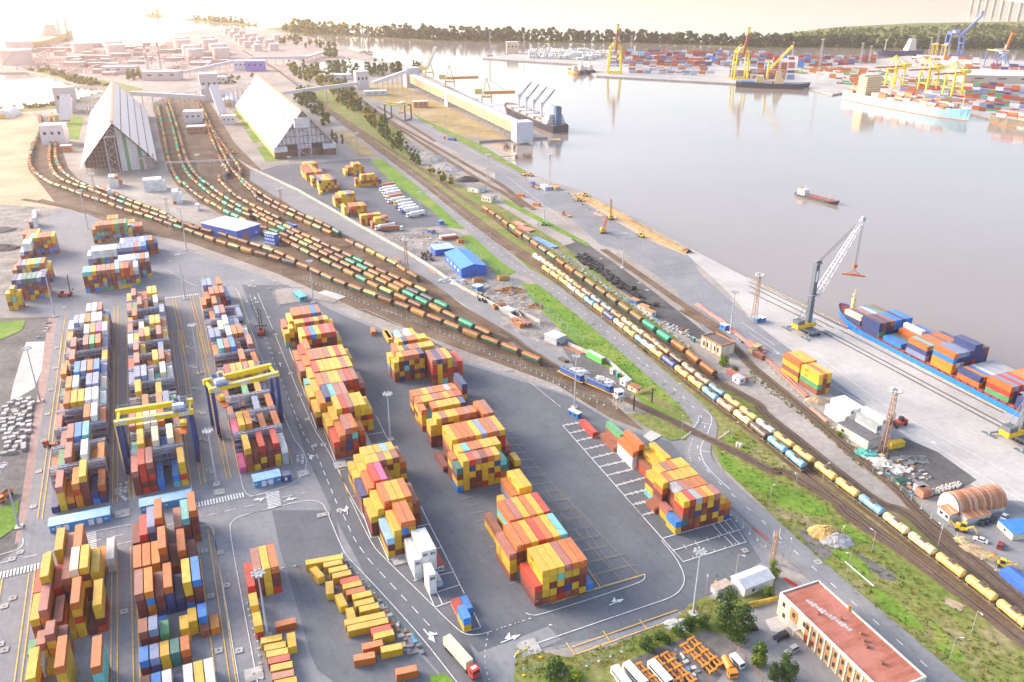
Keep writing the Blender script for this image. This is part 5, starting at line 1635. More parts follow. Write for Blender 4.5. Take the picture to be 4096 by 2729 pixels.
small('brick_house','small brick and white house by the empty flat wagons','building',('b2',1990,315),('b2',2040,300),11,5,(.60,.56,.48),(.32,.28,.25),wins=(('l',.25,1.2,1,2),('l',.5,1.2,1,2),('l',.75,1.2,1,2),('f',.5,1.2,1,2)),mat=M_CONC)
small('hut','long white hut with dark roof behind the brick house','hut',('b2',1885,235),('b2',1960,210),12,4,(.64,.64,.62),(.2,.18,.17),wins=(('f',.3,1,1,1.6),('f',.7,1,1,1.6),('l',.5,1,1,1.6)),mat=M_CONC)
for i,(t,x,y,x2,y2,dp,c,rc,lab)in enumerate((('b3',1120,1162,1160,1150,6,(.04,.2,.5),(.45,.22,.1),'blue cabin with rusty roof beside the coal yard'),('b3',1198,1215,1236,1200,6,(.62,.62,.6),(.5,.25,.1),'white cabin with orange roof beside the coal yard'),('b3',1248,1258,1285,1245,6,(.6,.6,.58),(.55,.24,.08),'nearer white cabin with orange roof beside the coal yard'),('b3',1855,1368,1890,1358,4,(.04,.2,.5),(.7,.7,.72),'blue cabin with white roof at the red pipe heap'),('b3',2115,1310,2150,1300,4,(.05,.25,.55),(.5,.6,.7),'left one of two blue cabins under the quay floodlight tower'),('b3',2160,1305,2192,1295,4,(.05,.25,.55),(.6,.65,.7),'right one of two blue cabins under the quay floodlight tower'),('b3',330,188,375,205,5,(.6,.62,.64),(.6,.6,.6),'pale cabin beside the shore floodlight tower'),('b3',372,212,430,205,4,(.40,.44,.5),(.5,.54,.6),'grey-blue cabin in front of the shore floodlight tower'),('b3',455,212,498,205,8,(.5,.4,.3),(.6,.3,.08),'cabin with orange roof right of the shore floodlight tower'),('b3',275,165,290,160,3,(.04,.2,.6),(.1,.3,.7),'tiny blue cabin near the terminal tractor'),('b2',1565,495,1600,490,3,(.03,.12,.5),(.2,.35,.7),'blue gate kiosk on the grass strip'),('d4',2165,400,2400,380,8,(.72,.66,.5),(.04,.2,.55),'cream hut with blue roof at the frame edge'),('c3',2110,185,2160,165,3,(.45,.28,.12),(.5,.36,.2),'brown hut by the red pipe heap'),('b2',1500,570,1530,560,5,(.04,.16,.42),(.5,.26,.1),'blue cabin with orange roof by the white container'),('a2',1635,1160,1685,1165,5,(.04,.13,.42),(.06,.16,.5),'blue cabin on the quay road'),('b2',415,1130,472,1118,12,(.02,.26,.36),(.15,.45,.55),'teal generator cabin on the kerbed island'),('b2',1875,1045,1925,1030,5,(.05,.2,.5),(.7,.72,.75),'blue and white cabin in the scrap yard'))):
 small('site_cabin',lab,'cabin',(t,x,y),(t,x2,y2),dp,2.7,c,rc,wins=W1)
h=Bld('store_cabin','long lime green store with grey roof beside the grass','store',('c3',835,285),('c3',865,275),('c3',710,220))
h.walls(3.2,(.12,.62,.10));h.flat(3.2,(.42,.46,.48),.12,.1)
h.win('f',h.w*.5,0,2,2.6,M_PAINT,'door',(.3,.1,.06))
p=G('c3',975,640)
o=thing('watch_cabin','white watch cabin on tall stilts beside the rails','cabin',(p.x,p.y,0),R(20))
b=MB()
for sx in(-1.7,1.7):
 for sy in(-1.7,1.7):
  b.bar((sx,sy,0),(sx,sy,6),.2,col=(.45,.42,.38))
for z0,z1 in((0,3),(3,6)):
 for sx in(-1.7,1.7):
  b.bar((sx,-1.7,z0),(sx,1.7,z1),.12,col=(.45,.42,.38));b.bar((-1.7,sx,z0),(1.7,sx,z1),.12,col=(.45,.42,.38))
b.build('stilts',M_RUSTY,o)
b=MB();b.box(0,0,6,5,5,.15,0,(.4,.37,.33));b.box(0,0,6.15,3.2,3.2,2.5,0,(.72,.72,.72));b.build('cabin',M_PAINT,o)
b=MB();b.box(0,0,8.65,3.7,3.7,.2,0,(.6,.62,.66));b.build('roof',M_PAINT,o)
b=MB()
for a,c,sx,sy in((0,-1.62,2.2,.06),(-1.62,0,.06,2.2)):
 b.box(a,c,7.1,sx,sy,1.0)
b.build('window',M_GLASS,o)
o=thing('signal_gantry','black-legged gantry with yellow truss over the grass edge','gantry',G('c3',1102,660),0)
q=G('c3',1252,600)-G('c3',1102,660)
b=MB();b.bar((0,0,0),(0,0,7.5),.6,col=(.05,.045,.04));b.bar((q.x,q.y,0),(q.x,q.y,7.5),.6,col=(.05,.045,.04));b.build('leg',M_PAINT,o)
b=MB();e=q.normalized()*1.5;b.truss((-e.x,-e.y,7.9),(q.x+e.x,q.y+e.y,7.9),.9,12,.16,(.5,.36,.14));b.build('truss',M_RUSTY,o)
YS=R(23.2)
def a_store(name,label,fl,wid,length,eave,ridge,colr,seams):
 o=thing(name,label,'storehouse',fl,YS)
 prof=[(0,0),(wid,0),(wid,eave),(wid/2,ridge),(0,eave)]
 ov=4.5
 b=MB()
 for s_ in(0,1):
  x0,z0=(-1.5,eave-1.2)if s_==0 else(wid+1.5,eave-1.2)
  b.add([(x0,-ov,z0),(wid/2,-ov,ridge+.6),(wid/2,length,ridge+.6),(x0,length,z0)],[(0,1,2,3)if s_==0 else(3,2,1,0)],colr)
  b.add([(x0,-ov,z0-.5),(wid/2,-ov,ridge+.1),(wid/2,length,ridge+.1),(x0,length,z0-.5)],[(3,2,1,0)if s_==0 else(0,1,2,3)],(.3,.28,.28))
 b.build('roof',M_CORR,o)
 return o,prof,ov
p=G('a1',695,1440)
w_,ln_,ev,rg_=64.0,335.0,9.0,46.0
o,prof,ov=a_store('gabled_store','tall open-ended gabled store with white stepped roof bands',(p.x,p.y,0),w_,ln_,ev,rg_,(.66,.60,.58),5)
b=MB()
for k in range(1,5):
 f=k/5
 for s_ in(0,1):
  x0=-1.5 if s_==0 else w_+1.5
  xx=x0+(w_/2-x0)*f
  zz=ev-1.2+(rg_+.6-ev+1.2)*f
  nst=26
  b=MB()
  for j in range(nst):
   y0,y1=-ov+(ln_+ov)*j/nst,-ov+(ln_+ov)*(j+1)/nst
   b.box(xx+(.35 if s_ else-.35)*(j%2),(y0+y1)/2,zz-.15,.9,y1-y0,.55,0,(.30,.20,.18))
  b.build('roof_seam',M_MATTE,o)
b=MB();b.box(w_/2,ln_/2-2,rg_+.4,2.6,ln_,1.6,0,(.50,.26,.16));b.build('ridge_conveyor',M_RUSTY,o)
b=MB();b.add([(1,30,0),(w_-1,30,0),(w_-1,30,ev),(w_/2,30,rg_-.5),(1,30,ev)],[(0,1,2,3,4)],(.16,.13,.13))
b.box(w_/2,ln_-2,0,w_-2,.5,ev,0,(.4,.36,.35))
for s_ in(0,1):
 b.box(.3 if s_==0 else w_-.3,ln_/2+15,0,.5,ln_-32,ev-1,0,(.5,.46,.45))
b.build('wall',M_MATTE,o)
b=MB()
for k in range(9):
 f=(k+.5)/9
 xx=1.5+f*(w_/2-3)
 b.bar((xx,1.0,0),(xx,1.0,ev+(rg_-ev)*xx/(w_/2)-1.5),.35,col=(.32,.28,.28))
 z=3+k*4.2
 xa=1 if z<ev else(z-ev)/(rg_-ev)*w_/2+1
 b.bar((xa,1.0,z),(w_*.36,1.0,z),.3,col=(.34,.30,.30))
b.build('end_frame',M_MATTE,o)
b=MB()
for x0,x1,c in((.52,.60,(.62,.60,.60)),(.60,.65,(.10,.30,.16)),(.65,.74,(.62,.60,.6)),(.78,.83,(.10,.30,.16)),(.74,.78,(.6,.58,.58)),(.83,.9,(.62,.6,.6))):
 xa,xb=x0*w_,x1*w_
 za,zb_=ev+(rg_-ev)*(1-(xa-w_/2)/(w_/2))-2.5,ev+(rg_-ev)*(1-(xb-w_/2)/(w_/2))-2.5
 b.add([(xa,2,0),(xb,2,0),(xb,2,zb_),(xa,2,za)],[(0,1,2,3)],c)
b.build('end_cladding',M_CORR,o)
b=MB();b.truss((w_*.43,-6,0),(w_*.43,-6,rg_-11),8.5,5,.5,(.46,.44,.46));b.box(w_*.45,-5,rg_-12,10,8,.5,0,(.45,.42,.42));b.truss((w_*.45,-5,rg_-11),(w_*.48,-3,rg_-2),7,3,.4,(.5,.45,.45));b.build('stair_tower',M_PAINT,o)
b=MB();b.truss((w_*.86,-3,0),(w_*.86,-3,12),11,2,.5,(.42,.36,.36));b.box(w_*.86,-3,12,12.5,10,.5,0,(.45,.4,.4));b.build('loading_frame',M_RUSTY,o)
b=MB();b.box(w_*.93,8,0,8,14,12,0,(.36,.30,.30));b.build('side_porch',M_MATTE,o)
p=G('a2',205,1305)
w_,ln_,ev,rg_=62.0,322.0,9.0,46.0
o,prof,ov=a_store('gabled_store','tall closed gabled store with cream roof and brick-based end wall',(p.x,p.y,0),w_,ln_,ev,rg_,(.74,.66,.5),5)
b=MB()
for k in range(1,5):
 yy=ln_*k/5-12
 for s_ in(0,1):
  x0=-1.5 if s_==0 else w_+1.5
  b.bar((x0,yy,ev-.9),(w_/2,yy,rg_+.9),.5,.4,(.36,.2,.08))
 b.build('roof_seam',M_MATTE,o)
 b=MB()
 b.box(w_*.34,yy-3,rg_*.72,2.5,3,2.5,0,(.4,.3,.2))
 b.build('roof_vent',M_MATTE,o)
 b=MB()
b.box(w_/2,ln_/2-2,rg_+.5,2.2,ln_,.7,0,(.5,.27,.1))
b.build('ridge_cap',M_MATTE,o)
b=MB();b.add([(0,0,0),(w_,0,0),(w_,0,ev),(w_/2,0,rg_-.5),(0,0,ev)],[(0,1,2,3,4)],(.60,.57,.60))
b.box(.3,ln_/2,0,.6,ln_,ev-1,0,(.60,.44,.14));b.box(w_-.3,ln_/2,0,.6,ln_,ev-1,0,(.4,.3,.2));b.box(w_/2,ln_-.5,0,w_-2,.5,ev,0,(.5,.46,.45))
b.build('wall',M_MATTE,o)
b=MB();b.box(w_/2,-.15,0,w_-.5,.3,7.5,0,(.18,.10,.085));b.build('brick_base',M_MATTE,o)
b=MB()
for k in range(1,14):
 xx=w_*k/14
 b.box(xx,-.2,7.5,.5,.25,ev+(rg_-ev)*(1-abs(xx-w_/2)/(w_/2))-8.5,0,(.24,.13,.12))
for z in(12,20,28):
 xa=(z-ev)/(rg_-ev)*w_/2
 b.box(w_/2,-.22,z,w_-2*xa-2,.25,.6,0,(.24,.13,.12))
b.build('end_frame',M_MATTE,o)
b=MB()
for x0,x1 in((.18,.38),(.62,.8)):
 b.box(w_*(x0+x1)/2,-.25,7.6,w_*(x1-x0),.2,5,0,(.13,.11,.13))
b.build('glazing',M_GLASS,o)
for x0 in(.1,.9):
 b=MB();b.box(w_*x0,-3,0,13,6,6.5,0,(.18,.10,.085));b.box(w_*x0,-3,6.5,13.2,6.2,5,0,(.60,.58,.60));b.build('porch',M_MATTE,o)
b=MB();b.truss((w_*.48,-6,0),(w_*.48,-6,30),12,4,.6,(.55,.54,.62));b.build('stair_tower',M_PAINT,o)
b=MB();b.box(w_*.48,-4,30,16,12,9,0,(.64,.60,.62));b.prism([(w_*.48-8.5,-10.5),(w_*.48+8.5,-10.5),(w_*.48+8.5,3),(w_*.48-8.5,3)],39.01,39.7,(.5,.4,.3));b.build('head_house',M_MATTE,o)
A_,B_=G('a2',2170,985,23),G('a2',1310,600,23)
dv=B_-A_
o=thing('conveyor_gallery','long raised conveyor gallery on steel stilts along the pier','gallery',(A_.x,A_.y,0),math.atan2(dv.y,dv.x)-math.pi/2)
Lg=dv.length
b=MB();b.box(6,Lg/2,8,12,Lg,11,0,(.58,.42,.24));b.build('wall',M_CORR,o)
b=MB();b.profile([(-.8,19),(6,21),(12.8,19),(12.8,19.4),(6,21.4),(-.8,19.4)],0,1);b=MB()
b.M=Matrix.Rotation(math.pi/2,4,'Z');b.profile([(-12.8,19.02),(-6,21),(.8,19.02),(.8,19.5),(-6,21.5),(-12.8,19.5)],0,Lg,(.50,.48,.48));b.build('roof',M_MATTE,o)
b=MB()
nf=90
for k in range(nf):
 b.box(-.1,(k+.5)*Lg/nf,9,.25,Lg/nf*.28,9.5,0,(.28,.25,.24))
b.build('wall_panels',M_MATTE,o)
b=MB()
for k in range(24):
 yy=(k+.5)*Lg/24
 for xx in(1,11):
  b.bar((xx,yy,0),(xx,yy,8),.5,col=(.4,.36,.34))
 b.bar((1,yy,0),(11,yy,8),.35,col=(.4,.36,.34))
b.build('stilts',M_PAINT,o)
b=MB();b.box(8,-8,0,20,16,22,0,(.60,.59,.62));b.build('end_tower',M_CORR,o)
b=MB();b.box(6,Lg*.56,0,13,14,19,0,(.55,.54,.55));b.build('mid_tower',M_CORR,o)
b=MB();b.box(6,Lg+9,0,22,20,30,0,(.56,.52,.52));b.build('far_tower',M_CORR,o)
def conveyor(label,t,a,za,t2,c,zc,w=5,hgt_=4.5,col=(.58,.54,.56),st=True):
 p,q=G(t,*a,za),G(t2,*c,zc)
 o=thing('conveyor_bridge',label,'conveyor',(p.x,p.y,0),0,'covered conveyor bridges')
 r=q-Vector((p.x,p.y,0))
 b=MB();b.bar((0,0,za),(r.x,r.y,zc),w,hgt_,col);b.build('housing',M_CORR,o)
 b=MB();b.bar((0,0,za+hgt_/2+.15),(r.x,r.y,zc+hgt_/2+.15),w+.6,.3,(.6,.57,.58));b.build('roof',M_MATTE,o)
 if st:
  b=MB()
  for k in range(1,7):
   f=k/7
   z=za+(zc-za)*f-hgt_/2
   if z>3:
    b.bar((r.x*f-1.5,r.y*f,0),(r.x*f,r.y*f,z),.5,col=(.42,.38,.38));b.bar((r.x*f+1.5,r.y*f,0),(r.x*f,r.y*f,z),.5,col=(.42,.38,.38))
  b.build('stilts',M_PAINT,o)
conveyor('conveyor bridge from the far end of the pier gallery to the grey tower','a2',(1010,690),18,'a2',(1290,590),28)
conveyor('conveyor bridge from the grey tower across the tracks','a2',(270,770),10,'a2',(900,690),24)
conveyor('conveyor bridge behind the open-ended store','a1',(640,840),12,'a1',(870,775),26,6)
conveyor('lower conveyor bridge behind the open-ended store','a1',(640,885),8,'a1',(810,855),14,6)
conveyor('conveyor bridge crossing over the sidings','a1',(1080,770),26,'a1',(1690,805),22,6)
conveyor('steep conveyor bridge from the sidings up to the twin-window tower','a1',(1220,830),8,'a1',(1680,720),34,6)
conveyor('conveyor bridge from the twin-window tower towards the cream store','a1',(1810,770),20,'a1',(2070,700),34,6)
conveyor('sloping conveyor down to the ground beside the grass','a1',(540,1000),3,'a1',(545,800),30,13,6,st=False)
conveyor('sloping conveyor below the twin-window tower','a1',(1840,950),4,'a1',(1760,720),34,10,6,st=False)
conveyor('long pipe-like conveyor in the oil depot','a1',(1500,600),10,'a1',(1920,510),14,5)
conveyor('high white conveyor past the depot trees','a2',(0,480),14,'a2',(480,475),14,5)
conveyor('covered platform roof by the dock basin','a2',(400,490),8,'a2',(640,420),8,12,3)
def tower(label,t,bx,by,w,d,hh,col=(.56,.53,.55),yaw=22,name='transfer_tower',cat='tower'):
 p=G(t,bx,by)
 o=thing(name,label,cat,(p.x,p.y,0),R(yaw))
 b=MB();b.box(0,d/2,-.2,w,d,hh+.2,0,col);b.build('wall',M_CORR,o)
 b=MB();b.box(0,d/2,hh+.002,w+1,d+1,.6,0,(.62,.6,.6));b.build('roof',M_MATTE,o)
 b=MB()
 for k in range(3):
  b.box(w*(-.3+.3*k),-.08,hh*.55,w*.12,.15,hh*.15)
 b.build('window',M_GLASS,o)
 return o
tower('grey transfer tower beside the yellow trees','a2',935,740,20,18,27)
tower('square conveyor tower beside the lake','a1',560,930,26,20,32,(.52,.46,.47))
tower('twin-window conveyor tower between the two big stores','a1',1745,840,25,22,38,(.54,.47,.47))
tower('white loading house over the left tracks','a1',450,1200,24,20,21,(.68,.64,.66),14,'loading_house','building')
tower('white loading house among the right sidings','a1',1600,1020,22,18,14,(.68,.64,.66),14,'loading_house','building')
tower('rusty low loading shed in front of the white loading house','a1',1620,1100,20,14,7,(.40,.2,.14),14,'loading_shed','building')
tower('orange brick hut by the left tracks','a1',545,1255,10,8,6,(.55,.22,.08),14,'brick_hut','hut')
tower('white square store by the conveyor foot','a1',1890,1030,17,14,10,(.66,.62,.64),14,'white_store','building')
tower('low white office beside the grey tower','a2',1040,790,34,16,6,(.58,.56,.60),14,'low_office','building')
tower('orange brick kiosk in the dry field','a2',1410,890,20,10,8,(.52,.22,.07),10,'brick_hut','hut')
tower('white house behind the yellow trees','a2',700,660,55,20,8,(.6,.56,.57),8,'white_house','building')
tower('white office part of the blue and white depot building','a1',1990,580,26,20,16,(.66,.62,.7),10,'depot_office','building')
tower('blue annex of the blue and white depot building','a1',2110,590,34,20,18,(.2,.16,.55),10,'depot_annex','building')
tower('pale gabled hut by the depot road','a1',1810,690,24,18,10,(.6,.54,.5),12,'hut','hut')
tower('long white boiler house below the chimneys','a1',1330,665,62,24,14,(.55,.45,.44),6,'boiler_house','building')
tower('low pale depot hall left of the chimneys','a1',980,610,60,24,12,(.6,.5,.49),4,'depot_hall','building')
tower('control tower house on the far pier tip','a2',2165,445,26,18,24,(.58,.46,.33),4,'pier_house','building')
tower('grey shed at the right of the far terminal','a4',2080,690,120,90,12,(.5,.42,.34),-10,'terminal_shed','shed')
for t,x,y,w,d,hh,lab in(('a1',20,980,26,40,10,'half-round store at the left edge by the lake'),('a1',1890,880,26,44,10,'nearer half-round white store with yellow door'),('a1',1850,840,26,30,10,'farther half-round white store')):
 p=G(t,x,y)
 o=thing('round_store',lab,'store',(p.x,p.y,0),R(14))
 pr=[(-w/2*math.cos(math.pi*k/10),hh*math.sin(math.pi*k/10))for k in range(11)]
 b=MB();b.M=Matrix.Rotation(math.pi/2,4,'Z');b.profile([(-y_,z_)for y_,z_ in pr],0,d,(.64,.6,.6));b.build('shell',M_CORR,o)
 b=MB();b.box(0,-.15,0,w*.3,.3,hh*.5,0,(.6,.4,.05));b.build('door',M_PAINT,o)
tk0=thing('storage_tank','','oil tank',(0,0,0),0,'white oil storage tanks of the depot')
b=MB();b.cyl((0,0,-.2),(0,0,1),1,n=32,col=(.62,.47,.43),cap=False);b.build('shell',M_PAINT,tk0)  # the pinkish shade on the tank sides is put into the shell colour
b=MB();b.cyl((0,0,1.0),(0,0,1.1),1.02,.08,32,(.76,.71,.7));b.build('roof',M_PAINT,tk0)
b=MB();b.cyl((0,0,.985),(0,0,1.03),1.035,n=32,col=(.5,.42,.4),cap=False);b.build('rim',M_PAINT,tk0)
for tm in tk0.children:
 for f in tm.data.polygons:
  f.use_smooth=False
b=MB()
for k in range(12):
 a0,a1=.08*k-1.9,.08*(k+1)-1.9
 b.bar((math.cos(a0)*1.03,math.sin(a0)*1.03,k/12),(math.cos(a1)*1.03,math.sin(a1)*1.03,(k+1)/12),.03,.03,(.45,.36,.34))
b.build('stair',M_PAINT,tk0)
first=True
TK=[('a1',650,445,78,20,'wide tank right of the moored ship'),('a1',650,430,70,20,'tank just behind the wide tank'),('a1',935,470,76,22,'wide tank in the depot centre'),('a1',920,440,72,22,'tank behind the depot centre'),('a1',1490,425,66,22,'rear left tank of the six-tank group'),('a1',1480,390,66,20,'farthest left tank of the six-tank group'),('a1',1560,465,74,20,'middle left tank of the six-tank group'),('a1',1592,500,68,20,'bright front left tank of the six-tank group'),('a1',1720,420,66,22,'rear right tank of the six-tank group'),('a1',1700,385,62,20,'farthest right tank of the six-tank group'),('a1',1785,455,70,20,'middle right tank of the six-tank group'),('a1',1810,490,68,20,'bright front right tank of the six-tank group'),('a1',70,545,135,26,'giant tank at the left edge with a dark rim'),('a1',110,440,110,22,'giant tank behind the one at the left edge')]
for i in range(5):
 TK.append(('a1',1870+i*40,285+i*30,28,14,'tank %d in the left file of small tanks'%(i+1)))
for i in range(5):
 TK.append(('a1',1945+i*45,280+i*30,28,14,'tank %d in the middle file of small tanks'%(i+1)))
for i in range(3):
 TK.append(('a2',20+i*60,330+i*30,32,14,'tank %d in the right file of small tanks'%(i+1)))
for x,y,w,hh,d in[(55,430,38,14,'front left'),(190,425,40,14,'front right'),(160,385,34,14,'back'),(215,345,30,14,'small far'),(80,360,30,14,'small middle')]:
 TK.append(('a2',x,y,w,hh,d+' tank of the depot corner by the covered platform'))
for t,x,y,wpx,hh,d in TK:
 q0,q1=G(t,x-wpx,y-6),G(t,x+wpx,y-6)
 r_=(q1-q0).length/2
 c_=(q0+q1)/2+Vector((0,r_*.9,0))
 lab='white '+d if not d.startswith('wh')else d
 if first:
  k0=tk0
  k0.location=(c_.x,c_.y,0)
  k0.scale=(r_,r_,hh)
  k0['label']=lab
  first=False
 else:
  dup(tk0,(c_.x,c_.y,0),0,lab,scale=(r_,r_,hh))
for t,x,y,lab in(('a1',1230,640,'left one of the two striped depot chimneys'),('a1',1335,620,'right one of the two striped depot chimneys')):
 p=G(t,x,y)
 o=thing('chimney',lab,'chimney',(p.x,p.y,0),0)
 b=MB()
 for k in range(7):
  b.cyl((0,0,k*8),(0,0,k*8+8),3.0-k*.2,3.0-(k+1)*.2,14,(.55,.30,.24)if k in(4,6)else(.62,.54,.5),cap=k==6)
 b.build('shaft',M_MATTE,o)
 b=MB();b.cyl((0,0,50),(0,0,51),2.6,n=14,col=(.3,.2,.18));b.build('gallery',M_MATTE,o)
rp_=random.Random(9)
for k in range(70):
 x,y=rp_.uniform(260,1750),rp_.uniform(370,610)
 p=G('a1',x,y)
 o=thing('pipe_rack','low pipe rack among the depot tanks','pipe rack',(p.x,p.y,0),R(rp_.choice([0,90,12,100])),'pipe racks of the oil depot')
 L_=rp_.uniform(40,110)
 b=MB()
 for j in range(3):
  b.bar((-L_/2,j*1.6,5),(L_/2,j*1.6,5),.9,col=(.46,.30,.26))
 b.build('pipes',M_PAINT,o)
 b=MB()
 for j in range(5):
  b.bar((-L_/2+j*L_/4,1.6,0),(-L_/2+j*L_/4,1.6,5),1.2,col=(.36,.22,.19))
 b.build('stands',M_PAINT,o)
for k in range(44):
 x,y=rp_.uniform(300,1900),rp_.uniform(380,630)
 p=G('a1',x,y)
 o=thing('depot_shed','small pale shed among the depot pipes','shed',(p.x,p.y,0),R(rp_.uniform(0,14)),'small sheds of the oil depot')
 a,c,hh=rp_.uniform(14,40),rp_.uniform(10,18),rp_.uniform(4,9)
 b=MB();b.box(0,0,0,a,c,hh,0,(.50,.34,.30));b.build('wall',M_MATTE,o)
 b=MB();b.box(0,0,hh+.01,a+1,c+1,.5,0,(.62,.55,.53));b.build('roof',M_MATTE,o)
 # ---- cranes
YEL,NAVY,STEEL=(.74,.56,.01),(.015,.05,.19),(.34,.36,.40)
def zat(t,x,y,ref):
 """height at which the picture point stands over ground point ref"""
 return min((k*.5 for k in range(0,240)),key=lambda z:abs(G(t,x,y,z).y-ref.y))
def lettering(txt,size,loc,rot,parent,col=(.01,.01,.012),name='lettering'):
 cu=bpy.data.curves.new(name,'FONT')
 cu.body=txt
 cu.size=size
 cu.extrude=.02
 cu.align_x='CENTER'
 m=bpy.data.materials.get('lettering_%d'%(col[0]>.3))or nmat('lettering_%d'%(col[0]>.3))[0]
 m.node_tree.nodes['Principled BSDF'].inputs['Base Color'].default_value=(*col,1)
 cu.materials.append(m)
 tmp=bpy.data.objects.new(name,cu)
 COL.objects.link(tmp)
 bpy.context.view_layer.update()
 me=bpy.data.meshes.new_from_object(tmp.evaluated_get(bpy.context.evaluated_depsgraph_get()))
 bpy.data.objects.remove(tmp)
 o=bpy.data.objects.new(name,me)
 COL.objects.link(o)
 o.parent=parent
 o.location=loc
 o.rotation_euler=rot
 return o
def rtg(label,code,fl,fr,trolley,plate_):
 L,R_=G(*fl),G(*fr)
 d=R_-L
 w=d.length
 o=thing('gantry_crane',label,'gantry crane',(L.x,L.y,0),math.atan2(d.y,d.x),'yellow gantry cranes over the container blocks')
 D=9.0
 ht=21.5
 for k,yy in enumerate((0,D)):
  b=MB();b.box(w/2,yy,ht,w+2.4,1.3,2.1,0,YEL);g=b.build('girder',M_PAINT,o)
  b=MB()
  b.box(w/2,yy+(-.9 if k==0 else .9),ht+2.0,w+2,.8,.1,0,STEEL)
  for j in range(14):
   x=-1+(w+2)*j/13
   b.bar((x,yy+(-1.3 if k==0 else 1.3),ht+2.1),(x,yy+(-1.3 if k==0 else 1.3),ht+3.2),.07,col=STEEL)
  b.bar((-1,yy+(-1.3 if k==0 else 1.3),ht+3.2),(w+1,yy+(-1.3 if k==0 else 1.3),ht+3.2),.1,col=STEEL)
  b.build('walkway',M_PAINT,g)
  if k==0:
   for x in(1.2,w-2.2):
    b=MB();b.box(x,-.68,ht+.35,3.2,.06,1.4,0,(.75,.75,.73));b.build('number_plate',M_PAINT,g)
    lettering(code,1.6,(x,-.74,ht+.5),(math.pi/2,0,0),g)
   b=MB();b.box(w*plate_,-.68,ht+.5,4.2,.06,1.0,0,(.6,.62,.68));b.build('name_plate',M_PAINT,g)
 for x in(0,w):
  for yy in(0,D):
   b=MB();b.bar((x,yy,1.8),(x,yy,ht),1.5,1.6,NAVY);b.build('leg',M_PAINT,o)
  b=MB();b.box(x,D/2,1.0,1.1,D+5,1.3,0,NAVY);s_=b.build('sill_beam',M_PAINT,o)
  b=MB()
  for yy in(-1.8,-.4,D+.4,D+1.8):
   b.cyl((x-.3,yy,.6),(x+.3,yy,.6),.6,n=12,col=(.5,.34,.03))
  b.build('wheels',M_PAINT,s_)
 for x in(0,w):
  b=MB();b.box(x,D/2,ht+.2,.9,D-1.4,1.4,0,YEL);b.build('end_beam',M_PAINT,o)
 b=MB()
 tx=w*trolley
 b.box(tx,D/2,ht+2.4,5.0,D+1.6,.5,0,(.15,.22,.36))
 b.box(tx-.3,D/2-3,ht+2.9,4.2,2.2,1.6,0,(.60,.64,.70))
 for a,c in((-1.5,0),(1.4,1),(0,2.5),(-1.2,3.4),(1.6,3.0)):
  b.cyl((tx+a-.8,D/2+c,ht+3.6),(tx+a+.8,D/2+c,ht+3.6),.6,n=10,col=(.12,.15,.2))
 b.box(tx+.2,D/2+1,ht+2.9,.7,.7,3,0,(.5,.52,.55))
 b.build('trolley',M_PAINT,o)
 b=MB()
 for a in(-1,1):
  for c in(-1.5,1.5):
   b.bar((tx+a*.9,D/2+c,ht+2.4),(tx+a*.9,D/2+c,16.5),.09,col=(.15,.15,.16))
 b.build('hoist_ropes',M_PAINT,o)
 b=MB();b.box(tx,D/2,15.2,2.2,3.4,1.5,0,(.70,.50,.02));b.box(tx,D/2,14.2,2.44,2.0,.5,0,(.5,.12,.03));b.box(tx,D/2,13.7,2.44,12.0,.5,0,(.5,.12,.03));b.build('spreader',M_PAINT,o)
 b=MB()
 for j in range(26):
  b.box(w*0-.9,-.4,2+j*.75,.8,.6,.1,0,(.55,.42,.1))
 for a in(-.5,.5):
  b.bar((-.9+a*.8,-.4,1.5),(-.9+a*.8,-.4,ht),.1,col=(.55,.42,.1))
 b.build('ladder',M_PAINT,o)
rtg('yellow and navy gantry crane marked C12 over the middle container block','C12',('c1',1060,1180),('c1',1640,1080),.86,.42)
rtg('yellow and navy gantry crane marked C11 over the right container block','C11',('c1',1812,888),('c2',262,745),.16,.5)
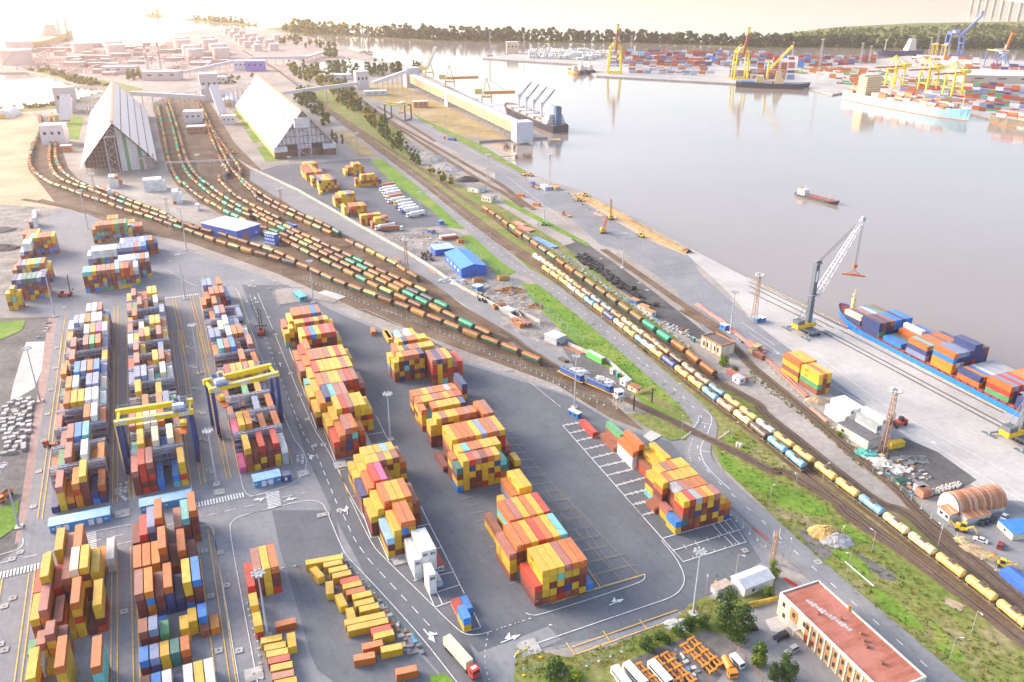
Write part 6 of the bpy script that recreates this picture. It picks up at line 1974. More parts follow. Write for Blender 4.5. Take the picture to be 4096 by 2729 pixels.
def harbour_crane(label,base,heading,tip=None,spread_z=None,group='mobile harbour cranes on the quay'):
 o=thing('harbour_crane',label,'harbour crane',(base.x,base.y,0),0,group)
 rz=R(-66)
 b=MB()
 b.M=Matrix.Rotation(rz,4,'Z')
 b.box(0,0,1.6,15,5.5,1.2,0,(.16,.19,.22));b.build('chassis',M_PAINT,o)
 b=MB();b.M=Matrix.Rotation(rz,4,'Z')
 for k in range(8):
  for sy in(-2.3,2.3):
   b.cyl((-6.6+k*1.9,sy-.5,.75),(-6.6+k*1.9,sy+.5,.75),.75,n=12,col=(.05,.05,.055))
 b.build('wheels',M_MATTE,o)
 for sx in(-1,1):
  for sy in(-1,1):
   b=MB();b.M=Matrix.Rotation(rz,4,'Z')
   b.bar((sx*5.5,sy*2.5,1.9),(sx*7.5,sy*7.5,1.2),.8,col=(.2,.24,.28));b.box(sx*7.5,sy*7.5,.35,.6,.6,1.0,0,(.3,.33,.36));b.build('outrigger',M_PAINT,o)
   b=MB();b.M=Matrix.Rotation(rz,4,'Z');b.box(sx*7.5,sy*7.6,.02,6.5,1.6,.3,0,(.13,.17,.19));b.build('support_pad',M_PAINT,o)
 hd=R(heading)
 m4=Matrix.Rotation(hd,4,'Z')
 b=MB();b.M=m4
 b.box(-2.5,0,3.6,13,4.6,2.2,0,(.78,.44,.015));b.build('superstructure',M_PAINT,o)
 b=MB();b.M=m4
 b.box(-6.5,0,5.8,4.5,4.4,2.2,0,(.12,.13,.15));b.box(2.0,-1.2,5.8,2.2,2.0,2.0,0,(.65,.66,.68));b.build('machinery_house',M_PAINT,o)
 b=MB();b.M=m4
 b.bar((0,0,5.6),(0,0,39),2.5,2.5,(.115,.14,.165));b.build('tower',M_PAINT,o)
 b=MB();b.M=m4
 b.box(.6,0,38.8,3.6,3.0,.5,0,(.2,.23,.26));b.cyl((1.4,-.8,40.0),(1.4,.8,40.0),.9,n=12,col=(.15,.17,.19));b.cyl((-.4,-.8,40.2),(-.4,.8,40.2),.8,n=12,col=(.15,.17,.19));b.build('tower_head',M_PAINT,o)
 b=MB();b.M=m4
 b.box(1.9,1.2,22.4,2.4,2.4,2.6,0,(.55,.58,.62));b.box(0,0,21.6,6,5,.25,0,(.2,.24,.28));b.build('cab',M_PAINT,o)
 b=MB();b.M=m4;b.box(0,-1.28,29,1.2,.06,6,0,(.8,.8,.8));nb=b.build('name_board',M_PAINT,o)
 if tip is None:
  tip=base+Vector((math.cos(hd),math.sin(hd),0))*30
  tip.z=60
 t_=Vector((tip.x-base.x,tip.y-base.y,tip.z))
 piv=Vector((math.cos(hd)*1.6,math.sin(hd)*1.6,19))
 b=MB();b.truss(piv,t_,3.0,22,.26,(.62,.63,.65),1.6);b.build('boom',M_PAINT,o)
 b=MB()
 dd=Vector((-math.sin(hd),math.cos(hd),0))
 b.cyl(t_-dd*.5,t_+dd*.5,1.5,n=20,col=(.5,.51,.53));b.build('boom_sheave',M_PAINT,o)
 b=MB()
 top=Vector((math.cos(hd)*1.4,math.sin(hd)*1.4,40.2))
 for s_ in(-.9,-.3,.3,.9):
  b.bar(top+dd*s_,t_+dd*s_,.12,col=(.1,.1,.11))
 for s_ in(-1.6,1.6):
  b.bar(Vector((-math.cos(hd)*7,-math.sin(hd)*7,6))+dd*s_,Vector((0,0,21))+dd*s_*.5,.22,col=(.16,.18,.2))
 b.build('stay_ropes',M_PAINT,o)
 if spread_z:
  b=MB()
  for s_ in(-.8,-.3,.3,.8):
   b.bar(t_+dd*s_,Vector((t_.x,t_.y,spread_z+4))+dd*s_*.6,.1,col=(.12,.12,.13))
  b.build('hoist_ropes',M_PAINT,o)
  b=MB()
  b.box(t_.x,t_.y,spread_z+4,1.8,1.6,1.6,0,(.55,.12,.04));b.cyl((t_.x,t_.y,spread_z+2.4),(t_.x,t_.y,spread_z+4),.35,col=(.3,.1,.05))
  for s_ in(-1,1):
   b.bar((t_.x,t_.y,spread_z+2.4),(t_.x+s_*3.2,t_.y-s_*1.4,spread_z),.3,col=(.5,.11,.04))
  b.box(t_.x,t_.y,spread_z-.7,12,1.1,.7,R(-23),(.52,.12,.04));b.box(t_.x,t_.y,spread_z-.2,3,2.4,.7,R(-23),(.52,.12,.04))
  b.build('spreader',M_PAINT,o)
 return o
base1=G('b4',475,1375)
tip1=G('b4',945,445,60)
harbour_crane('mobile harbour crane with white lattice boom and hanging orange spreader',base1,math.degrees(math.atan2(tip1.y-base1.y,tip1.x-base1.x)),tip1,zat('b4',868,905,tip1))
base2=G('c4',2215,905)
harbour_crane('mobile harbour crane at the right edge, tower leaving the frame',base2,20)
def sts_raised(label,t,x,y,w=23.0,leg=44.0,top=84.0,yaw=0.0,cl=(.76,.60,.02),cb=(.36,.07,.05),name='ship_crane',lean=1.0,group='ship-to-shore cranes of the far terminal'):
 p=G(t,x,y)
 o=thing(name,label,'ship crane',(p.x,p.y,0),R(yaw),group)
 D=20
 for sx in(-1,1):
  for yy in(0,D):
   b=MB();b.bar((sx*w/2,yy,0),(sx*w/2*.8,yy,leg),2.2,col=cl);b.build('leg',M_PAINT,o)
 b=MB()
 for yy in(0,D):
  b.box(0,yy,leg,w*.85,2,2.4,0,cl)
  b.box(0,yy,1,w,2,2.0,0,cl)
  b.bar((-w*.4,yy,leg+2),(0,yy,leg+12),1.2,col=cl);b.bar((w*.4,yy,leg+2),(0,yy,leg+12),1.2,col=cl)
 for sx in(-1,1):
  b.box(sx*w*.4,D/2,leg*.6,1.6,D,1.8,0,cl);b.box(sx*w*.4,D/2,leg,1.6,D,2,0,cl)
  b.bar((sx*w*.46,0,3),(sx*w*.41,D,leg*.6),.9,col=cl)
 b.build('portal_frame',M_PAINT,o)
 b=MB();b.bar((0,-2,leg-6),(lean,-4,top-9),3.6,3,cb);bm=b.build('boom',M_PAINT,o)
 b=MB();b.bar((lean,-4,top-9),(lean,-4.2,top),3.8,3.2,cl);b.box(lean,-4.2,top,6,4,.8,0,(.2,.2,.22));b.build('boom_tip',M_PAINT,bm)
 b=MB();b.box(0,D*.6,leg+2.4,9,14,5,0,(.5,.47,.36));b.build('machinery_house',M_PAINT,o)
 b=MB();b.box(0,D+12,leg+1,6,24,2.4,0,cb);b.build('rear_girder',M_PAINT,o)
 return o
sts_raised('yellow ship crane with upright red boom, left one by the moored tugs','a3',948,612)
sts_raised('yellow ship crane with upright red boom, right one by the dark icebreaker','a3',1985,660,lean=4)
def sts_low(label,t,x,y,k):
 p=G(t,x,y)
 o=thing('ship_crane',label,'ship crane',(p.x,p.y,0),R(24),'ship-to-shore cranes of the far terminal')
 w,D,leg=16,22,30
 for yy in(0,w):
  for xx in(0,D):
   b=MB();b.bar((xx,yy,0),(xx*.9+1,yy,leg),2.0,col=YEL);b.build('leg',M_PAINT,o)
 b=MB()
 for yy in(0,w):
  b.box(D/2,yy,leg,D+2,2,2,0,YEL);b.bar((1,yy,leg),(6,w/2,leg+20),1.3,col=YEL);b.bar((D*.8,yy,leg),(6,w/2,leg+20),1.1,col=YEL);b.bar((D,yy,4),(0,yy,leg),.9,col=YEL)
 for xx in(0,D):
  b.box(xx,w/2,leg,1.8,w,2,0,YEL);b.box(xx,w/2,12,1.2,w,1.4,0,YEL)
 b.build('portal_frame',M_PAINT,o)
 b=MB();b.box(D+8,w/2,leg+1.5,16,8,5,0,(.68,.54,.05));b.bar((D+2,w/2,leg+12),(D+16,w/2,leg+6),1,col=YEL);b.bar((D*.8,w/2,leg+2),(D+2,w/2,leg+12),1,col=YEL);b.build('machinery_house',M_PAINT,o)
 b=MB();b.box(-6,w/2,leg+2,58,3.4,2,0,(.32,.08,.06));b.build('boom',M_PAINT,o)
 b=MB();b.bar((6,w/2,leg+20),(-32,w/2,leg+4),.7,col=YEL);b.bar((6,w/2,leg+20),(D+20,w/2,leg+4),.7,col=YEL);b.build('stay',M_PAINT,o)
sts_low('yellow container crane nearest the cream ship deckhouse','a4',1180,735,0)
sts_low('middle of three yellow container cranes over the light blue ship','a4',1455,760,1)
sts_low('rightmost of three yellow container cranes over the light blue ship','a4',1665,800,2)
sts_raised('tall blue ship crane with raised boom behind the far terminal','a4',1690,478,34,46,92,0,(.10,.17,.50),(.13,.2,.55),lean=38)
p=G('a4',2085,552)
o=thing('portal_crane','orange jib crane on a blue base at the far right','portal crane',(p.x,p.y,0),0)
b=MB()
for sx in(-1,1):
 for sy in(-1,1):
  b.bar((sx*11,sy*8,0),(sx*3,sy*3,20),1.6,col=(.10,.26,.50))
b.build('portal',M_PAINT,o)
b=MB();b.cyl((0,0,20),(0,0,40),3,2.5,10,(.35,.45,.55));b.box(0,2,24,14,10,6,0,(.5,.55,.6));b.build('tower',M_PAINT,o)
b=MB();b.bar((-1,-2,28),(3,-6,62),3.5,col=(.66,.13,.02));b.bar((3,-6,62),(9,-10,60),2,col=(.66,.13,.02));b.bar((4,4,34),(3,-3,60),2,col=(.66,.13,.02));b.build('jib',M_PAINT,o)
def yard_gantry(label,t,x,y,x2,y2,ht,cl,cg,D=14):
 p,q=G(t,x,y),G(t,x2,y2)
 d=q-p
 o=thing('yard_gantry',label,'gantry crane',(p.x,p.y,0),math.atan2(d.y,d.x),'smaller gantry cranes')
 w=d.length
 for xx in(0,w):
  for yy in(0,D):
   b=MB();b.bar((xx,yy,0),(xx,yy,ht),1.3,col=cl);b.build('leg',M_PAINT,o)
 b=MB()
 for yy in(2,D-2):
  b.box(w/2,yy,ht,w+6,1.6,2.0,0,cg)
 for xx in(0,w):
  b.box(xx,D/2,ht-.1,1.4,D,1.4,0,cl);b.box(xx,D/2,.5,1.4,D+3,1.2,0,cl)
 b.build('girder',M_PAINT,o)
 b=MB();b.box(w*.65,D/2,ht+2,5,D-2,1.8,0,(.55,.56,.55));b.box(w*.65,D/2,ht*.45,2.4,12,1.6,0,(.6,.3,.05));b.bar((w*.65,D/2,ht*.5),(w*.65,D/2,ht),.4,col=(.15,.15,.16));b.build('trolley',M_PAINT,o)
yard_gantry('yellow rail gantry crane on four black legs over the pier railway','a2',1118,992,1282,1002,18,(.05,.05,.08),(.70,.58,.15),18)
yard_gantry('yellow straddle gantry in the far container yard','a4',1495,478,1530,480,26,(.7,.5,.05),(.7,.5,.05))
yard_gantry('second yellow straddle gantry in the far container yard','a4',1575,475,1610,478,24,(.7,.5,.05),(.7,.5,.05))
yard_gantry('blue-legged yard gantry right of the blue ship crane','a4',1935,560,2030,575,32,(.10,.14,.34),(.45,.42,.15),20)
def loader(label,t,x,y,boom,col,bl):
 p=G(t,x,y)
 o=thing('ship_loader',label,'ship loader',(p.x,p.y,0),0,'ship loaders beside the pier gallery')
 b=MB()
 for sx in(-1,1):
  for sy in(-1,1):
   b.bar((sx*7,sy*5,8),(0,0,34),.9,col=(.70,.52,.14))
   b.bar((sx*7,sy*5,0),(sx*7,sy*5,8),1.0,col=(.70,.52,.14))
 b.box(0,0,8,15,11,1.5,0,(.62,.46,.12));b.build('frame',M_PAINT,o)
 b=MB();b.box(-12,4,12,10,8,7,0,(.68,.50,.16));b.build('machinery_house',M_PAINT,o)
 b=MB();b.bar((-4,0,14),boom,5,4,bl);b.build('boom',M_PAINT,o)
 b=MB();b.bar((0,0,34),(boom[0]*.75,boom[1]*.75,boom[2]),.5,col=(.4,.38,.36));b.bar((0,0,34),(-12,4,18),.5,col=(.4,.38,.36));b.build('stay_ropes',M_PAINT,o)
loader('yellow ship loader with lowered orange boom, farther one','a2',1650,720,(46,-4,16),0,(.62,.27,.05))
loader('yellow ship loader with lowered orange boom, nearer one','a2',1955,850,(40,2,15),0,(.62,.27,.05))
loader('ship loader with tall white upright boom at the pier root','a2',1480,640,(14,-8,52),0,(.66,.62,.56))
def crawler(label,t,x,y,tx,ty,zt,cl):
 p=G(t,x,y)
 q=G(t,tx,ty,zt)
 r=q-p
 o=thing('crawler_crane',label,'crawler crane',(p.x,p.y,0),0,'red lattice crawler cranes')
 b=MB()
 for sx in(-1.6,1.6):
  b.box(sx,0,0,1.0,6,1.1,0,(.1,.09,.08))
 b.build('tracks',M_MATTE,o)
 b=MB();b.box(0,.5,1.2,3.4,5.5,2.2,0,cl);b.box(-1,-2,1.4,1.6,1.8,2.3,0,cl);b.build('cab',M_PAINT,o)
 b=MB();b.truss((0,-1,2.2),(r.x,r.y,zt),1.5,14,.22,(.62,.14,.03),.8);b.build('boom',M_PAINT,o)
 b=MB();b.bar((0,2,4),(r.x,r.y,zt),.1,col=(.15,.1,.08));b.bar((r.x,r.y,zt),(r.x,r.y,3),.1,col=(.15,.12,.1));b.build('ropes',M_PAINT,o)
crawler('red lattice crawler crane beside the sand bank','b3',915,448,918,285,22,(.66,.45,.05))
crawler('yellow crawler crane with leaning red lattice boom on the quay asphalt','b3',848,560,885,425,17,(.70,.5,.04))
# ---- ships and boats
def hull(o,L,B,free,draft,ch,cb,cd,bulw=0.8,stern=.72,fine=.22,sheer=1.5):
 """ship's hull along +y, waterline at z=0 of the thing"""
 st=[0,.03,.08,.2,.5,.7,.82,.9,.95,.985,1.0]
 def wid(f,lv):
  if f<.12:
   k=stern+(1-stern)*min(1,f/.12)
  elif f>1-fine:
   g=(f-1+fine)/fine
   k=(1-g**(1.9 if lv else 1.3))**(.75 if lv else 1.0)
  else:
   k=1
  return max(.012,k)*B/2
 rows=[]
 for f in st:
  y=(f-.5)*L
  sh_=sheer*max(0,(f-.7)/.3)**2+sheer*.3*max(0,(.15-f)/.15)
  fl=1.5*max(0,(f-.85)/.15)
  rows.append([(wid(f,0)*.94,y-fl*1.6,-draft),(wid(f,0),y-fl,.9),(wid(f,1),y,free+sh_),(wid(f,1),y,free+sh_+bulw)])
 b=MB()
 bb=MB()
 for r0,r1 in zip(rows,rows[1:]):
  for k in range(3):
   for s_ in(-1,1):
    q=[(s_*r0[k][0],*r0[k][1:]),(s_*r1[k][0],*r1[k][1:]),(s_*r1[k+1][0],*r1[k+1][1:]),(s_*r0[k+1][0],*r0[k+1][1:])]
    (bb if k==0 else b).add(q,[(0,1,2,3)if s_>0 else(3,2,1,0)],cb if k==0 else ch)
 r0=rows[0]
 b.add([(-r0[1][0],r0[1][1],.9),(r0[1][0],r0[1][1],.9),(r0[3][0],r0[3][1],r0[3][2]),(-r0[3][0],r0[3][1],r0[3][2])],[(0,1,2,3)],ch)
 bb.add([(-r0[0][0],r0[0][1],-draft),(r0[0][0],r0[0][1],-draft),(r0[1][0],r0[1][1],.9),(-r0[1][0],r0[1][1],.9)],[(0,1,2,3)],cb)
 b.build('hull',M_PAINT,o)
 bb.build('boot_topping',M_PAINT,o)
 d=MB()
 for r0,r1 in zip(rows,rows[1:]):
  d.add([(-r0[2][0]*.985,r0[2][1],r0[2][2]-.05),(r0[2][0]*.985,r0[2][1],r0[2][2]-.05),(r1[2][0]*.985,r1[2][1],r1[2][2]-.05),(-r1[2][0]*.985,r1[2][1],r1[2][2]-.05)],[(0,1,2,3)],cd)
 d.build('deck',M_MATTE,o)
def ship(name,label,cat,stern_,bow_,B,free,ch,cb,cd,L=None,**kw):
 """stern_, bow_: world points at the waterline"""
 d=bow_-stern_
 L=L or d.length
 c=stern_+d*.5
 o=thing(name,label,cat,(c.x,c.y,-2.2),math.atan2(d.y,d.x)-math.pi/2)
 hull(o,L,B,free,3.0,ch,cb,cd,**kw)
 return o,L
def house(o,name,y,z,w,l_,tiers_,col,th_=2.7,win=True,taper=.9):
 b=MB()
 g=MB()
 zz=z
 for k in range(tiers_):
  f=taper**k
  b.box(0,y-l_*(1-f)*.3,zz,w*f,l_*f,th_-.02,0,col)
  b.box(0,y-l_*(1-f)*.3,zz+th_-.15,w*f+.8,l_*f+.8,.15,0,tuple(x*.9 for x in col))
  if win:
   for s_ in(-1,1):
    n=max(2,int(w*f/2.2))
    for j in range(n):
     g.box((-.5+(j+.5)/n)*w*f,y-l_*(1-f)*.3+s_*(l_*f/2+.04),zz+1.1,.9,.08,.8)
    n=max(1,int(l_*f/3))
    for j in range(n):
     g.box(s_*(w*f/2+.04),y-l_*(1-f)*.3+(-.5+(j+.5)/n)*l_*f,zz+1.1,.08,.9,.8)
  zz+=th_
 h=b.build(name,M_PAINT,o)
 if win and g.v:
  g.build('window',M_GLASS,h)
 return zz
ax=Vector((math.cos(R(-67.8)),math.sin(R(-67.8)),0))
nr=Vector((-ax.y,ax.x,0))
B_=24.0
ctr=SIDE+NR*(B_/2-.2)
bow=ctr+AX*-45
o,L_=ship('feeder_ship','bright blue container feeder ship moored at the near quay','ship',bow+AX*175,bow,B_,4.4,(.01,.17,.58),(.3,.05,.04),(.26,.05,.035),bulw=.6,fine=.17,sheer=3.6)
b=MB()
for k in range(34):
 y=L_/2-26-k*4.2
 for s_ in(-1,1):
  b.bar((s_*11.3,y,4.4),(s_*11.3,y,5.7),.35,col=(.03,.17,.5)if k%3==0 else(.3,.06,.04))
b.box(0,L_/2-96,4.4,21.5,146,1.25,0,(.28,.05,.04))
b.build('hatch_coaming',M_PAINT,o)
b=MB();b.cyl((0,L_/2-10,6),(0,L_/2-10,20),.6,.35,10,(.70,.52,.22));b.box(0,L_/2-10,17,2.2,1.5,.4,0,(.7,.52,.22));b.box(0,L_/2-10,9,1.8,1.6,6,0,(.7,.52,.22));b.build('foremast',M_PAINT,o)
b=MB()
for x,y in((-2,5),(2,5),(-1,8),(1,8),(-4,11),(4,11),(0,11),(-3,15),(3,15),(0,3)):
 b.cyl((x,L_/2-3-y*.6,5.4),(x,L_/2-3-y*.6,7.2),.5,n=8,col=(.68,.45,.08))
b.build('bollards',M_PAINT,o)
st=G('a3',500,1100,-2)
axd=Vector((math.cos(R(110.5)),math.sin(R(110.5)),0))
o,L_=ship('bulk_carrier','black bulk carrier with four deck cranes moored behind the pier','ship',st,st+axd*185,28,8,(.035,.04,.06),(.36,.16,.15),(.36,.20,.13))
zz=house(o,'deckhouse',-L_/2+22,8,24,16,4,(.70,.70,.70),3.0)
b=MB();b.box(0,-L_/2+10,8,7,7,21,0,(.05,.12,.24));b.box(0,-L_/2+10,29,6,6,1,0,(.03,.03,.04));b.build('funnel',M_PAINT,o)
b=MB();b.cyl((0,-L_/2+24,zz),(0,-L_/2+24,zz+15),.5,.2,8,(.7,.7,.7));b.bar((-3,-L_/2+24,zz+9),(3,-L_/2+24,zz+9),.3,col=(.7,.7,.7));b.build('mast',M_PAINT,o)
b=MB();b.cyl((-12,-L_/2+34,13),(-12,-L_/2+40,12),1.3,n=10,col=(.68,.2,.04));b.build('lifeboat',M_PAINT,o)
for k in range(5):
 y=-L_/2+48+k*26
 b=MB();b.box(0,y,8,18,16,2.2,0,(.58,.55,.54));b.build('hatch_cover',M_MATTE,o)
for k in range(4):
 y=-L_/2+61+k*26
 b=MB();b.cyl((0,y,8),(0,y,28),1.6,1.4,12,(.62,.61,.62));b.box(0,y,22,4,4,5,0,(.56,.55,.57));cr=b.build('deck_crane',M_PAINT,o)
 b=MB()
 for s_ in(-1,1):
  b.bar((s_*1.2,y,23),(12+s_*.3,y-14,44),.7,col=(.16,.15,.17))
 b.bar((0,y,29),(12,y-14,44),.2,col=(.2,.2,.2));b.build('jib',M_PAINT,cr)
s_,w_=G('b4',392,248,-2.2),G('b4',745,335,-2.2)
o,L_=ship('coastal_tanker','small blue-black tanker with red deck sailing in the basin','tanker',s_,w_,8.5,1.9,(.03,.07,.12),(.12,.09,.06),(.40,.09,.06),sheer=1.6,bulw=.35)
house(o,'deckhouse',-L_/2+6.5,2.0,7,7.5,2,(.72,.70,.66),2.3)
b=MB();b.cyl((0,-L_/2+4,6.2),(0,-L_/2+4,8.2),.9,n=10,col=(.6,.16,.05));b.build('funnel',M_PAINT,o)
b=MB()
for x in(-1.4,-.5,.5,1.4):
 b.bar((x,-L_/2+12,2.5),(x,L_/2-9,2.5),.3,col=(.5,.12,.08))
for k in range(6):
 b.box(0,-L_/2+13+k*3.6,2.2,6,.3,.5,0,(.42,.14,.1))
b.bar((-3,0,2.2),(3,0,5),.3,col=(.62,.2,.06));b.build('deck_pipes',M_PAINT,o)
b=MB();b.cyl((0,L_/2-10,2),(0,L_/2-10,11),.18,.1,6,(.6,.5,.4));b.cyl((0,-L_/2+8,6),(0,-L_/2+8,11),.16,.1,6,(.7,.6,.5));b.build('mast',M_PAINT,o)
b=MB()
for s_ in(-1,1):
 b.bar((s_*4,-L_/2+11,2.9),(s_*3.6,L_/2-6,3.3),.1,col=(.5,.3,.2))
b.build('railing',M_PAINT,o)
s_,w_=G('a4',812,815,-2),G('a4',1815,1000,-2)
o,L_=ship('container_ship','large pale blue container ship with cream deckhouse','ship',s_,w_,30,11,(.30,.62,.74),(.58,.16,.06),(.40,.17,.09),sheer=3.5,fine=.24)
zz=house(o,'deckhouse',-L_/2+38,11,28,16,8,(.72,.56,.30),3.2,taper=1.0)
b=MB();b.box(0,-L_/2+38,zz,31,6,2.4,0,(.72,.6,.36));b.build('bridge',M_PAINT,o)
b=MB();b.cyl((0,L_/2-14,12),(0,L_/2-14,30),.6,.3,8,(.7,.62,.45));b.build('foremast',M_PAINT,o)
SHIPBOX=MB()
for i,(y,n)in enumerate([(-92,2),(-80,2),(-56,2),(-42,2),(-28,3),(-14,2),(0,4),(14,3),(28,2),(42,3),(56,2),(70,2)]):
 if abs(y+L_/2-38-0)<14:
  continue
 for k in range(11):
  c=rnd.choice('OVWSORBEV')
  for j in range(max(1,n-rnd.randint(0,1))):
   SHIPBOX.box((k-5)*2.55,y,11.8+j*2.6,2.45,12.1,2.55,0,PAL[c])
   c=rnd.choice('OVWSORBEV')
cb_=SHIPBOX.build('deck_cargo',M_BOX,o)
cb_['kind']='stuff'
s_,w_=G('a3',1945,715,-2),G('a4',500,735,-2)
o,L_=ship('icebreaker','black ship with cream deckhouses and yellow crane at the far quay','ship',s_,w_,22,7,(.03,.04,.06),(.26,.06,.06),(.14,.2,.32),sheer=2.5)
house(o,'deckhouse',L_/2-48,7,18,16,6,(.70,.56,.32),3.0,taper=.86)
house(o,'deckhouse',L_/2-78,7,16,14,4,(.70,.56,.32),3.0,taper=.9)
b=MB();b.cyl((0,-10,7),(0,-10,42),2.2,1.4,10,(.72,.52,.02));b.truss((0,-10,26),(30,22,68),2.6,12,.5,(.72,.55,.05));b.build('crane',M_PAINT,o)
b=MB();b.truss((0,L_/2-50,22),(0,L_/2-50,40),4,4,.5,(.68,.5,.3));b.build('mast',M_PAINT,o)
b=MB();b.cyl((-9,L_/2-62,9),(-9,L_/2-56,9),1.3,n=8,col=(.66,.2,.05));b.build('lifeboat',M_PAINT,o)
b=MB();b.box(0,-L_/2+26,7,16,36,2.5,0,(.05,.14,.30));b.box(2,-L_/2+50,7,10,12,5,0,(.55,.5,.42));b.build('work_deck',M_PAINT,o)
o,L_=ship('cargo_ship','dark blue cargo ship with white deckhouse behind the far terminal','ship',G('a4',1412,460,-2),G('a4',1060,462,-2),26,11,(.035,.05,.13),(.2,.06,.08),(.25,.09,.08),sheer=3)
house(o,'deckhouse',-L_/2+26,11,22,18,6,(.70,.66,.58),4.0)
b=MB();b.cyl((0,L_/2-14,11),(0,L_/2-14,34),.9,.5,8,(.68,.66,.62));b.build('mast',M_PAINT,o)
s_=G('a4',1975,1010,-2)
d_=Vector((math.cos(R(-52)),math.sin(R(-52)),0))
o,L_=ship('container_ship','rust-streaked grey ship with white deckhouse leaving at the right edge','ship',s_+d_*150,s_,26,9,(.22,.18,.13),(.4,.13,.06),(.3,.12,.07))
house(o,'deckhouse',L_/2-62,9,22,16,6,(.72,.70,.66),3.4)
b=MB()
for i,y in enumerate((L_/2-18,L_/2-31,L_/2-44)):
 for k in range(9):
  for j in range(3):
   b.box((k-4)*2.55,y,9.5+j*2.6,2.45,12.1,2.55,0,PAL[rnd.choice('OVWSORB')])
b_=b.build('deck_cargo',M_BOX,o)
b_['kind']='stuff'
for i,(x0,y0,x1,y1,ch,lab)in enumerate(((570,585,655,625,(.5,.28,.06),'orange-hulled tug, leftmost of three'),(640,580,700,615,(.05,.14,.42),'blue-hulled tug in the middle of three'),(705,575,780,622,(.03,.04,.08),'black-hulled tug nearest the quay corner'))):
 o,L_=ship('tug',lab,'tug',G('a3',x0,y0,-2),G('a3',x1,y1,-2),14,4,ch,(.2,.06,.05),(.3,.2,.14),L=58,sheer=3)
 house(o,'deckhouse',4,4,9,16,3,(.66,.62,.55),3.2,taper=.8)
 b=MB();b.cyl((0,2,12),(0,2,24),.5,.3,6,(.6,.4,.15));b.cyl((0,-6,8),(0,-6,14),1.6,n=8,col=(.5,.2,.05));b.build('funnel',M_PAINT,o)
o,L_=ship('oil_tanker','orange-hulled tanker with white deckhouse at the oil jetty','tanker',G('a1',260,330,-2)+Vector((20,150,0)),G('a1',280,405,-2),44,14,(.55,.36,.12),(.5,.2,.08),(.5,.36,.25))
house(o,'deckhouse',-10,14,40,30,6,(.74,.64,.5),4.5,taper=.88)
b=MB();b.cyl((0,0,40),(0,0,62),1.2,.6,8,(.6,.4,.2));b.build('mast',M_PAINT,o)
for t,x,y,lab in(('a1',500,320,'slim jetty crane tower beside the moored tanker'),('a1',565,320,'second slim jetty crane tower beside the moored tanker'),('a2',940,430,'dark jib of a dock crane by the basin'),('a2',985,435,'second dark jib of a dock crane by the basin'),('a2',1980,460,'lattice beacon mast on the pier tip')):
 p=G(t,x,y)
 o=thing('dock_mast',lab,'mast',(p.x,p.y,0),0)
 b=MB();b.truss((0,0,0),(0,0,50),5,8,.8,(.42,.33,.3),1.5);b.build('mast',M_PAINT,o)
 b=MB();b.box(0,0,-1,14,14,3,0,(.4,.36,.33));b.build('base',M_CONC,o)
p=G('a3',455,1165,-2)
o=thing('mooring_platform','square concrete mooring platform off the pier end','platform',(p.x,p.y,-2.2),R(10))
b=MB();b.box(0,0,-1,13,9,3.2,0,(.50,.42,.32));b.build('slab',M_CONC,o)
b=MB();b.box(0,0,2.21,12,8,.12,0,(.55,.38,.16));b.build('top',M_CONC,o)
for x,y,r_,lab in((50,1218,3.2,'wider ruined mooring dolphin'),(118,1228,1.6,'slim ruined mooring dolphin'),(135,1310,1.6,'lone pile cluster of the ruined jetty')):
 p=G('a3',x,y,-2)
 o=thing('mooring_dolphin',lab+' in the small bay','dolphin',(p.x,p.y,-2.2),0)
 b=MB()
 for k in range(6):
  b.cyl((math.cos(k)*r_*.8,math.sin(k)*r_*.8,-1),(math.cos(k)*r_*.6,math.sin(k)*r_*.6,3+(k%3)*.7),.4,n=6,col=(.24,.14,.08))
 b.build('piles',M_RUSTY,o)
 b=MB();b.cyl((0,0,1.5),(0,0,2.6),r_,n=8,col=(.34,.22,.13));b.build('cap',M_RUSTY,o)
p,q=G('a3',0,1295,0),G('a3',225,1285,0)
o=thing('jetty','ruined narrow jetty with a pile platform in the small bay','jetty',(p.x,p.y,0),0)
r=q-p
b=MB();b.bar((0,0,.3),(r.x,r.y,.3),1.4,.5,(.3,.18,.1));b.build('walkway',M_RUSTY,o)
b=MB();b.box(r.x,r.y,.2,9,6,.8,0,(.3,.17,.1))
for k in range(8):
 b.cyl((r.x-4+k*1.1,r.y-2+(k%2)*4,-3),(r.x-4+k*1.1,r.y-2+(k%2)*4,2.5),.35,n=6,col=(.2,.12,.08))
b.build('pile_platform',M_RUSTY,o)
p0,p1=G('a4',1840,42,0),G('a4',2269,118,0)
o=thing('bridge','pale viaduct on tall piers at the top right corner','bridge',(p0.x,p0.y,-2.2),0)
r=p1-p0
b=MB();b.bar((-r.x*.1,-r.y*.1,46),(r.x*2.2,r.y*2.2,46),30,5,(.62,.56,.44));b.build('deck',M_CONC,o)
for k in range(14):
 f=k/13*2.0
 b=MB();b.bar((r.x*f,r.y*f,-2),(r.x*f,r.y*f,44),11,8,(.58,.52,.42));b.build('pier',M_CONC,o)
